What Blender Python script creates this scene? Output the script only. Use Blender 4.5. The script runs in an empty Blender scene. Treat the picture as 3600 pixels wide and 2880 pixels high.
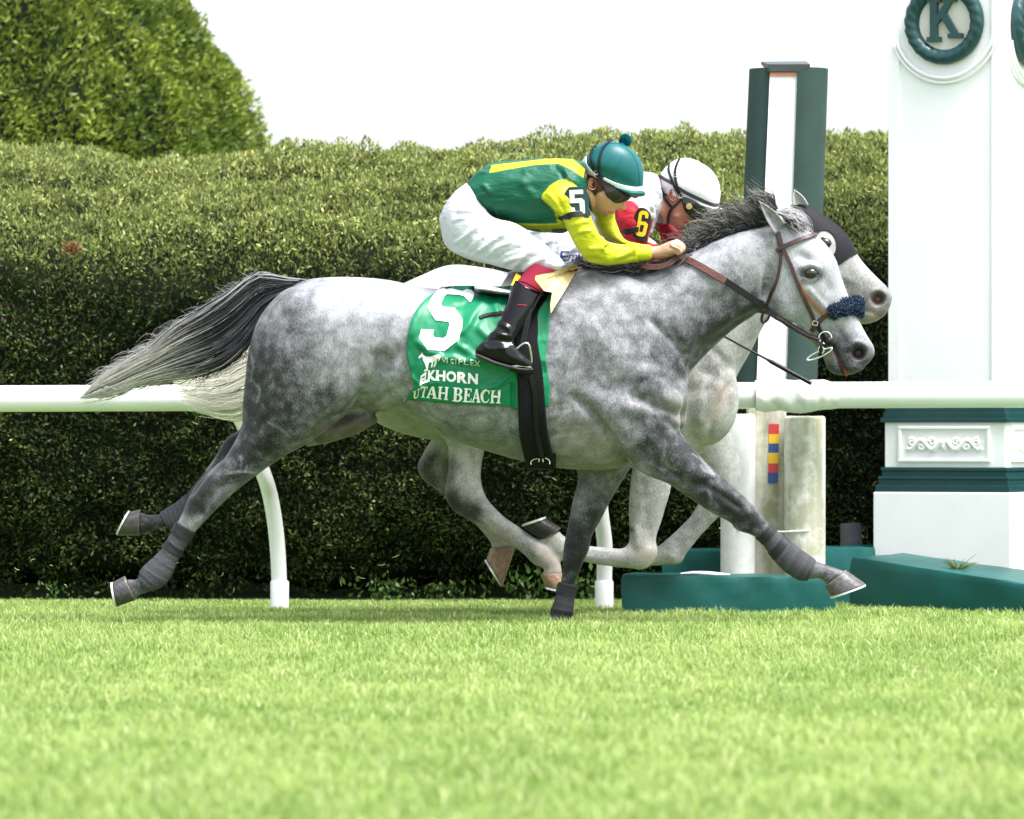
import bpy, bmesh, math, random
import numpy as np
from mathutils import Vector, Matrix, noise
from mathutils.bvhtree import BVHTree
from mathutils.geometry import delaunay_2d_cdt

random.seed(7)
RNG = np.random.default_rng(7)
SC = bpy.context.scene
COL = SC.collection
R = math.radians

# ------------------------------------------------------------------ camera
CAM_D, CAM_H, FPX, HORZ = 20.0, 0.75, 18000.0, 1523.0
cam = bpy.data.cameras.new('camera')
cam_o = bpy.data.objects.new('camera', cam)
COL.objects.link(cam_o)
cam_o.location = (0, -CAM_D, CAM_H)
cam_o.rotation_euler = (R(90), 0, 0)
cam.sensor_width = 36.0
cam.sensor_fit = 'HORIZONTAL'
cam.lens = FPX / 3600.0 * 36.0
cam.shift_y = (HORZ - 1440.0) / 3600.0
cam.clip_end = 3000.0
cam.dof.use_dof = True
cam.dof.focus_distance = CAM_D - 0.1
cam.dof.aperture_fstop = 5.0
SC.camera = cam_o

# ------------------------------------------------------------------ sky, sun, exposure
SUN_EL, SUN_AZ = 66.0, 126.0          # azimuth clockwise from +Y
world = bpy.data.worlds.new('World')
SC.world = world
world.use_nodes = True
wn = world.node_tree
wn.nodes.clear()
w_out = wn.nodes.new('ShaderNodeOutputWorld')
w_bg = wn.nodes.new('ShaderNodeBackground')
w_sky = wn.nodes.new('ShaderNodeTexSky')
w_sky.sky_type = 'NISHITA'
w_sky.sun_disc = False
w_sky.sun_elevation = R(SUN_EL)
w_sky.sun_rotation = R(SUN_AZ)
w_sky.air_density = 1.0
w_sky.dust_density = 3.0
w_sky.ozone_density = 1.0
w_hs = wn.nodes.new('ShaderNodeHueSaturation')
w_hs.inputs['Saturation'].default_value = 0.36      # an overcast, white sky
w_bg.inputs['Strength'].default_value = 0.085
wn.links.new(w_sky.outputs[0], w_hs.inputs['Color'])
wn.links.new(w_hs.outputs[0], w_bg.inputs['Color'])
wn.links.new(w_bg.outputs[0], w_out.inputs[0])
sun = bpy.data.lights.new('sun', 'SUN')
sun.energy = 1.5
sun.angle = R(25)
sun.color = (1.0, 0.955, 0.965)
sun_o = bpy.data.objects.new('sun', sun)
COL.objects.link(sun_o)
_az, _el = R(SUN_AZ), R(SUN_EL)
_sd = Vector((math.sin(_az) * math.cos(_el), math.cos(_az) * math.cos(_el), math.sin(_el)))
sun_o.rotation_euler = (-_sd).to_track_quat('-Z', 'Y').to_euler()
sun_o.location = _sd * 40
SC.view_settings.view_transform = 'Standard'
SC.view_settings.look = 'None'
SC.view_settings.gamma = 1.0
SC.view_settings.use_curve_mapping = False
SC.view_settings.exposure = 2.25

# ------------------------------------------------------------------ coordinates measured on the photograph
def P(sx, sy, Y=0.0):
    k = (CAM_D + Y) / FPX
    return np.array(((sx - 1800.0) * k, Y, CAM_H + (HORZ - sy) * k))

def to_px(v):
    k = FPX / (CAM_D + v[:, 1])
    return np.stack((1800.0 + v[:, 0] * k, HORZ - (v[:, 2] - CAM_H) * k), 1)

def crop(ox, oy, s):
    def f(*pts):
        if len(pts) == 2 and not hasattr(pts[0], '__len__'):
            return (ox + pts[0] / s, oy + pts[1] / s)
        return [(ox + x / s, oy + y / s) for x, y in pts]
    return f
cA = crop(1400, 400, 1.65846)
cB = crop(2300, 640, 2.39556)
cC = crop(300, 900, 1.79667)
cD = crop(1300, 1500, 1.54)
cE = crop(2500, 0, 1.7255)
cF = crop(2400, 1250, 1.79667)
cG = crop(300, 1500, 2.39583)
cH = crop(2000, 440, 3.59333)
cI = crop(1420, 960, 3.59333)
cJ = crop(2050, 740, 3.59333)
cK = crop(1900, 1100, 2.695)
cM = crop(1600, 560, 3.59333)
cd = crop(0, 0, 0.598889)
cS = crop(0, 0, 1.0)

# ------------------------------------------------------------------ objects
def link(o, parent=None):
    COL.objects.link(o)
    if parent is not None:
        o.parent = parent
        o.matrix_parent_inverse = parent_inv.get(parent.name, Matrix.Identity(4))
    return o
parent_inv = {}

def tag(o, label=None, cat=None, group=None, kind=None):
    if label: o['label'] = label
    if cat: o['category'] = cat
    if group: o['group'] = group
    if kind: o['kind'] = kind
    return o

def thing(name, loc, label, cat, group=None, rotz=0.0, local=False):
    o = bpy.data.objects.new(name, None)
    o.empty_display_size = 0.1
    COL.objects.link(o)
    o.location = loc
    o.rotation_euler = (0, 0, rotz)
    if not local:
        m = Matrix.Translation(Vector(loc)) @ Matrix.Rotation(rotz, 4, 'Z')
        parent_inv[o.name] = m.inverted()
    return tag(o, label, cat, group)

def mesh_np(name, v, faces, mat=None, smooth=True, attrs=None):
    """faces: list of lists, or an (n,3)/(n,4) int array"""
    v = np.asarray(v, dtype=np.float32).reshape(-1, 3)
    m = bpy.data.meshes.new(name)
    if isinstance(faces, np.ndarray):
        n, k = faces.shape
        m.vertices.add(len(v)); m.vertices.foreach_set('co', v.ravel())
        m.loops.add(n * k); m.loops.foreach_set('vertex_index', faces.astype(np.int32).ravel())
        m.polygons.add(n)
        m.polygons.foreach_set('loop_start', np.arange(0, n * k, k, dtype=np.int32))
        m.polygons.foreach_set('loop_total', np.full(n, k, dtype=np.int32))
        m.update(calc_edges=True)
    else:
        m.from_pydata(v.tolist(), [], [list(map(int, f)) for f in faces])
        m.update()
    m.polygons.foreach_set('use_smooth', np.full(len(m.polygons), bool(smooth)))
    if smooth and not isinstance(faces, np.ndarray): m.set_sharp_from_angle(angle=R(52))
    if attrs:
        for an, arr in attrs.items():
            arr = np.asarray(arr, dtype=np.float32)
            if arr.ndim == 1:
                a = m.attributes.new(an, 'FLOAT', 'POINT'); a.data.foreach_set('value', arr)
            else:
                if arr.shape[1] == 3:
                    arr = np.concatenate((arr, np.ones((len(arr), 1), np.float32)), 1)
                a = m.attributes.new(an, 'FLOAT_COLOR', 'POINT'); a.data.foreach_set('color', arr.ravel())
    if mat is not None:
        m.materials.append(mat)
    return m

def obj(name, v, f, mat, parent=None, smooth=True, attrs=None):
    o = bpy.data.objects.new(name, mesh_np(name, v, f, mat, smooth, attrs))
    return link(o, parent)

class MB:
    """collects pieces of one mesh"""
    def __init__(self): self.v = []; self.f = []; self.n = 0
    def add(self, v, f):
        v = np.asarray(v, float).reshape(-1, 3)
        self.v.append(v); self.f += [[i + self.n for i in q] for q in f]; self.n += len(v)
        return self
    def box(self, x0, x1, y0, y1, z0, z1, bev=0.0):
        if bev <= 0:
            v = [(x, y, z) for z in (z0, z1) for y in (y0, y1) for x in (x0, x1)]
            return self.add(v, [(0, 2, 3, 1), (4, 5, 7, 6), (0, 1, 5, 4), (2, 6, 7, 3), (0, 4, 6, 2), (1, 3, 7, 5)])
        bm = bmesh.new()
        bmesh.ops.create_cube(bm, size=1.0)
        for q in bm.verts:
            q.co = Vector((x0 + (q.co.x + .5) * (x1 - x0), y0 + (q.co.y + .5) * (y1 - y0), z0 + (q.co.z + .5) * (z1 - z0)))
        bmesh.ops.bevel(bm, geom=list(bm.edges), offset=bev, segments=2, affect='EDGES', profile=0.6)
        bm.verts.index_update()
        v = [tuple(q.co) for q in bm.verts]; f = [[q.index for q in p.verts] for p in bm.faces]
        bm.free()
        return self.add(v, f)
    def data(self): return np.concatenate(self.v), self.f
    def build(self, name, mat, parent=None, smooth=False, attrs=None):
        v, f = self.data(); return obj(name, v, f, mat, parent, smooth, attrs)

# ------------------------------------------------------------------ curves and tubes
def catmull(pts, sub):
    p = np.asarray(pts, float)
    if len(p) < 3 or sub <= 1:
        if sub <= 1: return p
        t = np.linspace(0, 1, sub + 1)[:, None]
        return p[0] * (1 - t) + p[1] * t
    q = np.vstack((2 * p[0] - p[1], p, 2 * p[-1] - p[-2]))
    out = []
    for i in range(len(p) - 1):
        a, b, c, d = q[i], q[i + 1], q[i + 2], q[i + 3]
        for t in np.arange(sub) / sub:
            out.append(0.5 * ((2 * b) + (c - a) * t + (2 * a - 5 * b + 4 * c - d) * t * t + (3 * b - a - 3 * c + d) * t ** 3))
    out.append(p[-1])
    return np.array(out)

def resample(pts, n):
    p = np.asarray(pts, float)
    s = np.concatenate(([0], np.cumsum(np.linalg.norm(np.diff(p, axis=0), axis=1))))
    t = np.linspace(0, s[-1], n)
    return np.stack([np.interp(t, s, p[:, k]) for k in range(p.shape[1])], 1)

def tube(pts, rad, n=8, cap=True, ref=(0, 1, 0), flat=1.0):
    p = np.asarray(pts, float)
    r = np.full(len(p), rad, float) if np.isscalar(rad) else np.asarray(rad, float)
    t = np.gradient(p, axis=0); t /= np.linalg.norm(t, axis=1)[:, None] + 1e-9
    u = np.cross(t, np.asarray(ref, float)); l = np.linalg.norm(u, axis=1)
    u[l < 1e-3] = np.cross(t[l < 1e-3], (0.3, 0.1, 1.0)); u /= np.linalg.norm(u, axis=1)[:, None] + 1e-9
    w = np.cross(t, u)
    a = np.arange(n) / n * 2 * math.pi
    v = (p[:, None] + r[:, None, None] * (np.cos(a)[None, :, None] * u[:, None] * flat + np.sin(a)[None, :, None] * w[:, None])).reshape(-1, 3)
    f = []
    for i in range(len(p) - 1):
        for j in range(n):
            f.append((i * n + j, i * n + (j + 1) % n, (i + 1) * n + (j + 1) % n, (i + 1) * n + j))
    if cap:
        f.append(tuple(range(n))); f.append(tuple((len(p) - 1) * n + j for j in reversed(range(n))))
    return v, f

def loft(st, Y0=0.0, n=26, ex=2.15, sub=5, cap=True, grow=0.0):
    """st: (p1, p2, yc, hw): ellipse sections whose one axis joins two measured points, the other axis runs in depth"""
    a = np.array([(s[0][0], s[0][1], s[1][0], s[1][1], s[2], s[3]) for s in st], float)
    a = catmull(a, sub)
    th = np.arange(n) / n * 2 * math.pi
    cs = np.sign(np.cos(th)) * np.abs(np.cos(th)) ** (2 / ex)
    sn = np.sign(np.sin(th)) * np.abs(np.sin(th)) ** (2 / ex)
    V = []
    for r in a:
        p1, p2 = P(r[0], r[1], Y0 + r[4]), P(r[2], r[3], Y0 + r[4])
        c, ax = (p1 + p2) / 2, (p1 - p2) / 2
        la = np.linalg.norm(ax) + 1e-9
        ax = ax * (la + grow) / la
        V.append(c + cs[:, None] * ax + sn[:, None] * np.array((0, max(r[5], .003) + grow, 0)))
    m = len(V)
    V = np.concatenate(V)
    f = [(i * n + j, i * n + (j + 1) % n, (i + 1) * n + (j + 1) % n, (i + 1) * n + j) for i in range(m - 1) for j in range(n)]
    if cap:
        f.append(tuple(reversed(range(n)))); f.append(tuple((m - 1) * n + j for j in range(n)))
    return V, f

def ellipsoid(c, r, n=16, m=10, rot=None):
    v = []; f = []
    for i in range(m + 1):
        ph = math.pi * i / m
        for j in range(n):
            th = 2 * math.pi * j / n
            v.append((math.sin(ph) * math.cos(th) * r[0], math.sin(ph) * math.sin(th) * r[1], math.cos(ph) * r[2]))
    for i in range(m):
        for j in range(n):
            f.append((i * n + j, i * n + (j + 1) % n, (i + 1) * n + (j + 1) % n, (i + 1) * n + j))
    v = np.array(v)
    if rot is not None: v = v @ np.array(rot.to_matrix() if hasattr(rot, 'to_matrix') else rot).T
    return v + np.asarray(c), f

# ------------------------------------------------------------------ fusing lofts into one continuous skin
def fuse(parts, voxel=0.007, smooth=6, keep=0.0):
    mb = MB()
    for v, f in parts: mb.add(v, f)
    v, f = mb.data()
    me = bpy.data.meshes.new('tmp'); me.from_pydata(v.tolist(), [], f); me.update()
    bm = bmesh.new(); bm.from_mesh(me)
    bmesh.ops.recalc_face_normals(bm, faces=bm.faces); bm.to_mesh(me); bm.free()
    o = bpy.data.objects.new('tmp', me); COL.objects.link(o)
    md = o.modifiers.new('r', 'REMESH'); md.mode = 'VOXEL'; md.voxel_size = voxel; md.adaptivity = 0.0
    dg = bpy.context.evaluated_depsgraph_get()
    ev = bpy.data.meshes.new_from_object(o.evaluated_get(dg))
    nv = len(ev.vertices)
    co = np.empty(nv * 3, np.float32); ev.vertices.foreach_get('co', co); co = co.reshape(-1, 3).astype(float)
    fc = [tuple(p.vertices) for p in ev.polygons]
    q4 = np.array([p if len(p) == 4 else (p[0], p[1], p[2], p[2]) for p in fc], dtype=np.int64)
    tri = any(len(p) == 3 for p in fc)
    bpy.data.objects.remove(o); bpy.data.meshes.remove(me); bpy.data.meshes.remove(ev)
    g = Skin(co, q4 if not tri else q4[[len(p) == 4 for p in fc]])
    g.smooth(smooth, keep)
    return g

class Skin:
    def __init__(self, v, q):
        self.v = v; self.q = q
        e = np.concatenate((q[:, [0, 1]], q[:, [1, 2]], q[:, [2, 3]], q[:, [3, 0]]))
        e.sort(axis=1); self.e = np.unique(e, axis=0)
        self.deg = np.bincount(self.e.ravel(), minlength=len(v)).astype(float) + 1e-9
    def lap(self, x):
        s = np.zeros_like(x)
        for k in range(x.shape[1]):
            s[:, k] = np.bincount(self.e[:, 0], x[self.e[:, 1], k], len(x)) + np.bincount(self.e[:, 1], x[self.e[:, 0], k], len(x))
        return s / self.deg[:, None]
    def smooth(self, it, keep=0.0):
        for _ in range(it):
            self.v += 0.6 * (self.lap(self.v) - self.v)
            if keep: self.v -= keep * (self.lap(self.v) - self.v)
    def normals(self):
        a = self.v[self.q[:, 2]] - self.v[self.q[:, 0]]; b = self.v[self.q[:, 3]] - self.v[self.q[:, 1]]
        fn = np.cross(a, b); n = np.zeros_like(self.v)
        for k in range(4):
            for c in range(3):
                n[:, c] += np.bincount(self.q[:, k], fn[:, c], len(self.v))
        return n / (np.linalg.norm(n, axis=1)[:, None] + 1e-12)
    def px(self): return to_px(self.v)
    def bvh(self): return BVHTree.FromPolygons(self.v.tolist(), self.q.tolist())
    def carve(self, strokes, side=-1, amount=1.0):
        """strokes: (polyline px, width px, depth m): relief along the normal, on the side that faces the track"""
        n = self.normals(); px = self.px(); d = np.zeros(len(self.v))
        m = np.clip((side * n[:, 1] + 0.15) / 0.5, 0, 1)
        for line, w, dep in strokes:
            dd = seg_dist(px, line)
            d += dep * np.exp(-(dd / w) ** 2)
        self.v += n * (d * m * amount)[:, None]
    def build(self, name, mat, parent=None, attrs=None):
        return obj(name, self.v, self.q, mat, parent, True, attrs)

def seg_dist(px, line):
    line = np.asarray(line, float)
    if line.ndim == 1: line = line[None]
    if len(line) == 1: return np.linalg.norm(px - line[0], axis=1)
    best = np.full(len(px), 1e9)
    for a, b in zip(line[:-1], line[1:]):
        ab = b - a; t = np.clip(((px - a) @ ab) / (ab @ ab + 1e-9), 0, 1)
        best = np.minimum(best, np.linalg.norm(px - (a + t[:, None] * ab), axis=1))
    return best

def in_poly(px, poly):
    poly = np.asarray(poly, float); ins = np.zeros(len(px), bool)
    j = len(poly) - 1
    for i in range(len(poly)):
        xi, yi = poly[i]; xj, yj = poly[j]
        c = ((yi > px[:, 1]) != (yj > px[:, 1])) & (px[:, 0] < (xj - xi) * (px[:, 1] - yi) / (yj - yi + 1e-12) + xi)
        ins ^= c; j = i
    return ins

def poly_sd(px, poly):
    """signed distance in px, negative inside"""
    poly = np.asarray(poly, float)
    d = seg_dist(px, np.vstack((poly, poly[:1])))
    return np.where(in_poly(px, poly), -d, d)

# ------------------------------------------------------------------ laying things on a skin
CAMV = Vector((0, -CAM_D, CAM_H))
def hit(bvh, p, default=None):
    q = Vector(P(p[0], p[1], 0.0)); dr = (q - CAMV).normalized()
    loc, nor, idx, dist = bvh.ray_cast(CAMV, dr)
    if loc is None: return None, None
    if nor.dot(dr) > 0: nor = -nor
    return np.array(loc), np.array(nor)

def drape(bvh, pts, off=0.0, fallY=-0.1):
    L = []; N = []
    last = fallY
    for p in pts:
        l, n = hit(bvh, p)
        if l is None: l = P(p[0], p[1], last); n = np.array((0, -1.0, 0))
        last = l[1]
        L.append(l + n * off); N.append(n)
    return np.array(L), np.array(N)

def strap_mesh(L, N, w, th):
    L = np.asarray(L, float); N = np.asarray(N, float)
    t = np.gradient(L, axis=0); t /= np.linalg.norm(t, axis=1)[:, None] + 1e-9
    s = np.cross(N, t); s /= np.linalg.norm(s, axis=1)[:, None] + 1e-9
    n = np.cross(t, s)
    w = np.broadcast_to(np.asarray(w, float), (len(L),))[:, None] / 2
    rings = np.stack((L + s * w, L + s * w * .9 + n * th, L - s * w * .9 + n * th, L - s * w), 1)
    v = rings.reshape(-1, 3); f = []
    for i in range(len(L) - 1):
        for j in range(4):
            f.append((i * 4 + j, i * 4 + (j + 1) % 4, i * 4 + 4 + (j + 1) % 4, i * 4 + 4 + j))
    f.append((0, 1, 2, 3)); k = (len(L) - 1) * 4; f.append((k + 3, k + 2, k + 1, k))
    return v, f

def strap_on(bvh, pts, w, th=0.004, off=0.003, n=24, fallY=-0.1, sm=2):
    q = resample(catmull(pts, 6), n)
    L, N = drape(bvh, q, off, fallY)
    for _ in range(sm):
        L[1:-1] = L[1:-1] * .5 + (L[:-2] + L[2:]) * .25
        N[1:-1] = N[1:-1] * .5 + (N[:-2] + N[2:]) * .25
    N /= np.linalg.norm(N, axis=1)[:, None]
    return strap_mesh(L, N, w, th)

def strap_free(pts3, w, th=0.004, n=24, nor=(0, -1, 0)):
    q = resample(catmull(pts3, 6), n)
    N = np.tile(np.asarray(nor, float), (n, 1))
    return strap_mesh(q, N, w, th)

def flat_poly(polys, step=6.0):
    """2D polygons (outer rings and holes) -> fine triangles"""
    V = []; E = []; F = []
    for pl in polys:
        pl = np.asarray(pl, float); k = len(V); out = []
        for a, b in zip(pl, np.roll(pl, -1, axis=0)):
            m = max(1, int(np.linalg.norm(b - a) / step))
            for t in np.arange(m) / m: out.append(a + (b - a) * t)
        V += [tuple(x) for x in out]; n = len(out)
        F.append([k + i for i in range(n)])
    allp = np.concatenate([np.asarray(p, float) for p in polys])
    lo, hi = allp.min(0), allp.max(0)
    g = np.stack(np.meshgrid(np.arange(lo[0], hi[0], step), np.arange(lo[1], hi[1], step)), -1).reshape(-1, 2)
    if len(g):
        keep = np.zeros(len(g), bool)
        for p in polys: keep ^= in_poly(g, p)
        d = np.full(len(g), 1e9)
        for p in polys: d = np.minimum(d, np.abs(poly_sd(g, p)))
        V += [tuple(x) for x in g[keep & (d > step * .4)]]
    r = delaunay_2d_cdt([Vector(p) for p in V], [], F, 1, 1e-4)
    v2 = np.array([tuple(p) for p in r[0]]); f2 = [list(t) for t in r[2]]
    cen = np.array([v2[t].mean(0) for t in f2]); ins = np.zeros(len(cen), bool)
    for p in polys: ins ^= in_poly(cen, p)
    return v2, [t for t, k in zip(f2, ins) if k]

def decal(bvh, polys, off=0.004, step=6.0, fallY=-0.3):
    """a thin layer laid on a skin"""
    v2, f2 = flat_poly(polys, step)
    L, N = drape(bvh, v2, off, fallY)
    return L, f2

def shell_poly(polys, Y, th, step=20.0):
    """flat plate with thickness facing the track"""
    v2, f2 = flat_poly(polys, step)
    n = len(v2)
    a = np.array([P(p[0], p[1], Y) for p in v2]); b = a + np.array((0, th, 0))
    cnt = {}
    for t in f2:
        for i, j in zip(t, t[1:] + t[:1]): cnt[(i, j)] = 1
    f = [list(t) for t in f2] + [[i + n for i in reversed(t)] for t in f2]
    for (i, j) in cnt:
        if (j, i) not in cnt: f.append([j, i, i + n, j + n])
    return np.vstack((a, b)), f

# ------------------------------------------------------------------ materials
def new_mat(name):
    m = bpy.data.materials.new(name); m.use_nodes = True
    nt = m.node_tree; nt.nodes.clear()
    o = nt.nodes.new('ShaderNodeOutputMaterial'); b = nt.nodes.new('ShaderNodeBsdfPrincipled')
    nt.links.new(b.outputs[0], o.inputs[0])
    return m, nt, b

def nd(nt, typ, **kw):
    n = nt.nodes.new(typ)
    for k, v in kw.items():
        if k in n.inputs.keys(): n.inputs[k].default_value = v
        else: setattr(n, k, v)
    return n

def ramp(nt, src, stops):
    r = nt.nodes.new('ShaderNodeValToRGB')
    el = r.color_ramp.elements
    while len(el) < len(stops): el.new(0.5)
    for e, (p, c) in zip(el, stops):
        e.position = p; e.color = (c[0], c[1], c[2], 1) if hasattr(c, '__len__') else (c, c, c, 1)
    nt.links.new(src, r.inputs[0])
    return r.outputs[0]

def simple(name, col, rough=0.6, spec=0.3, var=0.12, scale=12.0, bump=0.0, bscale=80.0, metal=0.0, coat=0.0, sheen=0.0, trans=0.0, stretch=None):
    m, nt, b = new_mat(name)
    tc = nd(nt, 'ShaderNodeTexCoord')
    vec = tc.outputs['Object']
    if stretch:
        mp = nd(nt, 'ShaderNodeMapping'); mp.inputs['Scale'].default_value = stretch
        nt.links.new(vec, mp.inputs[0]); vec = mp.outputs[0]
    n = nd(nt, 'ShaderNodeTexNoise', Scale=scale, Detail=5.0, Roughness=0.6)
    nt.links.new(vec, n.inputs['Vector'])
    c0 = tuple(max(0, c * (1 - var)) for c in col); c1 = tuple(min(1, c * (1 + var)) for c in col)
    nt.links.new(ramp(nt, n.outputs['Fac'], [(0.3, c0), (0.7, c1)]), b.inputs['Base Color'])
    b.inputs['Roughness'].default_value = rough
    b.inputs['Specular IOR Level'].default_value = spec
    b.inputs['Metallic'].default_value = metal
    if coat: b.inputs['Coat Weight'].default_value = coat; b.inputs['Coat Roughness'].default_value = 0.08
    if sheen: b.inputs['Sheen Weight'].default_value = sheen
    if bump:
        n2 = nd(nt, 'ShaderNodeTexNoise', Scale=bscale, Detail=4.0)
        nt.links.new(vec, n2.inputs['Vector'])
        bp = nd(nt, 'ShaderNodeBump', Strength=bump, Distance=0.01)
        nt.links.new(n2.outputs['Fac'], bp.inputs['Height']); nt.links.new(bp.outputs[0], b.inputs['Normal'])
    return m

def attr_mat(name, attr='col', rough=0.5, spec=0.3, var=0.0, scale=200.0, bump=0.0, bscale=60.0, sheen=0.0, trans=0.0, stretch=None, coat=0.0):
    """colour of the thing itself stored per vertex"""
    m, nt, b = new_mat(name)
    a = nd(nt, 'ShaderNodeAttribute', attribute_name=attr)
    src = a.outputs['Color']
    tc = nd(nt, 'ShaderNodeTexCoord'); vec = tc.outputs['Object']
    if stretch:
        mp = nd(nt, 'ShaderNodeMapping'); mp.inputs['Scale'].default_value = stretch
        nt.links.new(vec, mp.inputs[0]); vec = mp.outputs[0]
    if var:
        n = nd(nt, 'ShaderNodeTexNoise', Scale=scale, Detail=4.0)
        nt.links.new(vec, n.inputs['Vector'])
        mx = nd(nt, 'ShaderNodeMix', data_type='RGBA', blend_type='MULTIPLY'); mx.inputs[0].default_value = 1.0
        nt.links.new(src, mx.inputs[6]); nt.links.new(ramp(nt, n.outputs['Fac'], [(0.3, 1 - var), (0.7, 1.0 + var)]), mx.inputs[7])
        src = mx.outputs[2]
    nt.links.new(src, b.inputs['Base Color'])
    b.inputs['Roughness'].default_value = rough; b.inputs['Specular IOR Level'].default_value = spec
    if sheen: b.inputs['Sheen Weight'].default_value = sheen
    if coat: b.inputs['Coat Weight'].default_value = coat
    if bump:
        n2 = nd(nt, 'ShaderNodeTexNoise', Scale=bscale, Detail=3.0)
        nt.links.new(vec, n2.inputs['Vector'])
        bp = nd(nt, 'ShaderNodeBump', Strength=bump, Distance=0.01)
        nt.links.new(n2.outputs['Fac'], bp.inputs['Height']); nt.links.new(bp.outputs[0], b.inputs['Normal'])
    if trans:
        tr = nd(nt, 'ShaderNodeBsdfTranslucent'); mxs = nd(nt, 'ShaderNodeMixShader'); mxs.inputs[0].default_value = trans
        nt.links.new(src, tr.inputs[0]); nt.links.new(b.outputs[0], mxs.inputs[1]); nt.links.new(tr.outputs[0], mxs.inputs[2])
        out = [n for n in nt.nodes if n.type == 'OUTPUT_MATERIAL'][0]
        nt.links.new(mxs.outputs[0], out.inputs[0])
    return m

# strands of hair or wool: three-sided tapering tubes
def hair_mesh(paths, r0, r1=0.0006, cols=None):
    """paths: (k, m, 3); cols: (k, m, 3)"""
    p = np.asarray(paths, float); k, m, _ = p.shape
    t = np.gradient(p, axis=1); t /= np.linalg.norm(t, axis=2)[..., None] + 1e-9
    u = np.cross(t, np.array((0.2, 1.0, 0.1))); u /= np.linalg.norm(u, axis=2)[..., None] + 1e-9
    w = np.cross(t, u)
    s = np.linspace(0, 1, m)
    rr = np.broadcast_to(np.asarray(r0, float), (k,))[:, None] * (1 - s ** 1.6)[None] + r1
    a = np.array((0, 2.094, 4.189))
    v = p[:, :, None] + rr[:, :, None, None] * (np.cos(a)[None, None, :, None] * u[:, :, None] + np.sin(a)[None, None, :, None] * w[:, :, None])
    v = v.reshape(-1, 3)
    base = (np.arange(k) * m * 3)[:, None, None] + (np.arange(m - 1) * 3)[None, :, None]
    j = np.arange(3); j2 = (j + 1) % 3
    q = np.stack((base + j, base + j2, base + 3 + j2, base + 3 + j), -1).reshape(-1, 4)
    c = None
    if cols is not None: c = np.repeat(np.asarray(cols, float).reshape(-1, 3), 3, axis=0)
    return v, q, c

# ================================================================== SETTING
def vnoise(p, seed=0):
    """value noise on an (n,3) array, -1..1"""
    p = np.asarray(p, float); i = np.floor(p).astype(np.int64); f = p - i; f = f * f * (3 - 2 * f)
    out = np.zeros(len(p))
    for dx in (0, 1):
        for dy in (0, 1):
            for dz in (0, 1):
                h = (i[:, 0] + dx) * 374761393 + (i[:, 1] + dy) * 668265263 + (i[:, 2] + dz) * 2147483647 + seed * 974711
                h = (h ^ (h >> 13)) * 1274126177; h = (h ^ (h >> 16)) & 0xFFFF
                w = (f[:, 0] if dx else 1 - f[:, 0]) * (f[:, 1] if dy else 1 - f[:, 1]) * (f[:, 2] if dz else 1 - f[:, 2])
                out += w * (h / 32767.5 - 1)
    return out
def fbm(p, seed=0, o=3):
    p = np.asarray(p, float); s = 0; a = 1.0
    for k in range(o): s = s + a * vnoise(p * 2 ** k, seed + k); a *= .5
    return s

# ---- ground
def ground_mat():
    m, nt, b = new_mat('turf_soil')
    tc = nd(nt, 'ShaderNodeTexCoord')
    n = nd(nt, 'ShaderNodeTexNoise', Scale=3.0, Detail=8.0, Roughness=0.7)
    nt.links.new(tc.outputs['Object'], n.inputs['Vector'])
    nt.links.new(ramp(nt, n.outputs['Fac'], [(0.3, (.07, .12, .025)), (0.55, (.11, .18, .035)), (0.75, (.15, .21, .05))]), b.inputs['Base Color'])
    b.inputs['Roughness'].default_value = 0.9
    return m
mg = ground_mat()
gv = np.array([(x, y, 0) for y in (-60, -12, 4, 60) for x in (-80, -6, 6, 80)], float)
gf = [(r * 4 + c, r * 4 + c + 1, r * 4 + c + 5, r * 4 + c + 4) for r in range(3) for c in range(3)]
tag(obj('ground', gv, gf, mg, None, False), 'bright green turf course of the racetrack', 'ground', kind='structure')

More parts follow.
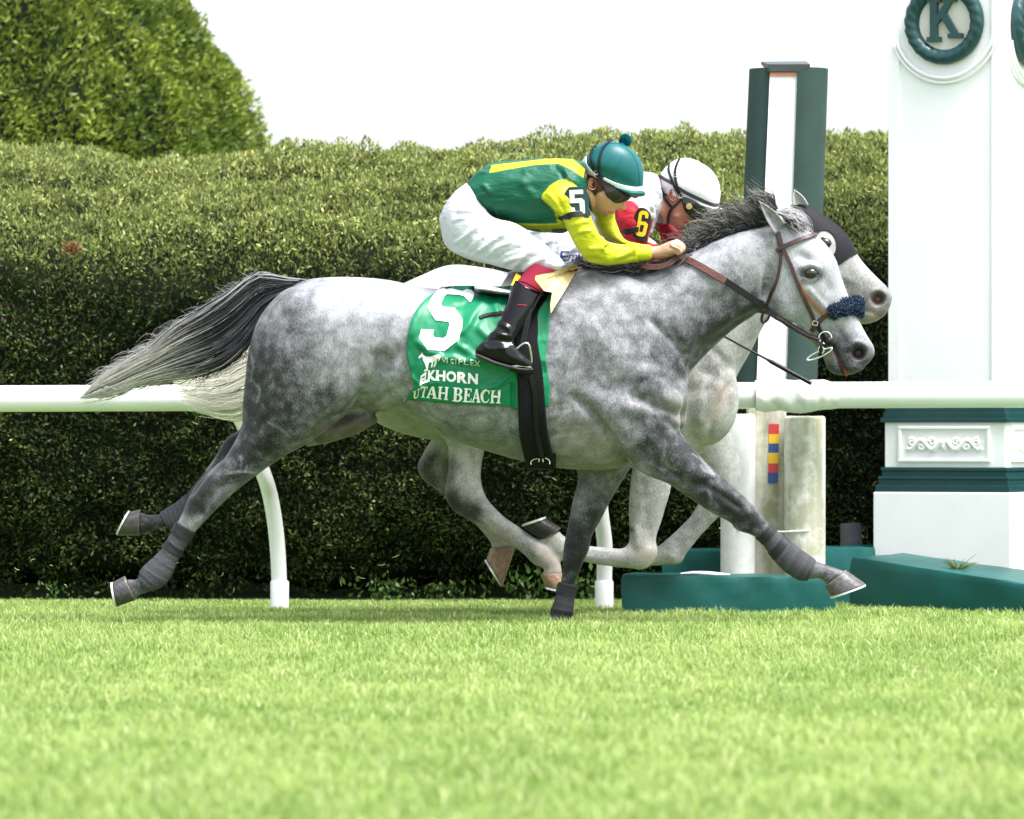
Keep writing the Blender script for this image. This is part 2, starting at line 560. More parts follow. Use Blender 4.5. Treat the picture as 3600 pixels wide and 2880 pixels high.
# ---- grass blades
def grass_blades(n, dmin, dmax, seed, hmin, hmax, wid, half=0.115, y_fun=None):
    g = np.random.default_rng(seed)
    D = dmin + (dmax - dmin) * g.random(n) ** 0.85
    x = (g.random(n) * 2 - 1) * (half * D + 0.25)
    y = D - CAM_D
    hm = vnoise(np.stack((x * 1.6, y * .9, 0 * x), 1), 3) * .25 + vnoise(np.stack((x * 7, y * 5, 0 * x), 1), 5) * .25
    h = (hmin + (hmax - hmin) * g.random(n) ** 1.4) * (1 + hm) * np.clip(1 - (D - 20.6) * .22, .5, 1)
    az = g.random(n) * 2 * math.pi
    lean = (0.15 + 0.75 * g.random(n)) * h
    w = wid * (0.7 + 0.6 * g.random(n))
    fa = az + (g.random(n) - .5) * 1.5
    sx, sy = -np.sin(fa) * w / 2, np.cos(fa) * w / 2
    dx, dy = np.cos(az) * lean, np.sin(az) * lean
    b = np.stack((x, y, np.full(n, -0.004)), 1)
    v = np.empty((n, 5, 3))
    s = np.stack((sx, sy, 0 * sx), 1); d = np.stack((dx, dy, 0 * dx), 1)
    up = np.stack((0 * h, 0 * h, h), 1)
    v[:, 0] = b - s; v[:, 1] = b + s
    mid = b + d * .35 + up * .62
    v[:, 2] = mid + s * .8; v[:, 3] = mid - s * .8
    v[:, 4] = b + d + up * (0.98 - 0.25 * g.random(n)[:, None])
    base = np.arange(n)[:, None] * 5
    tri = np.concatenate((base + np.array((0, 1, 2)), base + np.array((0, 2, 3)), base + np.array((3, 2, 4))))
    t = g.random(n); q = np.clip(.5 + .45 * vnoise(np.stack((x * 2.2, y * 1.1, 0 * x), 1), 9) + .5 * vnoise(np.stack((x * 9, y * 3.5, 0 * x), 1), 10), 0, 1)
    c0 = np.array((.17, .285, .058)); c1 = np.array((.41, .505, .165)); c2 = np.array((.56, .60, .30))
    mixv = np.clip(.25 + .5 * q + .5 * (t - .5), 0, 1)[:, None]
    col = c0 * (1 - mixv) + c1 * mixv
    dry = (g.random(n) < .09)[:, None]
    col = np.where(dry, c2, col)
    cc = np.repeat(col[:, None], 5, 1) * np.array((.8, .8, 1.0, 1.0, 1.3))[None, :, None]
    return v.reshape(-1, 3), tri, cc.reshape(-1, 3)
m_grass = attr_mat('grass_blade', rough=0.55, spec=0.25, trans=0.45)
v1, t1, k1 = grass_blades(240000, 9.2, 22.8, 1, .024, .052, .0049)
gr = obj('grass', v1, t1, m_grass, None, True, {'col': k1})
tag(gr, 'short bright green grass covering the turf course', 'grass', kind='stuff')

# ---- leaves scattered on a surface
def leaves(pos, nor, g, size, wid, droop=0.0, up=0.3):
    n = len(pos)
    d = nor * 0.75 + g.normal(0, .55, (n, 3)) + np.array((0, 0, up)); d /= np.linalg.norm(d, axis=1)[:, None]
    r = np.cross(d, g.normal(0, 1, (n, 3))); r /= np.linalg.norm(r, axis=1)[:, None] + 1e-9
    L = size * (0.6 + 0.8 * g.random(n))[:, None]; W = wid * (0.7 + 0.6 * g.random(n))[:, None]
    k = np.cross(d, r)
    v = np.empty((n, 4, 3))
    v[:, 0] = pos; v[:, 1] = pos + d * L * .45 + r * W / 2 + k * L * .08
    v[:, 2] = pos + d * L; v[:, 3] = pos + d * L * .45 - r * W / 2 + k * L * .08
    return v.reshape(-1, 3), (np.arange(n)[:, None] * 4 + np.arange(4))

m_leaf = attr_mat('hedge_leaf', rough=0.5, spec=0.3, trans=0.22)
m_core_shade = simple('hedge_core_shade', (.010, .012, .007), 0.95, 0.05, 0.4, 9)  # near-black inner shell: shade of the leaf gaps put into its colour
m_bark = simple('bark', (.10, .085, .07), 0.9, 0.1, 0.35, 20, bump=.6, bscale=40)

prof = catmull([(3.35, -.02), (3.13, .12), (2.98, .4), (2.94, .8), (2.95, 1.2), (3.0, 1.5), (3.14, 1.66), (3.5, 1.82), (4.05, 1.99), (4.6, 2.105), (5.1, 2.08), (5.45, 1.6), (5.5, .8), (5.5, 0)], 6)
prof_s = np.concatenate(([0], np.cumsum(np.linalg.norm(np.diff(prof, axis=0), axis=1))))
def hedge_point(x, s):
    Y = np.interp(s, prof_s, prof[:, 0]); Z = np.interp(s, prof_s, prof[:, 1])
    e = .01; Y2 = np.interp(s + e, prof_s, prof[:, 0]); Z2 = np.interp(s + e, prof_s, prof[:, 1])
    ty, tz = Y2 - Y, Z2 - Z; l = np.hypot(ty, tz) + 1e-9
    n = np.stack((0 * x, -tz / l, ty / l), 1)
    Zr = Z * (1 + .03 * np.clip(x / 2.4, -1.2, 1.2) + 0.012 * np.sin(x * 1.9 + .6) + .008 * np.sin(x * 4.7))
    p = np.stack((x, Y, Zr), 1)
    b = fbm(p * np.array((2.2, 2.2, 2.6)), 20, 2) * .035 + fbm(p * np.array((6, 6, 8)), 30, 3) * .045
    return p + n * b[:, None], n, b

hedge = thing('hedge', (0, 4.2, 0), 'long dark clipped yew hedge with pale green top behind the white rail', 'hedge')
xs = np.linspace(-5, 5, 160); ss = np.linspace(0, prof_s[-1], 90)
XX, S2 = np.meshgrid(xs, ss); hp, hn, hb = hedge_point(XX.ravel(), S2.ravel())
hp = hp - hn * .085
idx = np.arange(160 * 90).reshape(90, 160)
hq = np.stack((idx[:-1, :-1], idx[:-1, 1:], idx[1:, 1:], idx[1:, :-1]), -1).reshape(-1, 4)
obj('core', hp, hq, m_core_shade, hedge)
g = np.random.default_rng(21)
n = 270000
sv = prof_s[-1] * .70
x = np.where(g.random(n) < .9, (g.random(n) * 2 - 1) * 2.75, (g.random(n) * 2 - 1) * 4.6); s = g.random(n) * sv
pos, nor, bb = hedge_point(x, s)
dep = g.random(n) ** 1.5
pos = pos + nor * (.012 - .085 * dep + .028 * vnoise(pos * np.array((11, 11, 15)), 52))[:, None]
gap = vnoise(pos * np.array((5.5, 5.5, 6.5)), 44) + .6 * vnoise(pos * 13, 45)
low = np.clip((.35 - pos[:, 2]) / .35, 0, 1)
keep = (gap > -1.0 + .9 * low) & (g.random(n) > .55 * low)
x, s, pos, nor, bb, dep, gap = (a[keep] for a in (x, s, pos, nor, bb, dep, gap)); n = len(x)
lv, lq = leaves(pos, nor, g, .025, .0095)
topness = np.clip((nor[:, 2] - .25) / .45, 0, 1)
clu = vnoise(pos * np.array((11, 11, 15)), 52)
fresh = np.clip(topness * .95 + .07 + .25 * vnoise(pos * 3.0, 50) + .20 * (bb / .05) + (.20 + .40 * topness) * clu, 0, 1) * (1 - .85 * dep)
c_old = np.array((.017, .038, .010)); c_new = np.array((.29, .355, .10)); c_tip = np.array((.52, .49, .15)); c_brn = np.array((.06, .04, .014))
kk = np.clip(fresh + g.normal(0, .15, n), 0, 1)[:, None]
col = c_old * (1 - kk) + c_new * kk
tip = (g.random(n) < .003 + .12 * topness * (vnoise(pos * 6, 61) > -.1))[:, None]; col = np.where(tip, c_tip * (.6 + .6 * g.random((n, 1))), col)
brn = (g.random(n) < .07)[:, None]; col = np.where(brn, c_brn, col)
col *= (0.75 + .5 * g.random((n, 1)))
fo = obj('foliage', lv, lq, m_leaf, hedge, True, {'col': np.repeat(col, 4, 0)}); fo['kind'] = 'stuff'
# a small brown dead sprig patch in the hedge face
bp = P(255, 878, 2.93)
g = np.random.default_rng(5); pp = bp + g.normal(0, 1, (160, 3)) * np.array((.014, .008, .010)); 
lv, lq = leaves(pp, np.tile((0, -1.0, .2), (160, 1)), g, .03, .012)
ds = obj('dead_sprig', lv, lq, m_leaf, hedge, True, {'col': np.tile((.36, .22, .10), (640, 1)) * (.6 + .6 * np.repeat(g.random((160, 1)), 4, 0))}); ds['kind'] = 'stuff'
for tx in (-3.1, -1.35, .2, 1.95, 3.4):
    v, f = tube(catmull([(tx, 3.75, -.02), (tx + .04, 3.7, .3), (tx - .03, 3.8, .7)], 5), np.linspace(.06, .04, 11), 9); obj('trunk', v, f, m_bark, hedge)

# ---- domed topiary beyond the hedge
topi = thing('topiary_tree', (-4.25, 9.6, 0), 'large dome shaped clipped evergreen standing behind the hedge', 'tree')
def topi_point(u, vv):
    th = u * 2 * math.pi
    z = 2.0 + 2.1 * np.sin(vv); r = 2.86 * np.cos(vv)
    low = vv < 0; z = np.where(low, 2.0 + vv * 1.4, z); r = np.where(low, 2.86, r)
    nn = np.stack((np.cos(th) * np.cos(vv), np.sin(th) * np.cos(vv), np.sin(vv) * 1.2), 1); nn /= np.linalg.norm(nn, axis=1)[:, None]
    p = np.stack((-4.25 + r * np.cos(th), 9.6 + r * np.sin(th), z), 1)
    b = fbm(p * 1.7, 70, 2) * .03 + fbm(p * np.array((5.5, 5.5, 4.2)), 72, 2) * .06
    return p + nn * b[:, None], nn, b
uu, vv = np.meshgrid(np.linspace(0, 1, 90), np.linspace(-1.4, math.pi / 2 - .01, 60))
tp, tn, tb = topi_point(uu.ravel(), vv.ravel()); tp -= tn * .09
idx = np.arange(90 * 60).reshape(60, 90)
obj('core', tp, np.stack((idx[:-1, :-1], idx[:-1, 1:], idx[1:, 1:], idx[1:, :-1]), -1).reshape(-1, 4), m_core_shade, topi)
g = np.random.default_rng(77); n = 112000
u = g.random(n) * .5 + .5; u = np.where(g.random(n) < .5, .70 + .32 * g.random(n), u); vq = -.5 + g.random(n) * 1.75
pos, nor, bb = topi_point(u, vq); dep = g.random(n) ** 1.4
pos = pos + nor * (.03 - .13 * dep)[:, None]
keep = vnoise(pos * np.array((5, 5, 4)), 81) > -.85
pos, nor, bb, dep = pos[keep], nor[keep], bb[keep], dep[keep]; n = len(pos)
lv, lq = leaves(pos, nor, g, .044, .017)
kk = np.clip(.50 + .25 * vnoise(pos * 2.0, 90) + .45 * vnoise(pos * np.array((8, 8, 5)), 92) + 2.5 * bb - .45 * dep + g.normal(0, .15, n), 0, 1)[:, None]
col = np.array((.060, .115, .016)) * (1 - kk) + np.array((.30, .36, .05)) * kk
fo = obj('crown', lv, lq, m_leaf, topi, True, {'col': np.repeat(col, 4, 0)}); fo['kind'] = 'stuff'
v, f = tube([(-4.25, 9.6, -.02), (-4.25, 9.6, 1.0)], .16, 12); obj('trunk', v, f, m_bark, topi)

# ---- weeds at the foot of the hedge, one plant each
m_weed = attr_mat('weed_leaf', rough=.5, spec=.3, trans=.3)
weeds = [(1335, 1.1), (1420, .9), (1830, 1.3), (1945, 1.4), (1560, .8), (195, .8), (2040, 1.1)]
WV, WQ, WC = [], [], []
for i, (px, sc) in enumerate(weeds):
    g = np.random.default_rng(100 + i); n = 60
    c = P(px, 2145, 2.75); c[2] = 0
    pos = c + g.normal(0, 1, (n, 3)) * np.array((.07 * sc, .03, 0)); pos[:, 2] = g.random(n) * .10 * sc
    nor = g.normal(0, .5, (n, 3)) + np.array((0, -.4, .9)); nor /= np.linalg.norm(nor, axis=1)[:, None]
    lv, lq = leaves(pos, nor, g, .030 * sc, .015 * sc)
    WV.append(lv); WQ.append(lq + 240 * i); WC.append(np.repeat(np.array((.06, .12, .025)) * (.6 + .7 * g.random((n, 1))), 4, 0))
tag(obj('weeds', np.vstack(WV), np.vstack(WQ), m_weed, None, True, {'col': np.vstack(WC)}), 'low leafy weeds along the foot of the hedge', 'weeds', kind='stuff')

# ---- white running rail
m_white = simple('white_plastic', (.85, .86, .86), .35, .4, .03, 6, bump=.03, bscale=30)
m_white_dirty = None
rail = thing('running_rail', P(1800, 1523, 1.5) * np.array((1, 1, 0)), 'white tubular running rail on curved posts in front of the hedge', 'rail')
v, f = tube(resample([P(-900, 1406, 1.5), P(4500, 1383, 1.5)], 24), .0555, 28); obj('rail_tube', v, f, m_white, rail)
def rail_post(pts, base_px):
    v, f = tube(catmull(pts, 8), .033, 18)
    p = obj('post', v, f, m_white, rail)
    b = pts[-1]
    v, f = tube([np.array(b) + (0, 0, .155), np.array(b) + (0, 0, .15), np.array(b) + (0, 0, -.02)], [.037, .0395, .0395], 18)
    obj('sleeve', v, f, m_white, p)
def gp(list_px, ys): return [P(a[0], a[1], y) for a, y in zip(list_px, ys)]
rail_post(gp([(800, 1425), (850, 1480), (cG(1490, 370)), cG(1560, 600), cG(1607, 900), cG(1630, 1230), (983, 2171)], [1.5, 1.52, 1.56, 1.62, 1.66, 1.68, 1.68]), None)
rail_post(gp([(2010, 1415), (2060, 1475), (2095, 1600), (2112, 1800), cD(1272, 640), cD(1270, 830), (2124, 2171)], [1.5, 1.52, 1.56, 1.62, 1.66, 1.68, 1.68]), None)
rail_post(gp([(-320, 1430), (-270, 1480), (-225, 1600), (-195, 1800), (-180, 2000), (-178, 2080), (-178, 2171)], [1.5, 1.52, 1.56, 1.62, 1.66, 1.68, 1.68]), None)
# wrinkled white wrap over the joint, over the finish post
m_wrap = simple('white_wrap', (.78, .79, .78), .45, .4, .05, 9, bump=.5, bscale=14)
pts = resample([P(2655, 1394, 1.5), P(2945, 1390, 1.5)], 40)
v, f = tube(pts, .0555, 36, cap=False)
v = v.reshape(40, 36, 3); c = pts[:, None]; d = v - c; d /= np.linalg.norm(d, axis=2)[..., None]
nn_ = fbm((v.reshape(-1, 3)) * np.array((16, 16, 16)), 200, 3).reshape(40, 36); u = np.linspace(0, 1, 40)[:, None]
bulge = .006 + .006 * np.sin(np.clip(u * 1.15, 0, 1) * math.pi) ** .6 + .010 * nn_ + .010 * np.clip(-d[..., 2], 0, 1) * (1 - u)
v = v + d * bulge[..., None]; v[..., 2] += .008 * (1 - u)
obj('joint_wrap', v.reshape(-1, 3), f, m_wrap, rail)

# ---- finish post
m_pad_green = simple('dark_green_foam', (.026, .055, .048), .55, .3, .12, 7, bump=.10, bscale=25)
m_board = simple('white_board', (.88, .89, .90), .5, .3, .03, 8)
m_cap = simple('dark_sheet_metal', (.035, .045, .042), .4, .5, .2, 12)
m_terra = simple('terracotta_strip', (.50, .20, .13), .7, .2, .1, 20)
fpost = thing('finish_post', P(2770, 2170, 1.95) * np.array((1, 1, 0)), 'tall finish post of dark green foam pads with a white centre board', 'post')
def tilted(px_top, px_bot, r, Y, y_top, y_bot, a0, a1, n=20, th=.0):
    """segment of a foam roll"""
    A, B = P(px_top, y_top, Y), P(px_bot, y_bot, Y)
    V = []; F = []
    m = 14
    for i in range(m):
        t = i / (m - 1); c = A * (1 - t) + B * t
        for j in range(n):
            a = a0 + (a1 - a0) * j / (n - 1)
            V.append(c + np.array((math.cos(a) * r, math.sin(a) * r, 0)))
    for i in range(m - 1):
        for j in range(n): F.append((i * n + j, (i + 1) * n + j, (i + 1) * n + (j + 1) % n, i * n + (j + 1) % n))
    F.append(tuple(range(n))); F.append(tuple((m - 1) * n + j for j in reversed(range(n))))
    return np.array(V), F
# left and right half rolls
pl = 1.95
v, f = tilted(2706, 2655, .088, pl, 243, 1400, R(95), R(278)); v[:, 0] -= 0.0; obj('foam_pad', v, f, m_pad_green, fpost)
v, f = tilted(2815, 2775, .118, pl, 243, 1400, R(-100), R(95)); obj('foam_pad', v, f, m_pad_green, fpost)
v, f = shell_poly([[(2707, 262), (2810, 262), (2768, 1395), (2658, 1395)]], pl - .105, .13); obj('centre_board', v, f, m_board, fpost, False)
v, f = shell_poly([[cE(358, 440), cE(540, 440), cE(538, 462), cE(356, 462)]], pl - .112, .006); obj('trim_strip', v, f, m_terra, fpost, False)
a = [P(*cE(303, 391), pl + .10), P(*cE(578, 389), pl + .10), P(*cE(600, 407), pl - .11), P(*cE(345, 407), pl - .11)]
a = np.array(a); b = a + np.array((0, 0, .012)); a2 = a - np.array((0, 0, .022)); a2[:2] = a[:2]
v = np.vstack((a2, b)); obj('cap_plate', v, [(0, 3, 2, 1), (4, 5, 6, 7), (0, 1, 5, 4), (1, 2, 6, 5), (2, 3, 7, 6), (3, 0, 4, 7)], m_cap, fpost, False)
v, f = shell_poly([[cE(352, 412), cE(592, 408), cE(545, 436), cE(360, 434)]], pl - .118, .06); obj('cap_lip', v, f, m_cap, fpost, False)
# weathered lower column with the coloured strip
def weathered(name, base, green, sc=9):
    m, nt, b = new_mat(name)
    tc = nd(nt, 'ShaderNodeTexCoord'); mp = nd(nt, 'ShaderNodeMapping'); mp.inputs['Scale'].default_value = (14, 14, 1.3)
    nt.links.new(tc.outputs['Object'], mp.inputs[0])
    n1 = nd(nt, 'ShaderNodeTexNoise', Scale=1.0, Detail=6.0, Roughness=.65); nt.links.new(mp.outputs[0], n1.inputs['Vector'])
    n2 = nd(nt, 'ShaderNodeTexNoise', Scale=14.0, Detail=6.0, Roughness=.7); nt.links.new(tc.outputs['Object'], n2.inputs['Vector'])
    mx = nd(nt, 'ShaderNodeMix', data_type='RGBA', blend_type='MIX')
    ml = nd(nt, 'ShaderNodeMath', operation='MULTIPLY'); nt.links.new(n1.outputs['Fac'], ml.inputs[0]); nt.links.new(n2.outputs['Fac'], ml.inputs[1])
    nt.links.new(ramp(nt, ml.outputs[0], [(.13, 0.0), (.31, 1.0)]), mx.inputs[0])
    mx.inputs[6].default_value = (*base, 1); mx.inputs[7].default_value = (*green, 1)
    nt.links.new(mx.outputs[2], b.inputs['Base Color']); b.inputs['Roughness'].default_value = .6
    return m
m_weath = weathered('weathered_white_wood', (.62, .61, .54), (.30, .29, .19))
m_pipe = weathered('weathered_white_pipe', (.78, .78, .76), (.42, .41, .30))
m_pipe2 = weathered('white_pipe', (.80, .81, .82), (.62, .63, .60))
col_o = thing('weathered_post', P(2690, 2170, 1.8) * np.array((1, 1, 0)), 'weathered white wooden column under the finish post with a coloured strip', 'post')
c0 = P(2687, 2170, 1.80); mb = MB(); mb.box(P(2628, 0, 1.74)[0], P(2765, 0, 1.74)[0], 1.74, 1.88, -.02, P(0, 1432, 1.75)[2], .008); mb.build('column', m_weath, col_o)
stc = {'r': (.55, .045, .05), 'y': (.72, .45, .02), 'b': (.03, .07, .25)}
ys = [892, 927, 961, 993, 1029, 1063, 1100]
sy = [cF(0, y)[1] for y in (433, 497, 556, 615, 682, 740, 806)]
for k, c in enumerate('rybyrb'):
    xx0, xx1 = cF(546, 0)[0] - k * .7, cF(609, 0)[0] - k * .7
    v, f = shell_poly([[(xx0, sy[k]), (xx1, sy[k]), (xx1 - .8, sy[k + 1]), (xx0 - .8, sy[k + 1])]], 1.736, .003, 60)
    obj('colour_patch', v, f, simple('sticker_' + c, stc[c], .35, .4, .05, 30), col_o, False)
# two foam rolls in front of the column
def roll(px0, px1, ytop, Y, lab, mat, r=None):
    w = P(px1, 0, Y)[0] - P(px0, 0, Y)[0]; cx = (P(px1, 0, Y)[0] + P(px0, 0, Y)[0]) / 2; r = w / 2; zt = P(0, ytop, Y)[2]
    prof = [(r, 0.0), (r, zt - .012), (r * .96, zt - .003), (r * .86, zt), (0.001, zt)]
    V = []; n = 36
    for rr, z in prof:
        for j in range(n): a = 2 * math.pi * j / n; V.append((cx + rr * math.cos(a), Y + rr * math.sin(a), z))
    F = [(i * n + j, i * n + (j + 1) % n, (i + 1) * n + (j + 1) % n, (i + 1) * n + j) for i in range(len(prof) - 1) for j in range(n)]
    o = obj('post_guard', V, F, mat, None, True); tag(o, lab, 'post guard', 'white guards around the finish post'); return cx, r
cxl, rl = roll(cd(1517, 0)[0], cd(1590, 0)[0], cd(0, 872)[1], 1.70, 'clean white round guard at the left of the weathered column', m_pipe2)
cxr, rr_ = roll(cd(1651, 0)[0], cd(1738, 0)[0], cd(0, 876)[1], 1.665, 'stained white round guard at the right of the weathered column', m_pipe)
zc = P(0, 1863, 1.6)[2]
v, f = tube([(cxl - rl - .004, 1.70, zc + .005), (cxl, 1.70 - rl - .004, zc + .003), (cxl + .09, 1.66, zc - .008), (cxr - .09, 1.60, zc - .008), (cxr, 1.665 - rr_ - .004, zc - .004), (cxr + rr_ * .75, 1.665 - rr_ * .66, zc + .004)], .004, 8)
tag(obj('cord', v, f, m_white), 'thin white cord tied round the guards of the finish post', 'cord')
# short grey stake under the hedge
v, f = tube([P(*cF(1060, 1060), 2.65), P(*cF(1068, 1232), 2.65), P(*cF(1070, 1420), 2.65)], [.046, .05, .052], 14)
tag(obj('stake', v, f, simple('grey_stake', (.13, .135, .15), .8, .2, .15, 10)), 'short grey stake in the dark gap under the hedge', 'stake')
# flat white lid lying on the front pad
v, f = loft([(cD(1680, 792), cD(1690, 801), .0, .03), (cD(1760, 783), cD(1770, 803), .0, .08), (cD(1850, 785), cD(1860, 806), .0, .08), (cD(1950, 797), cD(1950, 808), .0, .03)], 1.28, 14, 2.2, 4)
tag(obj('flat_lid', v, f, m_white), 'flat white plastic lid lying behind the front green pad', 'lid')

# ---- green covered pads on the ground
m_vinyl = simple('green_vinyl', (.006, .085, .078), .42, .3, .10, 5, bump=.25, bscale=9)
def pad(pts_bot, h, z_in, lab, seed, hs=None):
    """four ground corners (front left, front right, back right, back left); h per corner"""
    q = np.array(pts_bot, float); N = 26
    hs = hs or [h] * 4
    V = []; F = []
    # rows: bottom ring up to top, then inwards to the centre
    ringn = 4 * N
    def ring(t_in, zf):
        o = []
        c = q.mean(0)
        for k in range(4):
            a, b = q[k], q[(k + 1) % 4]
            for i in range(N):
                t = i / N; p = a * (1 - t) + b * t; hh = hs[k] * (1 - t) + hs[(k + 1) % 4] * t
                p2 = p + (c - p) * t_in
                o.append((p2[0], p2[1], hh * zf))
        return o
    lv = [(0, 0), (-.004, .2), (-.006, .5), (-.003, .8), (.004, .95), (.02, 1.0), (.15, 1.01), (.5, 1.0), (.98, 1.0)]
    for a, b in lv: V += ring(a, b)
    V = np.array(V)
    A_ = np.c_[q, np.ones(4)]; pc_ = np.linalg.lstsq(A_, np.array(hs), rcond=None)[0]
    zf_ = np.repeat([b for a, b in lv], ringn); V[:, 2] = (V[:, 0] * pc_[0] + V[:, 1] * pc_[1] + pc_[2]) * zf_
    nz = fbm(V * np.array((7, 7, 4.0)), seed, 3) * .006 + .005 * (V[:, 2] > .01) * np.sin(V[:, 0] * 34 + V[:, 2] * 22 + 3 * vnoise(V * 4, seed + 3))
    c = q.mean(0); d = V[:, :2] - c; d /= np.linalg.norm(d, axis=1)[:, None] + 1e-9
    V[:, :2] += d * nz[:, None]; V[:, 2] += nz * .25 * (V[:, 2] > .02); V[:, 2] += z_in
    m = len(lv)
    F = [(i * ringn + j, i * ringn + (j + 1) % ringn, (i + 1) * ringn + (j + 1) % ringn, (i + 1) * ringn + j) for i in range(m - 1) for j in range(ringn)]
    F.append(tuple((m - 1) * ringn + j for j in range(ringn)))
    o = obj('ground_pad', V, F, m_vinyl); tag(o, lab, 'pad', 'green covered pads round the finish line'); return o
def gx(px, Y): return (P(px, 0, Y)[0], Y)
pad([gx(2186, 1.02), gx(2935, 1.02), gx(2925, 1.38), gx(2215, 1.38)], .165, 0, 'long green covered pad in front of the finish post', 300, [.17, .155, .16, .165])
pad([gx(2330, 1.95), gx(2560, 1.95), gx(2560, 2.3), gx(2330, 2.3)], .245, 0, 'dark green pad behind the left white guard', 310)
pad([gx(2900, 1.95), gx(3110, 2.3), gx(3080, 2.6), gx(2870, 2.4)], .255, 0, 'dark green pad in shade between the stained guard and the white pillar', 320)
pad([gx(2985, 1.72), gx(3900, .78), gx(4100, 1.25), gx(3170, 2.06)], .2, 0, 'green covered pad slanting along the foot of the white pillar', 330, [.225, .085, .10, .235])

# ---- white pillar
m_pw = simple('white_painted_wood', (.88, .89, .90), .45, .35, .03, 5, bump=.03, bscale=12)
m_pg = simple('dark_green_paint', (.012, .055, .058), .35, .4, .12, 10)
TH = R(26); W = .545
corner = P(3531, 1523, 2.05); 
pil = thing('finish_pillar', (corner[0], corner[1], 0), 'white painted pillar with dark green mouldings and wreath medallions', 'pillar', rotz=-TH, local=True)
def zd(y, Y=2.1): return P(0, cd(0, y)[1], Y)[2]
def pbox(name, o, z0, z1, mat, bev=.004):
    mb = MB(); mb.box(-W - o, o, -o, W + o, z0, z1, bev); return mb.build(name, mat, pil)
pbox('plinth', .045, 0, zd(1037), m_pw, .006)
z0 = zd(1036)
for k, (o, za, zb) in enumerate([(.038, 1036.5, 1022), (.027, 1022.3, 1010), (.03, 1010.3, 1004), (.016, 1004.3, 992), (.02, 992.3, 984.5)]): pbox('lower_moulding', o, zd(za), zd(zb), m_pg, .003)
pbox('panel_block', .006, zd(985), zd(889), m_pw)
for k, (o, za, zb) in enumerate([(.022, 889.3, 880), (.012, 880.3, 868), (.004, 868.3, 850)]): pbox('upper_moulding', o, zd(za), zd(zb), m_pg, .003)
pbox('shaft', -.008, zd(850.5), 3.55, m_pw)
pbox('capital', .03, 3.56, 3.7, m_pw); pbox('capital', .06, 3.71, 3.78, m_pw)
def face_pts(arr, face):
    """arr (n,3): u across 0..W from the left, d outward, z"""
    a = np.asarray(arr, float)
    if face == 0: return np.stack((-W + a[:, 0], -a[:, 1], a[:, 2]), 1)
    return np.stack((a[:, 1], a[:, 0], a[:, 2]), 1)
def face_obj(name, mb, mat, parent, face, smooth=False):
    v, f = mb.data(); v = face_pts(v, face)
    return obj(name, v, f, mat, parent, smooth)
def fbox(mb, u0, u1, z0, z1, d0, d1, bev=.003):
    return mb.box(u0, u1, d0, d1, z0, z1, bev)
zm = P(0, 75, 2.1)[2]; rad = .183
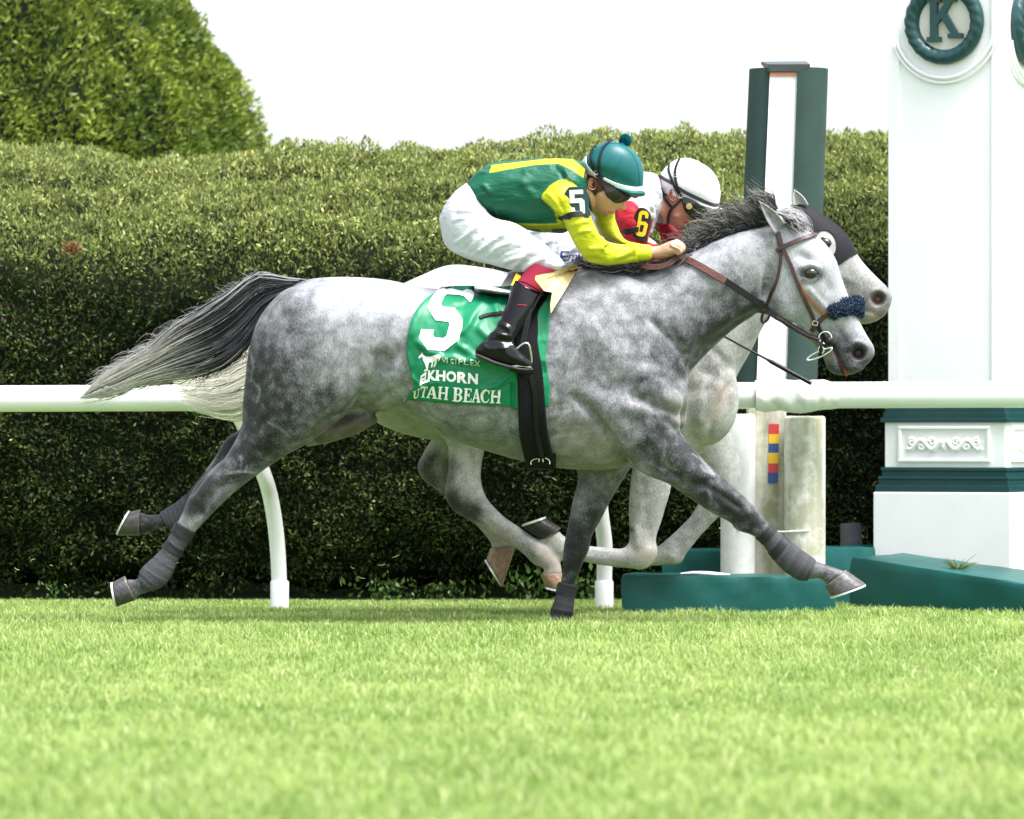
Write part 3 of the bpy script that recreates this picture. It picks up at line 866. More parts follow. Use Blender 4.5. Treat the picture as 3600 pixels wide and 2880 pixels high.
for face in (0, 1):
    # raised stiles, leaving a long recessed panel under the arc moulding
    mb = MB(); fbox(mb, .008, .06, zd(850), 3.5, -.012, .002); fbox(mb, W - .06, W - .008, zd(850), 3.5, -.012, .002); face_obj('stile', mb, m_pw, pil, face)
    for (r0, d) in ((.232, .012), (.252, .006)):
        arc = [(W / 2 + math.cos(a) * r0, d, zm + math.sin(a) * r0 * 1.02 - .004) for a in np.linspace(R(200), R(340), 26)]
        v, f = tube(arc, .008 if d > .01 else .006, 8, ref=(0, 1, 0)); mb = MB().add(v, f); face_obj('arc_moulding', mb, m_pw, pil, face, True)
    # medallion
    n = 64; V = []; F = []
    ringp = [(.985, .0), (1.0, .012), (.97, .03), (.90, .042), (.80, .042), (.70, .03), (.655, .014), (.64, .0)]
    for (rr, d) in ringp:
        for j in range(n):
            a = 2 * math.pi * j / n; wv = .006 * math.sin(a * 22 + rr * 16) * (0.4 if rr in (.985, .64) else 1)
            V.append((W / 2 + math.cos(a) * rad * (rr + wv * .6), max(0, d + (wv if d > .01 else 0)), zm + math.sin(a) * rad * (rr + wv * .6)))
    m = len(ringp); F = [(i * n + j, i * n + (j + 1) % n, (i + 1) * n + (j + 1) % n, (i + 1) * n + j) for i in range(m - 1) for j in range(n)]
    med = face_obj('wreath', MB().add(V, F), m_pg, pil, face, True)
    V = [(W / 2 + math.cos(2 * math.pi * j / n) * rad * .66, .004, zm + math.sin(2 * math.pi * j / n) * rad * .66) for j in range(n)]
    face_obj('medallion_disc', MB().add(V, [tuple(range(n))]), simple('cream_paint', (.66, .66, .60), .6, .3, .05, 20), med, face)
    # the letter, slab serifs, dark face on a grey edge
    KP = [[(-.075, -.095), (-.012, -.095), (-.012, -.075), (-.028, -.075), (-.028, -.02), (-.008, .005), (.035, -.062), (.022, -.062), (.022, -.082), (.088, -.082), (.088, -.062), (.068, -.062), (.012, .03), (.04, .075), (.06, .075), (.06, .095), (-.002, .095), (-.002, .075), (.01, .075), (-.028, .02), (-.028, .075), (-.012, .075), (-.012, .095), (-.075, .095), (-.075, .075), (-.06, .075), (-.06, -.075), (-.075, -.075)]]
    def kmesh(sc, d0, d1, ox=0, oz=0):
        v2, f2 = flat_poly([np.array(KP[0]) * 100], 3.0); v2 = v2 / 100 * sc; k = len(v2)
        a = np.stack((W / 2 + v2[:, 0] + ox, np.full(k, d1), zm + .012 + v2[:, 1] + oz), 1); b = a.copy(); b[:, 1] = d0
        cnt = {(i, j) for t in f2 for i, j in zip(t, t[1:] + t[:1])}
        F = [list(t) for t in f2] + [[i + k for i in reversed(t)] for t in f2] + [[j, i, i + k, j + k] for (i, j) in cnt if (j, i) not in cnt]
        return np.vstack((a, b)), F
    v, f = kmesh(1.0, .004, .03); face_obj('letter', MB().add(v, f), m_pg, med, face)
    # lower block panel frame and scroll relief
    za, zb = zd(973), zd(897)
    mb = MB()
    fbox(mb, .06, W - .06, zb - .014, zb, .004, .02); fbox(mb, .06, W - .06, za, za + .014, .004, .02)
    fbox(mb, .06, .075, za + .0145, zb - .0145, .004, .019); fbox(mb, W - .075, W - .06, za + .0145, zb - .0145, .004, .019)
    face_obj('panel_frame', mb, m_pw, pil, face)
    zc_ = (za + zb) / 2 - .003
    mb = MB()
    for sgn in (-1, 1):
        wv = [(W / 2 + sgn * (.012 + .16 * t), .012, zc_ + .020 * math.sin(t * 9.5 + 2.2)) for t in np.linspace(0, 1, 34)]
        v, f = tube(wv, np.linspace(.014, .010, 34), 8); mb.add(v, f)
        for (cx, cz, r0, ph) in ((.055, .012, .017, 0), (.105, -.008, .016, 2), (.15, .010, .018, 1)):
            sp = [(W / 2 + sgn * (cx + math.cos(a + ph) * r0 * (1 - a / 11)), .013, zc_ + cz + math.sin(a + ph) * r0 * (1 - a / 11)) for a in np.linspace(0, 8, 26)]
            v, f = tube(sp, .0085, 7); mb.add(v, f)
    v, f = ellipsoid((W / 2, .010, zc_ - .012), (.016, .01, .016), 12, 8); mb.add(v, f)
    face_obj('scroll_relief', mb, m_pw, pil, face, True)
# grass tuft growing on the pad by the pillar
g = np.random.default_rng(9); n = 46
tc_ = P(*cF(1740, 1360), 1.50)
az = g.random(n) * 2 * math.pi; ln = .04 + .06 * g.random(n); L = []
for i in range(n):
    d = np.array((math.cos(az[i]) * ln[i] * (.5 + g.random()), math.sin(az[i]) * .02, ln[i] * (.3 + .7 * g.random())))
    L.append([tc_ + d * t + np.array((0, 0, -.02 * t * t)) for t in np.linspace(0, 1, 5)])
v, q, c = hair_mesh(L, .0022, .0005, np.tile((.20, .26, .07), (n, 5, 1)) * (.5 + g.random((n, 1, 1))))
tag(obj('grass_tuft', v, q, m_weed, None, True, {'col': c}), 'small dry grass tuft between the green pad and the white pillar', 'grass tuft')

# ================================================================== HORSES
def coat_mat(name, dark, light, dap=1.0, warm=(1, 1, 1)):
    m, nt, b = new_mat(name)
    a = nd(nt, 'ShaderNodeAttribute', attribute_name='coat')
    sep = nd(nt, 'ShaderNodeSeparateColor'); nt.links.new(a.outputs['Color'], sep.inputs[0])
    tc = nd(nt, 'ShaderNodeTexCoord')
    # warped coordinates for irregular dapples
    nw = nd(nt, 'ShaderNodeTexNoise', Scale=9.0, Detail=3.0); nt.links.new(tc.outputs['Object'], nw.inputs['Vector'])
    vm = nd(nt, 'ShaderNodeVectorMath', operation='SCALE'); vm.inputs['Scale'].default_value = .09; nt.links.new(nw.outputs['Color'], vm.inputs[0])
    va = nd(nt, 'ShaderNodeVectorMath', operation='ADD'); nt.links.new(tc.outputs['Object'], va.inputs[0]); nt.links.new(vm.outputs[0], va.inputs[1])
    vo = nd(nt, 'ShaderNodeTexVoronoi', feature='SMOOTH_F1', Scale=23.0); vo.inputs['Smoothness'].default_value = .6; nt.links.new(va.outputs[0], vo.inputs['Vector'])
    n2 = nd(nt, 'ShaderNodeTexNoise', Scale=14.0, Detail=8.0, Roughness=.74); nt.links.new(va.outputs[0], n2.inputs['Vector'])
    mpn = nd(nt, 'ShaderNodeMapping'); mpn.inputs['Scale'].default_value = (130, 130, 60); mpn.inputs['Rotation'].default_value = (0, .5, 0); nt.links.new(tc.outputs['Object'], mpn.inputs[0])
    n3 = nd(nt, 'ShaderNodeTexNoise', Scale=1.6, Detail=4.0, Roughness=.75); nt.links.new(mpn.outputs[0], n3.inputs['Vector'])
    def mth(op, x, y):
        q = nd(nt, 'ShaderNodeMath', operation=op)
        for i, w in enumerate((x, y)):
            if isinstance(w, (int, float)): q.inputs[i].default_value = w
            else: nt.links.new(w, q.inputs[i])
        return q.outputs[0]
    d1 = mth('MULTIPLY', mth('SUBTRACT', .40, vo.outputs['Distance']), .30 * dap)
    d2 = mth('MULTIPLY', mth('SUBTRACT', n2.outputs['Fac'], .5), .62 * dap)
    d3 = mth('MULTIPLY', mth('SUBTRACT', n3.outputs['Fac'], .5), .95)
    dd = mth('MULTIPLY', mth('ADD', d1, d2), sep.outputs['Green'])
    L = mth('ADD', mth('ADD', sep.outputs['Red'], dd), d3)
    col = ramp(nt, L, [(0.0, (.005, .005, .006)), (.22, dark), (.5, tuple((x * .55 + y * .45) * .9 for x, y in zip(dark, light))), (.8, light), (1.0, tuple(min(.86, c * 1.2) for c in light))])
    pk = nd(nt, 'ShaderNodeMix', data_type='RGBA'); nt.links.new(sep.outputs['Blue'], pk.inputs[0]); nt.links.new(col, pk.inputs[6]); pk.inputs[7].default_value = (.42, .33, .24, 1)
    nt.links.new(pk.outputs[2], b.inputs['Base Color'])
    b.inputs['Roughness'].default_value = .52; b.inputs['Specular IOR Level'].default_value = .28; b.inputs['Sheen Weight'].default_value = .12
    bp = nd(nt, 'ShaderNodeBump', Strength=.18, Distance=.004); nt.links.new(n3.outputs['Fac'], bp.inputs['Height']); nt.links.new(bp.outputs[0], b.inputs['Normal'])
    return m
m_coat1 = coat_mat('dapple_grey_coat', (.026, .027, .030), (.315, .325, .345), 1.15)
m_coat2 = coat_mat('pale_grey_coat', (.045, .045, .045), (.42, .42, .41), .9)
m_hair = attr_mat('horse_hair', rough=.42, spec=.35, var=.25, scale=90)
m_eye = simple('horse_eye', (.012, .008, .006), .06, .6, .1, 20, coat=.5)
m_dark_skin = simple('dark_skin', (.035, .033, .034), .5, .35, .2, 30, bump=.2)
m_nostril = simple('nostril_lining', (.045, .012, .013), .5, .3, .6, 60)
m_lip = simple('red_lip', (.24, .04, .04), .3, .5, .25, 60, bump=.2, bscale=120)
m_hoof = attr_mat('hoof_horn', rough=.4, spec=.4, var=.35, scale=60, bump=.25, bscale=70, stretch=(1, 1, 1))
m_shoe = simple('aluminium_shoe', (.75, .75, .74), .35, .5, .05, 30, metal=.4)

def paint(px, base, blobs, key=0):
    """blobs: (points px, radius px, value, strength)"""
    L = np.full(len(px), base, float)
    for pts, r, val, st in blobs:
        w = st * np.exp(-(seg_dist(px, pts) / r) ** 2)
        L = L * (1 - w) + val * w
    return L

def hoof(parent, Yc, coronet, toe_edge, hw, sole_w=.006, colr=(.10, .09, .085), tan=0.5):
    """coronet: two px points (front, heel) of the hairline; toe_edge: two px points (toe, heel) of the bearing edge"""
    (a, b), (c, d) = coronet, toe_edge
    L = lambda p, q, t: (p[0] * (1 - t) + q[0] * t, p[1] * (1 - t) + q[1] * t)
    st = [(L(a, c, -.10), L(b, d, -.10), 0, hw * .74), (a, b, 0, hw * .82), (L(a, c, .35), L(b, d, .35), 0, hw * .93), (L(a, c, .7), L(b, d, .7), 0, hw), (c, d, 0, hw * 1.04)]
    v, f = loft(st, Yc, 22, 2.2, 4)
    k = len(v) // 22; t = np.repeat(np.linspace(0, 1, k), 22)
    c0 = np.array((.15, .13, .10)); c1 = np.array(colr)
    w = np.clip(t * 5 - .2, 0, 1)[:, None]; col = c0 * (1 - w) + c1 * w
    h = obj('hoof', v, f, m_hoof, parent, True, {'col': col})
    # shoe: thin plate under the bearing edge
    ax = np.array(L(a, c, 1.0)) - np.array(a); ax = ax / (np.linalg.norm(ax) + 1e-9); th = 7.0
    e = np.array(d, float) - np.array(c, float); n2 = np.array((-e[1], e[0]), float); n2 /= np.linalg.norm(n2); 
    if n2 @ ax < 0: n2 = -n2
    c2, d2 = np.array(c) + n2 * th * .4, np.array(d) + n2 * th * .4
    v, f = loft([(tuple(c2 - e * .01), tuple(d2 + e * .0), 0, hw * 1.03), (tuple(c2 + n2 * th), tuple(d2 + n2 * th), 0, hw * 1.03)], Yc, 22, 2.2, 1)
    obj('shoe', v, f, m_shoe, h)
    return h

def ear(parent, Yb, base1, base2, tip, bulge_px, mat, cols, depth=.022, open_side=-1):
    """cupped ear: outer edge base1->tip, inner edge base2->tip"""
    n, m = 14, 9; V = []
    b1, b2, tp = map(np.array, (base1, base2, tip)); b1 = b1.astype(float); b2 = b2.astype(float)
    for i in range(n):
        t = i / (n - 1); wd = (1 - t ** 1.7)
        e1 = b1 * (1 - t) + tp * t + np.array(bulge_px) * math.sin(math.pi * t) * -.5; e2 = b2 * (1 - t) + tp * t + np.array(bulge_px) * math.sin(math.pi * t) * .8
        for j in range(m):
            s = j / (m - 1); p = e1 * (1 - s) + e2 * s
            V.append(P(p[0], p[1], Yb - open_side * depth * math.sin(math.pi * s) * (wd + .12)))
    V = np.array(V); k = len(V)
    idx = np.arange(k).reshape(n, m); q = np.stack((idx[:-1, :-1], idx[:-1, 1:], idx[1:, 1:], idx[1:, :-1]), -1).reshape(-1, 4)
    sk = Skin(V, q); nn = sk.normals()
    V2 = V + nn * .004; q2 = q[:, ::-1] + k
    edge = []
    bd = list(idx[0]) + list(idx[1:, -1]) + list(idx[-1, -2::-1]) + list(idx[-2:0:-1, 0])
    for a, b in zip(bd, bd[1:] + bd[:1]): edge.append((b, a, a + k, b + k))
    Q = np.vstack((q, q2, np.array(edge)))
    return obj('ear', np.vstack((V, V2)), Q, mat, parent, True, {'coat': np.tile(cols, (2 * k, 1))})

# ------------------------------------------------------------------ near horse
H1Y = 0.0
horse1 = thing('horse', P(1700, 2198, 0) * np.array((1, 1, 0)), 'dapple grey racehorse number five galloping nearest the camera', 'horse', 'racehorses')
torso1 = [(cC(1290, 190), cC(1230, 640), 0, .10), (cC(1380, 158), cC(1370, 900), 0, .19), (cC(1520, 138), cC(1520, 1000), 0, .235), (cC(1700, 136), cC(1720, 990), 0, .255), (cC(1900, 150), cC(1890, 985), 0, .26),
          (cC(2080, 186), cC(2060, 1010), 0, .268), ((1540, 1016), (1550, 1532), 0, .28), ((1700, 1018), (1702, 1584), 0, .29), ((1850, 1004), (1839, 1623), 0, .29), ((1970, 962), (1950, 1645), 0, .272),
          ((2080, 938), (2079, 1653), 0, .25), ((2190, 955), (2195, 1642), 0, .228), ((2280, 948), (2320, 1595), 0, .20), ((2360, 915), (2408, 1495), 0, .172), ((2430, 884), (2410, 1400), 0, .152),
          ((2500, 852), (2419, 1325), 0, .132), ((2560, 830), (2449, 1282), 0, .118), ((2620, 810), (2494, 1237), 0, .107), ((2680, 794), (2534, 1199), 0, .098), ((2722, 780), (2592, 1150), 0, .09), ((2748, 770), (2655, 1108), 0, .08)]
head1 = [(cB(1060, 345), cB(930, 640), 0, .055), (cB(1180, 350), cB(925, 900), 0, .075), (cB(1310, 415), cB(930, 1090), 0, .088), (cB(1430, 505), cB(1040, 1165), 0, .097), (cB(1528, 645), cB(1130, 1215), 0, .094),
         (cB(1575, 790), cB(1215, 1280), 0, .078), (cB(1630, 940), cB(1290, 1335), 0, .064), (cB(1690, 1085), cB(1350, 1395), 0, .055), (cB(1748, 1210), cB(1425, 1480), 0, .052), (cB(1805, 1310), cB(1447, 1555), 0, .055),
         (cB(1855, 1395), cB(1490, 1605), 0, .055), (cB(1852, 1465), cB(1590, 1630), 0, .048), (cB(1800, 1530), cB(1690, 1618), 0, .034)]
thigh1 = [(cC(1380, 180), cC(1880, 230), -.10, .10), (cC(1235, 232), cC(1900, 300), -.115, .125), (cC(1092, 400), cC(1890, 440), -.135, .142), (cC(1030, 600), cC(1830, 660), -.145, .145), (cC(1006, 800), cC(1770, 860), -.145, .135),
          (cC(990, 960), cC(1640, 1010), -.14, .118), (cC(985, 1080), cC(1420, 1170), -.135, .095), (cG(1190, 240), cG(1680, 245), -.135, .074), (cG(1090, 330), cG(1500, 370), -.14, .062), (cG(980, 430), cG(1330, 495), -.145, .052),
          (cG(885, 560), cG(1215, 590), -.15, .046), (cG(840, 680), cG(1090, 715), -.15, .040), (cG(785, 790), cG(960, 850), -.15, .033), (cG(718, 935), cG(835, 1005), -.15, .026), (cG(640, 1050), cG(770, 1115), -.15, .027),
          (cG(545, 1145), cG(725, 1225), -.15, .034), (cG(470, 1215), cG(660, 1320), -.15, .038), (cG(440, 1285), cG(540, 1390), -.15, .033), (cG(395, 1290), cG(460, 1420), -.15, .030), (cG(340, 1275), cG(400, 1470), -.15, .032)]
thigh1f = [(cC(1380, 190), cC(1880, 240), .10, .10), (cC(1250, 250), cC(1900, 310), .115, .125), (cC(1110, 420), cC(1890, 450), .135, .142), (cC(1050, 620), cC(1830, 670), .145, .145), (cC(1020, 800), cC(1740, 880), .145, .13),
           (cC(1000, 940), cC(1500, 1060), .14, .105), (cG(1310, 10), cG(1700, 190), .135, .085), (cG(1190, 95), cG(1480, 300), .135, .065), (cG(1095, 245), cG(1320, 395), .14, .052), (cG(1005, 375), cG(1190, 510), .14, .044),
           (cG(905, 500), cG(1070, 640), .14, .038), (cG(835, 595), cG(960, 740), .14, .032), (cG(765, 650), cG(850, 800), .14, .028), (cG(700, 690), cG(760, 850), .14, .033), (cG(630, 735), cG(690, 850), .14, .035),
           (cG(560, 745), cG(600, 870), .14, .029), (cG(500, 735), cG(520, 900), .14, .03), (cG(450, 705), cG(450, 915), .14, .032)]
fore1 = [(cK(1180, 560), cK(180, 740), -.13, .09), (cK(1335, 850), cK(360, 960), -.135, .105), (cK(1330, 1060), cK(560, 1130), -.135, .10), (cK(1340, 1140), cK(700, 1290), -.135, .088), (cK(1430, 1260), cK(860, 1440), -.135, .075), (cK(1540, 1380), cK(1010, 1530), -.135, .066),
         (cK(1700, 1550), cK(1200, 1610), -.135, .058), (cF(10, 525), cF(-60, 830), -.135, .052), (cF(140, 665), cF(60, 915), -.13, .047), (cF(270, 785), cF(190, 1000), -.13, .044), (cF(390, 890), cF(290, 1050), -.13, .044), (cF(470, 975), cF(355, 1105), -.13, .044),
         (cF(530, 1045), cF(430, 1130), -.13, .037), (cF(590, 1115), cF(510, 1185), -.13, .029), (cF(665, 1175), cF(575, 1275), -.13, .028), (cF(745, 1235), cF(645, 1350), -.13, .032), (cF(820, 1290), cF(725, 1405), -.13, .037), (cF(880, 1310), cF(805, 1415), -.13, .031),
         (cF(960, 1340), cF(870, 1410), -.13, .029), (cF(1030, 1362), cF(905, 1450), -.13, .034)]
fore1f = [(cK(300, 1200), cK(900, 1150), .12, .08), (cD(1110, 190), cD(1440, 170), .12, .075), (cD(1125, 290), cD(1370, 290), .12, .062), (cD(1100, 390), cD(1305, 400), .12, .054), (cD(1082, 480), cD(1255, 500), .12, .047), (cD(1065, 570), cD(1205, 590), .12, .043),
          (cD(1050, 640), cD(1190, 660), .12, .042), (cD(1045, 710), cD(1165, 720), .12, .038), (cD(1042, 780), cD(1135, 790), .12, .028), (cD(1030, 850), cD(1112, 860), .12, .026), (cD(1012, 920), cD(1102, 930), .12, .029), (cD(992, 985), cD(1092, 1000), .12, .034), (cD(985, 1035), cD(1075, 1050), .12, .030), (cD(985, 1075), cD(1060, 1090), .12, .030)]
sheath = [(cC(1350, 1060), cC(1400, 1205), .02, .07), (cC(1550, 1000), cC(1560, 1175), .0, .085), (cC(1700, 960), cC(1730, 1120), -.0, .08), (cC(1800, 950), cC(1855, 1045), .0, .05)]
parts = [loft(torso1, H1Y, 34, 2.25, 5), loft(head1, H1Y, 26, 2.4, 5), loft(thigh1, H1Y, 26, 2.15, 5), loft(thigh1f, H1Y, 26, 2.15, 5), loft(fore1, H1Y, 26, 2.15, 5), loft(fore1f, H1Y, 24, 2.15, 5), loft(sheath, H1Y, 20, 2.1, 4)]
# nose and jaw roundings, shoulder and withers masses
parts.append(ellipsoid(P(*cB(1130, 960), -.055), (.075, .035, .10), 18, 12))
parts.append(ellipsoid(P(*cB(1130, 960), .055), (.075, .035, .10), 18, 12))
parts.append(ellipsoid(P(2260, 1180, -.10), (.13, .10, .26), 20, 14, Matrix.Rotation(R(-28), 3, 'Y')))
parts.append(ellipsoid(P(2260, 1180, .10), (.13, .10, .26), 20, 14, Matrix.Rotation(R(-28), 3, 'Y')))
parts.append(ellipsoid(P(*cB(925, 1030), 0), (.045, .06, .04), 16, 10))
parts.append(ellipsoid(P(*cB(1325, 745), -.068), (.042, .030, .032), 14, 10))
parts.append(ellipsoid(P(*cB(1715, 1430), -.030), (.036, .030, .038), 14, 10))
sk1 = fuse(parts, .0072, 6, .25)
rel = [ # muscle relief of the near side
    (cK((900, 800), (1100, 880), (1330, 960)), 20, -.012), (cK((560, 840), (700, 900), (950, 860)), 40, .008), (cK((1200, 1020), (1330, 1130)), 16, -.008),
    (cK((330, 800), (480, 930), (620, 1100), (760, 1330), (840, 1440)), 16, -.012), (cK((600, 960), (800, 1230)), 45, .007), (cK((1000, 620), (1250, 780)), 50, .010),
    (cK((1060, 80), (1200, 220), (1350, 400), (1400, 520)), 13, -.007), (cK((1260, 170), (1380, 380)), 12, -.004), (cK((480, 160), (800, 480), (1050, 640)), 45, .006),
    (cK((120, 880), (300, 860)), 7, -.002), (cK((120, 930), (320, 900)), 7, -.002), (cK((110, 1160), (330, 1130)), 8, -.003),
    (cK((880, 1490), (1150, 1560), (1500, 1700)), 14, .004), (cK((1050, 1180), (1350, 1420), (1750, 1710)), 30, .004), (cK((950, 1300), (1300, 1560)), 10, -.004),
    (cB((990, 1050), (700, 1190), (420, 1420)), 22, -.006), (cB((900, 1020), (600, 1130), (300, 1330)), 30, .005), (cB((700, 560), (420, 900), (250, 1100)), 60, .006), (cB((980, 560), (960, 800), (930, 1000)), 20, -.008),
    (cC((1870, 650), (1830, 800), (1720, 950), (1560, 1050)), 28, -.011), (cC((1900, 870), (2050, 820)), 12, -.004), (cC((1150, 400), (1080, 600), (1080, 900), (1130, 1050)), 26, -.004),
    (cC((1250, 620), (1230, 900), (1180, 1120)), 60, .006), (cC((1500, 450), (1480, 800), (1350, 1050)), 90, .008), (cC((1400, 250), (1700, 260)), 90, .004), (cC((1880, 700), (2000, 620)), 40, -.005),
    (cG((1440, 400), (1300, 385), (1180, 400)), 7, .003), (cG((1300, 270), (1320, 330), (1310, 385)), 5, .002), (cG((1130, 250), (980, 430), (900, 560)), 13, -.005), (cG((1180, 330), (1010, 560)), 14, .004), (cG((1180, 480), (1060, 600), (980, 740)), 12, -.005), (cG((930, 620), (900, 700)), 20, .006),
    (cF((420, 1000),), 24, .006), (cF((330, 1080), (460, 1120)), 10, .004), (cF((120, 800), (360, 960)), 10, -.004),
    # head: face crest, cheek edge, eye rim, nostril, mouth
    (cB((1300, 900), (1370, 980), (1440, 1060)), 9, .005), (cB((1250, 860), (1180, 1020), (1220, 1180)), 14, -.003), (cB((1240, 720), (1300, 690), (1380, 720)), 8, .006), (cB((1250, 820), (1330, 835), (1385, 805)), 7, .004), (cB((1230, 620), (1290, 650)), 16, -.006), (cB((1420, 800), (1470, 900)), 18, -.004),
    (cB((1640, 1400), (1680, 1350), (1740, 1350), (1785, 1390)), 7, .006), (cB((1500, 1380), (1550, 1480), (1590, 1600)), 6, -.009), (cB((1560, 1250), (1600, 1340)), 12, -.004), (cB((1520, 1560), (1560, 1600)), 14, .004), (cB((1660, 1560), (1750, 1570)), 12, .004),
]
sk1.carve(rel, amount=2.0)
sk1.smooth(1)
# nostril hollow
px = sk1.px(); n_ = sk1.normals(); nz_c = cB(1722, 1440)
dn = np.hypot((px[:, 0] - nz_c[0]) / 1.05, px[:, 1] - nz_c[1]); near = n_[:, 1] < .2
sk1.v[:, 1] += np.where(near, .046 * np.exp(-(dn / 21) ** 4), 0)
bv1 = sk1.bvh(); px = sk1.px(); nrm = sk1.normals()
b1 = [(cC((1300, 400), (1250, 800)), 150, .42, .9), (cC((1120, 650), (1080, 950)), 75, .20, .95), (cC((1250, 980), (1080, 1120)), 110, .19, .9), (cC((1450, 900), (1550, 1000)), 80, .30, .7), (cC((1600, 250), (2000, 260)), 130, .88, .8), (cC((1750, 550), (1950, 800)), 110, .72, .7), (cC((1500, 600),), 90, .56, .7), (cC((1200, 250), (1100, 400)), 50, .55, .6),
      (cC((1500, 1120), (1800, 1060)), 38, .12, .9), (cG((1500, 150), (1250, 350)), 70, .18, .9), (cG((1000, 480), (900, 640), (950, 700)), 46, .05, .97), (cG((1120, 600), (1090, 680)), 24, .28, .6), (cG((930, 800), (900, 840)), 30, .62, .95), (cG((1230, 80), (1050, 330)), 45, .05, .0), (cG((560, 1360), (430, 1350)), 40, .25, .9),
      (((1500, 1250), (1900, 1400)), 130, .66, .5), (((1600, 1500), (2000, 1600)), 60, .50, .8), (cK((300, 1100), (700, 1350)), 90, .58, .8), (cK((500, 300), (1100, 700)), 150, .48, .85), (cK((200, 100), (800, 100)), 90, .60, .6),
      (cB((850, 1060), (500, 1260), (250, 1500)), 75, .14, .92), (cB((400, 1000), (250, 1250), (150, 1500)), 80, .40, .7), (cB((550, 780), (400, 900)), 60, .44, .6), (cB((700, 560), (300, 720)), 70, .74, .8), (((2080, 1000), (2250, 1030)), 50, .66, .7),
      (cB((1200, 500), (1500, 900), (1650, 1150)), 120, .86, .95), (cB((1100, 900), (1250, 1150)), 90, .74, .9), (cB((1000, 700), (1000, 950)), 40, .66, .7), (cB((1330, 770),), 34, .34, .7), (cB((1262, 775), (1385, 790)), 17, .06, .85), (cB((1400, 950), (1450, 1100)), 40, .68, .6), (cB((1580, 1380), (1720, 1500), (1510, 1560)), 62, .20, .95), (cB((1500, 1380), (1548, 1480), (1605, 1620)), 6, .02, .9), (cB((1820, 1350), (1700, 1180)), 32, .82, .8), (cB((1722, 1440),), 42, .18, .9), (cB((1722, 1442),), 17, .02, .95),
      (cK((1330, 700), (1370, 1000)), 30, .66, .8), (cK((1150, 1200), (1500, 1500)), 90, .28, .9), (cF((0, 650), (250, 880)), 80, .20, .92), (cF((330, 960), (430, 1060)), 48, .07, .95), (cF((830, 1340), (950, 1380)), 40, .34, .9),
      (cD((1200, 330), (1150, 480)), 70, .40, .0)]
Lc = paint(px, .58, b1)
far = nrm[:, 1] > 0
veins = [cG((1305, 255), (1315, 320), (1305, 385)), cG((1440, 398), (1330, 380), (1240, 390), (1180, 405)), cG((1250, 300), (1300, 330)), cG((1360, 330), (1345, 375)), cC((1150, 1050), (1230, 1090), (1300, 1150)), cC((1290, 1100), (1310, 1130), (1360, 1090)), cC((1040, 600), (1060, 700), (1040, 800)), cC((1090, 470), (1140, 420)), cC((1050, 780), (1100, 850), (1080, 930)), cK((1170, 1290), (1180, 1400), (1215, 1450)), cK((1150, 1390), (1190, 1440), (1300, 1500)), cK((1520, 1450), (1560, 1500), (1650, 1530)), cF((150, 840), (180, 900), (170, 940)), cF((60, 620), (120, 660), (200, 760)), cC((1560, 1020), (1700, 980), (1900, 930))]
for vn in veins:
    w = .5 * np.exp(-(seg_dist(px, catmull(vn, 3)) / 4.5) ** 2); Lc = Lc * (1 - w) + .72 * w
# far legs
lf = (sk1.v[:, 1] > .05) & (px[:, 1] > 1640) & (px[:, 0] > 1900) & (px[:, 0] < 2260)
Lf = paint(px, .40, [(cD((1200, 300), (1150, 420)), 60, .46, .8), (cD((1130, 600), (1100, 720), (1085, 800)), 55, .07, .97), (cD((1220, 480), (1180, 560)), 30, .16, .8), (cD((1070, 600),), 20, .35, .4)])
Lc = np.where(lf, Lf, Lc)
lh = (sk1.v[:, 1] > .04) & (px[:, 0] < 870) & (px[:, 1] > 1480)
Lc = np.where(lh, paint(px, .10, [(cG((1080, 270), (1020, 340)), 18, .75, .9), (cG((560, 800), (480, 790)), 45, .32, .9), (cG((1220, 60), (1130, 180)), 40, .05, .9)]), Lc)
Gd = paint(px, 1.0, [(cB((1200, 500), (1500, 900), (1650, 1300)), 160, .25, .95), (cB((1000, 700), (1100, 1000)), 80, .5, .7), (((1600, 1560), (2100, 1620)), 60, .4, .8), (cG((1000, 480), (700, 1100)), 90, .4, .8), (cC((1700, 200), (2050, 240)), 70, .35, .8)])
Bp = paint(px, 0.0, [(cK((300, 1150), (560, 1250)), 60, .30, .8), (cK((1250, 850), (1340, 1000)), 30, .35, .7), (cC((1500, 1120), (1800, 1080)), 40, .25, .8), (cB((1470, 1480),), 16, .6, .7)])
body1 = sk1.build('body', m_coat1, horse1, {'coat': np.stack((Lc, Gd, Bp), 1)})

# pale vein network: stands a little proud of the hind leg and forearm coat
# eye
l, nn_ = hit(bv1, cB(1320, 770))
e = P(*cB(1320, 768), l[1] + .0065); v, f = ellipsoid(e, (.0265, .021, .0205), 20, 14); obj('eye', v, f, m_eye, horse1)
for sgn, yy in ((1, -34), (-1, 30)):
    pts = [cB(1246, 772), cB(1285, 770 + yy * 1.05), cB(1335, 770 + yy * 1.2), cB(1378, 772 + yy * .5), cB(1392, 795)]
    v, f = tube(drape(bv1, resample(catmull(pts, 5), 18), .000)[0], .0026, 8); obj('eyelid', v, f, m_dark_skin, horse1)
ev, ef = ellipsoid(P(*cB(1718, 1444), -.010), (.021, .010, .019), 16, 10); obj('nostril', ev, ef, m_nostril, horse1)
v, f = decal(bv1, [cB((1548, 1468), (1562, 1478), (1600, 1560), (1645, 1612), (1612, 1640), (1584, 1570))], .002, 4, -.04); obj('lip', v, f, m_lip, horse1)
ear(horse1, -.088, cB(1018, 440), cB(1100, 350), cB(881, 160), (10, -8), m_coat1, (.68, .2, .05))
ear(horse1, .05, cB(1010, 270), cB(1060, 310), cB(943, 88), (16, -4), m_coat1, (.55, .2, .1), open_side=-1)
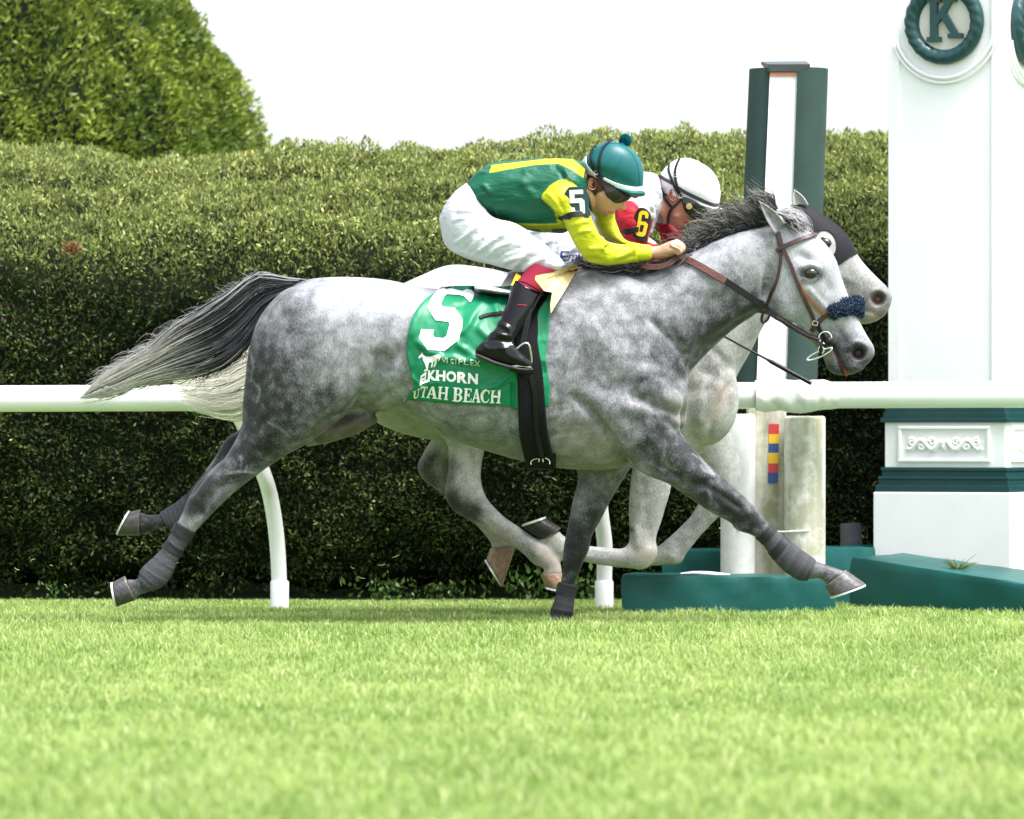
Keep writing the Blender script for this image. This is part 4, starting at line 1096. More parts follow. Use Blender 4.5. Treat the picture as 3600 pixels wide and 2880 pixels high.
# hooves
hoof(horse1, H1Y - .15, (cG(410, 1465), cG(322, 1262)), (cG(275, 1515), cG(236, 1308)), .052, colr=(.045, .043, .045))
hoof(horse1, H1Y + .14, (cG(440, 918), cG(455, 700)), (cG(278, 918), cG(385, 716)), .052, colr=(.075, .07, .065))
hoof(horse1, H1Y - .13, (cF(1040, 1362), cF(900, 1462)), (cF(1152, 1440), cF(930, 1520)), .055, colr=(.085, .08, .082))
hoof(horse1, H1Y + .12, (cD(1075, 1072), cD(985, 1072)), ((2010, 2235), (1925, 2240)), .055)

# tail
def tail(parent, upper, lower, Y, n, r0, cols, seed, ythick=.05, m=12, clump=34, frizz=.07):
    g = np.random.default_rng(seed)
    U = resample(catmull(upper, 6), 60); Lw = resample(catmull(lower, 6), 60)
    cl = g.random(clump); clph = g.random((clump, 3)) * 6.28; cle = .52 + .50 * g.random(clump)
    ci = g.integers(0, clump, n)
    vv = np.clip(cl[ci] + g.normal(0, .045, n), -.03, 1.03)
    t0 = np.abs(g.normal(0, .07, n)); t1 = np.clip(cle[ci] + g.normal(0, .07, n), .3, 1.0)
    s = np.linspace(0, 1, m)[None]; t = t0[:, None] + (t1 - t0)[:, None] * s
    q = np.clip(t, 0, 1) * 59; i0 = np.clip(q.astype(int), 0, 58); fr = (q - i0)[..., None]
    pu = U[i0] * (1 - fr) + U[i0 + 1] * fr; pl = Lw[i0] * (1 - fr) + Lw[i0 + 1] * fr
    wob = .055 * np.sin(6 * t + clph[ci, 0][:, None]) * t + .03 * np.sin(13 * t + clph[ci, 1][:, None]) * t + g.normal(0, .03, (n, 1)) * t ** 2
    w = (vv[:, None] + wob + g.normal(0, .02, (n, 1)) * np.sin(t * 9 + g.random((n, 1)) * 6.28))[..., None]
    pp = pu * (1 - w) + pl * w
    loose = (g.random(n) < frizz)[:, None]; s3 = np.broadcast_to(s, t.shape)
    pp[..., 1] += np.where(loose, (s3 ** 2) * (14 * g.normal(.6, 1, (n, 1))), 0); pp[..., 0] += np.where(loose, (s3 ** 2) * 18 * g.normal(0, 1, (n, 1)), 0)
    yo = (g.normal(0, 1, n) * ythick * .5)[:, None] * (.35 + .65 * np.sin(np.clip(t, 0, 1) * 3.0)) + .02 * np.sin(5 * t + clph[ci, 2][:, None]) * t
    Yv = Y + yo
    k = (CAM_D + Yv) / FPX
    pts = np.stack(((pp[..., 0] - 1800) * k, Yv, CAM_H + (HORZ - pp[..., 1]) * k), -1)
    lt = cols(t, vv[:, None] + 0 * t, g.random((n, 1)) + 0 * t)
    v, qd, c = hair_mesh(pts, r0 * (.6 + .8 * g.random(n)), .0006, lt)
    return obj('tail', v, qd, m_hair, parent, True, {'col': c})
def tail_cols(t, v, r):
    k = np.clip((t - .44) / .30 + .5 * (r - .5) - .25 * np.abs(v - .5), 0, 1)[..., None]
    d = np.array((.030, .031, .036)) * (.5 + 1.6 * r[..., None]); l = np.array((.66, .64, .60)) * (.6 + .5 * r[..., None])
    top = ((v < .12) & (r > .4))[..., None]
    d = np.where(top, np.array((.34, .34, .35)), d)
    wh = (r > .93)[..., None]; d = np.where(wh, np.array((.42, .42, .43)), d)
    return d * (1 - k) + l * k
tail(horse1, cC((1400, 150), (1250, 140), (1080, 115), (900, 250), (720, 360), (560, 455), (400, 600), (230, 690), (90, 775), (-30, 893)), cC((1330, 190), (1230, 270), (1100, 430), (1010, 570), (860, 690), (700, 740), (540, 765), (360, 800), (160, 880), (-40, 898)), -.01, 3600, .0017, tail_cols, 11, .09, clump=90)
def wisps(parent, roots, tips, n, seed, Y, cols, name='tail_wisps'):
    g = np.random.default_rng(seed); Rr = resample(catmull(roots, 6), 80); Tt = resample(catmull(tips, 6), 80); u = g.random(n)
    i0 = (u * 79).astype(int); a = Rr[i0] + g.normal(0, 7, (n, 2)); b = Tt[i0] + g.normal(0, 14, (n, 2)); b = a + (b - a) * (.5 + .7 * g.random((n, 1)))
    d = b - a; pr = np.stack((d[:, 1], -d[:, 0]), 1); s = np.linspace(0, 1, 9)[None, :, None]
    p = a[:, None] + d[:, None] * s + pr[:, None] * (.22 * g.normal(0, 1, (n, 1, 1))) * np.sin(s * 3.14) * .6
    Yv = Y + g.normal(0, .03, (n, 1)) + 0 * s[..., 0]; k = (CAM_D + Yv) / FPX
    pts = np.stack(((p[..., 0] - 1800) * k, Yv, CAM_H + (HORZ - p[..., 1]) * k), -1)
    v, q, c = hair_mesh(pts, .0011, .0004, np.asarray(cols)[None, None] * (.5 + .9 * g.random((n, 1, 1))) * np.ones((1, 9, 1))); return obj(name, v, q, m_hair, parent, True, {'col': c})
wisps(horse1, cC((1180, 300), (1080, 440), (960, 560), (820, 660)), cC((1020, 520), (930, 640), (800, 740), (660, 780)), 420, 71, -.02, (.035, .036, .040))
wisps(horse1, cC((820, 650), (600, 740), (400, 770), (200, 840)), cC((600, 780), (420, 800), (260, 840), (60, 890)), 380, 72, -.02, (.42, .41, .39))
wisps(horse1, cC((1200, 160), (1050, 190), (900, 270), (700, 390), (500, 520)), cC((1040, 110), (960, 190), (800, 300), (570, 430), (380, 590)), 420, 73, -.01, (.30, .30, .31))
wisps(horse1, cC((500, 540), (300, 660), (160, 740)), cC((340, 590), (190, 690), (60, 780)), 200, 74, -.01, (.45, .44, .42))
# mane
def mane(parent, roots, tips, n, seed, Y, r0, cols, curl=.35, lift=20, m=9, yj=.02, clump=40, spread=10):
    """px polylines: strand i runs from roots(u) to tips(u)"""
    g = np.random.default_rng(seed)
    Rr = resample(catmull(roots, 6), 80); Tt = resample(catmull(tips, 6), 80)
    cu = g.random(clump); ci = g.integers(0, clump, n); u = np.clip(cu[ci] + g.normal(0, .02, n), 0, 1)
    cj = g.normal(0, 1, (clump, 2)) * spread * 1.6; cc = g.normal(0, 1, clump); ln = np.minimum(1.06, (.35 + .75 * g.random(clump))[ci] * (.6 + .6 * g.random(n)))
    q = u * 79; i0 = np.clip(q.astype(int), 0, 78); fr = (q - i0)[:, None]
    a = Rr[i0] * (1 - fr) + Rr[i0 + 1] * fr + g.normal(0, 3, (n, 2)); b = Tt[i0] * (1 - fr) + Tt[i0 + 1] * fr + cj[ci] + g.normal(0, spread, (n, 2))
    b = a + (b - a) * ln[:, None]
    d = b - a; pr = np.stack((d[:, 1], -d[:, 0]), 1)
    s = np.linspace(0, 1, m)[None, :, None]
    bend = (curl * (.6 + .9 * cc[ci]) + g.normal(0, .16, n))[:, None, None]
    p = a[:, None] * (1 - s) + b[:, None] * s + pr[:, None] * bend * (np.sin(s * math.pi) * .5) + np.array((0, -lift))[None, None] * np.sin(s * math.pi) * .6
    p += pr[:, None] * (.05 * np.sin(s * 9 + cc[ci][:, None, None] * 3)) * s
    Yv = Y + (g.normal(0, yj, n))[:, None] * (1 + .8 * np.linspace(0, 1, m)[None])
    k = (CAM_D + Yv) / FPX
    pts = np.stack(((p[..., 0] - 1800) * k, Yv, CAM_H + (HORZ - p[..., 1]) * k), -1)
    c3 = cols(np.broadcast_to(np.linspace(0, 1, m)[None], (n, m)), np.broadcast_to(u[:, None], (n, m)), np.broadcast_to(g.random((n, 1)), (n, m)))
    v, qd, c = hair_mesh(pts, r0 * (.6 + .7 * g.random(n)), .0005, c3)
    return obj('mane', v, qd, m_hair, parent, True, {'col': c})
def mane_cols(t, u, r):
    d = np.array((.028, .028, .032)) * (.6 + 1.2 * r[..., None]); l = np.array((.42, .40, .37)) * (.5 + .7 * r[..., None])
    k = np.clip((t - .35) * 1.3 + .9 * (r - .55), 0, 1)[..., None]
    return d * (1 - k) + l * k
def dark_cols(t, u, r): return np.array((.022, .022, .025)) * (.5 + 1.4 * r[..., None]) + np.where((r > .86)[..., None], .16, 0.0) + 0 * t[..., None]
def light_cols(t, u, r): return np.array((.40, .40, .40)) * (.35 + .9 * r[..., None]) + 0 * t[..., None]
crest = cB((240, 640), (330, 590), (500, 515), (700, 450), (880, 405), (990, 360), (1010, 290))
mane(horse1, crest, cB((60, 600), (170, 540), (290, 440), (390, 350), (500, 270), (630, 190), (740, 70)), 2000, 31, .012, .0012, mane_cols, -.30, 14, spread=15, clump=70, yj=.014)
mane(horse1, crest, cB((80, 620), (180, 560), (320, 470), (460, 390), (620, 330), (760, 270), (840, 160)), 1500, 32, -.004, .0016, dark_cols, -.22, 10, spread=10, clump=60, yj=.012)
mane(horse1, cB((1000, 330), (1010, 260), (1030, 215)), cB((850, 200), (840, 120), (900, 90)), 420, 33, 0, .0011, mane_cols, -.35, 4, spread=8)
mane(horse1, cB((1020, 250), (1080, 270), (1130, 330)), cB((1250, 330), (1300, 380), (1290, 450)), 600, 34, -.02, .0012, light_cols, .25, 6, spread=7)
mane(horse1, cB((1100, 320), (1150, 340)), cB((1270, 350), (1290, 430)), 160, 35, -.035, .0014, dark_cols, .2, 3, spread=5)
# mane lying along the neck towards the withers
mane(horse1, cJ((300, 740), (600, 760), (900, 720), (1150, 640), (1420, 530)), cJ((-60, 690), (150, 730), (420, 790), (700, 800), (1050, 690)), 1200, 36, -.02, .0016, dark_cols, -.06, 6, spread=7, yj=.03)
mane(horse1, cJ((40, 700), (250, 760), (480, 800)), cJ((-120, 640), (-20, 690), (150, 760)), 500, 37, -.02, .0016, dark_cols, -.05, 5, spread=5, yj=.03)

# ------------------------------------------------------------------ far horse
H2Y = .86
horse2 = thing('horse', P(2000, 2150, H2Y) * np.array((1, 1, 0)), 'pale grey racehorse in a black hood half hidden behind the dapple grey', 'horse', 'racehorses')
S = lambda *a: a
torso2 = [((1190, 1130), (1235, 1380), 0, .11), ((1290, 1060), (1300, 1470), 0, .20), ((1400, 1005), (1400, 1520), 0, .245), ((1480, 968), (1500, 1545), 0, .26), ((1581, 931), (1600, 1560), 0, .265), ((1700, 940), (1720, 1580), 0, .275), ((1850, 968), (1850, 1605), 0, .285), ((2000, 965), (2000, 1625), 0, .28), ((2100, 940), (2100, 1640), 0, .26),
          ((2230, 940), (2250, 1645), 0, .235), ((2340, 930), (2380, 1630), 0, .20), ((2440, 890), (2475, 1590), 0, .18), ((2510, 850), (2535, 1500), 0, .16), ((2570, 815), (2566, 1400), 0, .14), ((2620, 785), (2590, 1325), 0, .122), ((2680, 755), (2640, 1235), 0, .107), ((2735, 725), (2679, 1156), 0, .096), ((2780, 700), (2725, 1085), 0, .085)]
head2 = [(cB(1150, 180), cB(1060, 560), 0, .055), (cB(1260, 185), cB(1080, 780), 0, .075), (cB(1400, 262), cB(1120, 930), 0, .090), (cB(1555, 378), cB(1190, 1010), 0, .097), (cB(1650, 490), cB(1260, 1050), 0, .092), (cB(1715, 615), cB(1350, 1065), 0, .078), (cB(1795, 715), cB(1440, 1085), 0, .064), (cB(1882, 805), cB(1540, 1120), 0, .055),
         (cB(1965, 885), cB(1660, 1170), 0, .054), (cB(2005, 965), cB(1745, 1200), 0, .053), (cB(1990, 1040), cB(1820, 1190), 0, .045), (cB(1965, 1100), cB(1900, 1160), 0, .03)]
thigh2 = [((1250, 1080), (1650, 1080), -.11, .12), ((1190, 1220), (1700, 1230), -.14, .14), ((1240, 1340), (1720, 1400), -.145, .135), ((1380, 1440), (1720, 1500), -.14, .11), (cD(330, 0), cD(640, 40), -.13, .085), (cD(415, 90), cD(620, 140), -.13, .066), (cD(425, 180), cD(606, 210), -.13, .055), (cD(420, 270), cD(603, 285), -.13, .05), (cD(403, 360), cD(628, 375), -.13, .047),
          (cD(440, 445), cD(680, 440), -.13, .042), (cD(520, 500), cD(735, 490), -.13, .033), (cD(640, 570), cD(815, 545), -.13, .028), (cD(740, 630), cD(880, 590), -.13, .028), (cD(830, 690), cD(955, 640), -.13, .034), (cD(890, 750), cD(1010, 700), -.13, .033), (cD(945, 770), cD(1035, 745), -.13, .029), (cD(925, 810), cD(1045, 800), -.13, .034)]
thigh2f = [((1250, 1080), (1650, 1080), .11, .12), ((1190, 1220), (1700, 1230), .14, .14), ((1260, 1350), (1680, 1400), .145, .13), ((1350, 1430), (1640, 1520), .14, .10), (cD(330, 20), cD(560, 130), .14, .075), (cD(300, 120), cD(470, 200), .14, .055), (cD(258, 205), cD(420, 290), .14, .047), (cD(285, 285), cD(470, 310), .14, .045), (cD(400, 370), cD(520, 350), .14, .036),
           (cD(500, 460), cD(590, 430), .14, .028), (cD(585, 545), cD(670, 500), .14, .028), (cD(640, 610), cD(730, 570), .14, .032), (cD(660, 640), cD(760, 620), .14, .030), (cD(650, 660), cD(790, 655), .14, .034)]
foreX = [((2330, 1430), (2130, 1430), -.12, .08), ((2370, 1560), (2190, 1560), -.12, .075), (cD(1640, 200), cD(1420, 190), -.12, .066), (cD(1632, 330), cD(1408, 320), -.12, .058), (cD(1605, 430), cD(1400, 430), -.12, .05), (cD(1575, 530), cD(1403, 530), -.12, .044), (cD(1550, 610), cD(1405, 610), -.12, .043), (cD(1560, 690), cD(1385, 650), -.12, .043), (cD(1500, 770), cD(1350, 660), -.12, .038), (cD(1390, 768), cD(1290, 652), -.12, .031), (cD(1270, 755), cD(1225, 648), -.12, .028), (cD(1160, 735), cD(1160, 638), -.12, .028), (cD(1080, 730), cD(1090, 620), -.12, .032), (cD(1000, 710), cD(1055, 590), -.12, .034), (cD(950, 640), cD(1040, 585), -.12, .030), (cD(925, 610), cD(1030, 560), -.12, .033)]
foreY = [((2500, 1400), (2300, 1450), .12, .08), ((2570, 1520), (2400, 1600), .12, .072), (cD(2010, 200), cD(1800, 260), .12, .058), (cD(2000, 330), cD(1830, 340), .12, .048), (cD(1960, 420), cD(1810, 390), .12, .043), (cD(1890, 490), cD(1775, 420), .12, .036), (cD(1830, 550), cD(1730, 490), .12, .030), (cD(1770, 620), cD(1660, 560), .12, .028), (cD(1715, 690), cD(1605, 610), .12, .032), (cD(1680, 745), cD(1570, 640), .12, .036), (cD(1600, 752), cD(1545, 650), .12, .032), (cD(1530, 755), cD(1500, 655), .12, .029), (cD(1460, 765), cD(1480, 632), .12, .034)]
parts = [loft(torso2, H2Y, 32, 2.25, 5), loft(head2, H2Y, 26, 2.4, 5), loft(thigh2, H2Y, 24, 2.15, 5), loft(thigh2f, H2Y, 24, 2.15, 5), loft(foreX, H2Y, 22, 2.15, 5), loft(foreY, H2Y, 22, 2.15, 5),
         ellipsoid(P(*cB(1450, 520), H2Y - .062), (.040, .030, .032), 14, 10), ellipsoid(P(*cB(1880, 970), H2Y - .028), (.036, .030, .036), 14, 10), ellipsoid(P(*cK(1560, 800), H2Y - .08), (.14, .10, .20), 18, 12)]
sk2 = fuse(parts, .009, 5, .25)
sk2.carve([(cD((1440, 560), (1450, 640)), 14, .006), (cD((1520, 560), (1520, 640)), 10, -.004), (cD((1260, 690), (1180, 680)), 6, -.004), (cD((1640, 700),), 20, .006), (cD((900, 690),), 18, .006), (cD((640, 420), (760, 520)), 8, -.005), (cD((330, 190), (370, 290)), 14, -.006), (cD((290, 220),), 16, .006), (cD((470, 150), (450, 330)), 9, .005), (cK((1450, 380), (1500, 700), (1480, 1000)), 30, .008), (cK((1560, 560), (1700, 640)), 20, -.006), (cK((1600, 330), (1780, 480), (1800, 640), (1730, 800), (1620, 1040)), 13, -.006), (cK((1800, 700), (1620, 1010), (1590, 1190)), 16, -.010), (cK((1380, 760), (1600, 720)), 20, -.004), (cK((1450, 1180), (1580, 1230)), 14, -.005), (cD((540, 120), (560, 300)), 10, -.004), (cD((520, 420), (860, 660)), 9, -.004), (cD((600, 470), (920, 700)), 8, .003), (cD((1480, 300), (1500, 600)), 10, -.003), (cD((1800, 470), (1640, 690)), 7, -.005),
           (cB((1500, 760), (1600, 800), (1700, 850)), 9, .004), (cB((1800, 960), (1830, 920), (1900, 905), (1960, 950)), 7, .006), (cB((1740, 1080), (1820, 1090), (1900, 1140)), 6, -.006)])
sk2.smooth(1)
px = sk2.px(); n_ = sk2.normals(); nc = cB(1885, 985)
dn = np.hypot(px[:, 0] - nc[0], px[:, 1] - nc[1]); sk2.v[:, 1] += np.where(n_[:, 1] < .2, .046 * np.exp(-(dn / 21) ** 4), 0)
bv2 = sk2.bvh(); px = sk2.px()
L2 = paint(px, .74, [(cK((1500, 350), (1650, 500), (1720, 700)), 70, .52, .75), (cK((1900, 250), (2050, 150)), 50, .5, .7), (cK((1450, 500), (1500, 800)), 60, .60, .5), (cB((1600, 650), (1800, 850)), 70, .66, .8), (cB((1600, 900), (1780, 1060), (1880, 1120)), 70, .38, .85), (cB((1900, 1000),), 50, .24, .92),
                     (cD((330, 180), (280, 230), (340, 310)), 38, .18, .85), (cD((430, 200), (430, 300), (430, 400)), 26, .26, .8), (cD((450, 410), (560, 470)), 40, .07, .92), (cD((500, 320),), 26, .55, .5), (cD((640, 440),), 30, .55, .8), (cD((720, 570), (880, 680)), 40, .50, .7), (cD((1500, 300), (1480, 560)), 60, .62, .6), (cD((1800, 480), (1650, 690)), 40, .50, .6), (cD((1415, 560),), 11, .10, .9), (cD((1380, 705), (1250, 700)), 30, .62, .6)])
B2 = paint(px, 0.02, [(cD((950, 690), (1000, 780)), 40, .55, .8), (cD((680, 600), (740, 640)), 40, .5, .8), (cK((1750, 700), (1640, 1000)), 24, .45, .8), (cK((1480, 1230),), 50, .25, .8), (cB((1850, 1120),), 26, .5, .7), (cD((1500, 700),), 50, .45, .7)])
G2 = paint(px, .8, [(cB((1600, 500), (1900, 900)), 150, .3, .9)])
sk2.build('body', m_coat2, horse2, {'coat': np.stack((L2, G2, B2), 1)})
l, _n = hit(bv2, cB(1440, 520)); v, f = ellipsoid(P(*cB(1440, 515), l[1] + .006), (.027, .020, .021), 18, 12); obj('eye', v, f, m_eye, horse2)
for yy in (-32, 34):
    v, f = tube(drape(bv2, resample(catmull([cB(1398, 495), cB(1415, 500 + yy), cB(1445, 520 + yy), cB(1475, 545 + yy * .4)], 5), 14), .0)[0], .0025, 7); obj('eyelid', v, f, m_dark_skin, horse2)
v, f = ellipsoid(P(*cB(1880, 990), H2Y - .008), (.020, .010, .018), 16, 10); obj('nostril', v, f, simple('nostril_pink', (.16, .035, .035), .4, .4, .3, 40), horse2)
ear(horse2, H2Y - .05, cB(1165, 200), cB(1300, 195), cB(1178, 62), (8, -4), m_coat2, (.75, .1, .05))
hoof(horse2, H2Y - .13, (cD(1045, 800), cD(922, 805)), (cD(1100, 895), cD(950, 862)), .052, colr=(.27, .17, .10))
hoof(horse2, H2Y + .14, (cD(785, 668), cD(650, 662)), (cD(720, 858), cD(632, 715)), .052, colr=(.28, .18, .11))
hoof(horse2, H2Y - .12, (cD(930, 608), cD(1028, 545)), (cD(828, 545), cD(958, 500)), .05, colr=(.035, .033, .033))
hoof(horse2, H2Y + .12, (cD(1455, 765), cD(1480, 632)), (cD(1345, 750), cD(1420, 650)), .05, colr=(.13, .115, .085))
def pale_cols(t, v, r): return np.array((.95, .92, .85)) * (.7 + .7 * r[..., None]) + 0 * t[..., None]
tail(horse2, ((1240, 1100),) + tuple(cC((1300, 500), (1100, 540), (900, 600), (760, 680), (640, 720), (520, 740))), ((1230, 1160),) + tuple(cC((1350, 760), (1150, 900), (1000, 1000), (880, 1010), (780, 990), (640, 960))), H2Y, 1900, .0020, pale_cols, 15, .10, clump=60)
mane(horse2, ((2420, 870), (2560, 800), (2720, 725)), ((2330, 830), (2450, 770), (2600, 700)), 300, 40, H2Y, .003, light_cols, -.2, 8, spread=8)

# hood of the far horse: a fitted cloth laid over the head with an eye opening
m_hood = simple('black_hood_cloth', (.012, .0115, .015), .65, .18, .12, 20, bump=.15, bscale=60)
hood_poly = [cB(1178, 200), cB(1240, 178), cB(1330, 205), cB(1420, 275), cB(1570, 380), cB(1650, 490), cB(1704, 608), cB(1640, 640), cB(1560, 700), cB(1510, 640), cB(1400, 760), cB(1250, 850), cB(1130, 800), cB(1100, 500)]
eye_hole = [(cB(1450 + 98 * math.cos(a) - 12, 525 + 118 * math.sin(a) + 14 * math.cos(a))) for a in np.linspace(0, 2 * math.pi, 28, endpoint=False)]
hood_poly2 = [cB(1178, 200), cB(1240, 172), cB(1330, 200), cB(1425, 272), cB(1575, 378), cB(1655, 488), cB(1709, 606), cB(1640, 640), cB(1548, 706), cB(1430, 800), cB(1250, 850), cB(1130, 800), cB(1100, 500)]
def inset_hit(bvh, p, ctr):
    for k in range(14):
        q = (p[0] + (ctr[0] - p[0]) * .012 * k, p[1] + (ctr[1] - p[1]) * .012 * k); l, n = hit(bvh, q)
        if l is not None: return l, n
    return None, None
v2, f2 = flat_poly([hood_poly2, eye_hole], 5.0)
ctr = cB(1400, 600); L3 = []
for p in v2:
    l, n = inset_hit(bv2, p, ctr)
    L3.append((l if l is not None else P(p[0], p[1], H2Y)) + (n if n is not None else np.array((0, -1, 0))) * .004)
hood = thing('hood', P(*cB(1400, 600), H2Y), 'black cloth racing hood with eye opening on the far pale horse', 'hood')
obj('cloth', L3, f2, m_hood, hood)
v, f = tube(np.vstack([drape(bv2, eye_hole + eye_hole[:1], .004)[0]]), .0022, 6); obj('eye_seam', v, f, m_hood, hood)
# far half of the hood
fv = [np.array((q[0], 2 * H2Y - q[1], q[2])) for q in L3]; obj('far_cloth', fv, [list(reversed(t)) for t in f2], m_hood, hood)

# ================================================================== TACK OF THE NEAR HORSE
m_cloth = simple('green_satin', (.003, .19, .082), .42, .35, .05, 6, bump=.06, bscale=260)
m_print = simple('white_print', (.82, .83, .84), .55, .3, .02, 20)
m_black_leather = simple('black_leather', (.007, .0065, .007), .30, .25, .25, 30, bump=.12, bscale=120)
m_brown_leather = simple('dark_brown_leather', (.042, .020, .015), .38, .4, .3, 40, bump=.15, bscale=140)
m_rein = simple('brown_rubber_rein', (.105, .040, .032), .55, .35, .2, 40, bump=.3, bscale=220)
m_tan = simple('tan_leather', (.22, .085, .03), .45, .4, .2, 30)
m_steel = simple('steel', (.62, .62, .60), .22, .5, .05, 30, metal=1.0)
m_elastic = simple('black_elastic', (.006, .006, .008), .6, .15, .2, 40, bump=.3, bscale=180)

def coons(left, right, top, bottom, nu, nv):
    Lf, Rt = resample(catmull(left, 6), nv), resample(catmull(right, 6), nv); Tp, Bt = resample(catmull(top, 6), nu), resample(catmull(bottom, 6), nu)
    u = np.linspace(0, 1, nu)[None, :, None]; v = np.linspace(0, 1, nv)[:, None, None]
    a = Lf[:, None] * (1 - u) + Rt[:, None] * u; b = Tp[None] * (1 - v) + Bt[None] * v
    c = (1 - u) * (1 - v) * Tp[0] + u * (1 - v) * Tp[-1] + (1 - u) * v * Bt[0] + u * v * Bt[-1]
    return a + b - c
def grid_faces(nv, nu):
    idx = np.arange(nu * nv).reshape(nv, nu); return np.stack((idx[:-1, :-1], idx[:-1, 1:], idx[1:, 1:], idx[1:, :-1]), -1).reshape(-1, 4)
def solidify(v, q, th):
    k = len(v); n = Skin(np.asarray(v, float), q).normals()
    if n[:, 1].mean() > 0: n = -n
    e = {}
    for t in q:
        for i, j in zip(t, np.roll(t, -1)): e[(int(i), int(j))] = 1
    side = [(j, i, i + k, j + k) for (i, j) in e if (j, i) not in e]
    return np.vstack((v, np.asarray(v) - n * th)), np.vstack((q, q[:, ::-1] + k, np.array(side)))

NU, NV = 92, 84
grid = coons(cI((470, 190), (270, 330), (125, 520), (62, 720), (38, 950), (60, 1150), (105, 1330), (118, 1440), (5, 1665)), cI((1900, 215), (1850, 420), (1842, 600), (1822, 800), (1795, 1050), (1828, 1300), (1842, 1450), (1838, 1690)),
             cI((470, 190), (600, 165), (880, 160), (1300, 175), (1900, 215)), cI((5, 1665), (75, 1608), (400, 1635), (800, 1660), (1310, 1685), (1420, 1718), (1500, 1720), (1700, 1695), (1838, 1690)), NU, NV)
flat = grid.reshape(-1, 2)
Lc3 = []; lastY = -.2
zt = {}
for p in flat:
    l, n = hit(bv1, p)
    Lc3.append(l[1] if l is not None else np.nan)
Yg = np.array(Lc3).reshape(NV, NU)
for c in range(NU):
    col_ = Yg[:, c]; ok = ~np.isnan(col_)
    col_[~ok] = np.interp(np.where(~ok)[0], np.where(ok)[0], col_[ok])
for _ in range(10):
    Yg[1:-1, 1:-1] = .5 * Yg[1:-1, 1:-1] + .125 * (Yg[:-2, 1:-1] + Yg[2:, 1:-1] + Yg[1:-1, :-2] + Yg[1:-1, 2:])
fold = np.zeros(NU * NV)
for line, w, d in [(cI((1060, 280), (930, 420), (830, 620), (730, 740)), 15, .014), (cI((1250, 300), (1150, 400), (1180, 500)), 10, .010), (cI((190, 880), (300, 1000), (440, 1020)), 12, .012), (cI((200, 960), (280, 1060)), 8, -.008), (cI((430, 1085), (620, 1070), (760, 1120), (1000, 1085)), 12, .016), (cI((600, 1130), (760, 1165)), 7, -.010),
                   (cI((700, 900), (900, 1060), (1200, 1150)), 14, .010), (cI((730, 880), (760, 900)), 8, -.007), (cI((1380, 1250), (1180, 1420), (1000, 1480)), 10, .012), (cI((1330, 1330), (1220, 1480)), 8, -.008), (cI((1150, 1560), (1330, 1420)), 9, .007), (cI((100, 1340), (230, 1420), (420, 1380)), 10, .010), (cI((60, 1600), (130, 1470), (240, 1440)), 9, .010),
                   (cI((880, 300), (760, 420), (660, 420)), 10, -.008), (cI((300, 320), (170, 500), (110, 760)), 18, .008), (cI((950, 700), (1050, 800)), 14, .010), (cI((850, 240), (980, 300)), 9, -.012), (cI((1700, 400), (1690, 800), (1740, 1100)), 14, .012), (cI((1760, 900), (1760, 1250)), 9, -.008), (cI((240, 1000), (120, 1250)), 12, -.006), (cI((520, 480), (600, 700), (560, 900)), 30, .006), (cI((1370, 1400), (1375, 1720)), 8, -.014), (cI((1330, 1400), (1320, 1680)), 8, .008)]:
    fold += d * np.exp(-(seg_dist(flat, line) / w) ** 2)
fold += .004 * fbm(np.stack((flat[:, 0] * .02, flat[:, 1] * .014, 0 * flat[:, 0]), 1), 400, 3)
vf = np.linspace(0, 1, NV)[:, None]
Yc = Yg - .012 - fold.reshape(NV, NU) * np.clip(vf * 12, .1, 1)
pts = np.array([P(p[0], p[1], y) for p, y in zip(flat, Yc.ravel())]).reshape(NV, NU, 3)
over = []
for k in range(1, 12):   # rows that run over the back to the far side
    row = []
    for c in range(NU):
        a = pts[0, c]; y = a[1] + (0.16 - a[1]) * (k / 11)
        loc, nn, ii, dd = bv1.ray_cast(Vector((a[0], y, 3)), Vector((0, 0, -1)))
        row.append((a[0], y, max(a[2] if k < 3 else 0, (loc.z if loc else a[2]) + .010)))
    over.append(row)
allp = np.concatenate((np.array(over[::-1]), pts), 0)
cq = grid_faces(NV + 11, NU)
cloth1 = thing('saddle_cloth', P(1700, 1440, -.3), 'green saddle cloth with a big white five on the dapple grey horse', 'saddle cloth', 'saddle cloths')
v, q = solidify(allp.reshape(-1, 3), cq, .003); obj('cloth', v, q, m_cloth, cloth1)
bvc = BVHTree.FromPolygons(allp.reshape(-1, 3).tolist(), cq.tolist())
def put(name, polys, parent, mat, bvh=bvc, off=.0032, step=5.0, fallY=-.3):
    L, f = decal(bvh, polys, off, step, fallY); return obj(name, L, f, mat, parent, True)
five = cI((420, 225), (490, 197), (610, 205), (740, 235), (790, 212), (850, 217), (888, 260), (885, 300), (852, 368), (832, 375), (762, 302), (700, 285), (540, 275), (510, 300), (465, 400), (490, 435), (640, 448), (748, 600), (735, 710), (690, 850), (510, 990), (300, 975), (187, 825), (217, 711), (380, 722), (366, 775), (390, 815), (500, 825), (540, 800), (578, 655), (568, 622), (400, 600), (292, 440), (338, 330))
put('numeral', [five], cloth1, m_print)
put('horse_emblem', [cI((183, 1078), (188, 1052), (212, 1030), (216, 1008), (232, 1012), (252, 1036), (285, 1052), (340, 1052), (390, 1036), (440, 1030), (464, 1055), (456, 1085), (440, 1110), (431, 1104), (437, 1070), (425, 1085), (415, 1140), (388, 1190), (372, 1186), (396, 1132), (380, 1108), (358, 1190), (342, 1194), (356, 1130), (320, 1132), (310, 1180), (304, 1232), (254, 1243), (258, 1224), (284, 1210), (268, 1150), (250, 1108), (240, 1072), (215, 1064), (200, 1081))], cloth1, m_print)

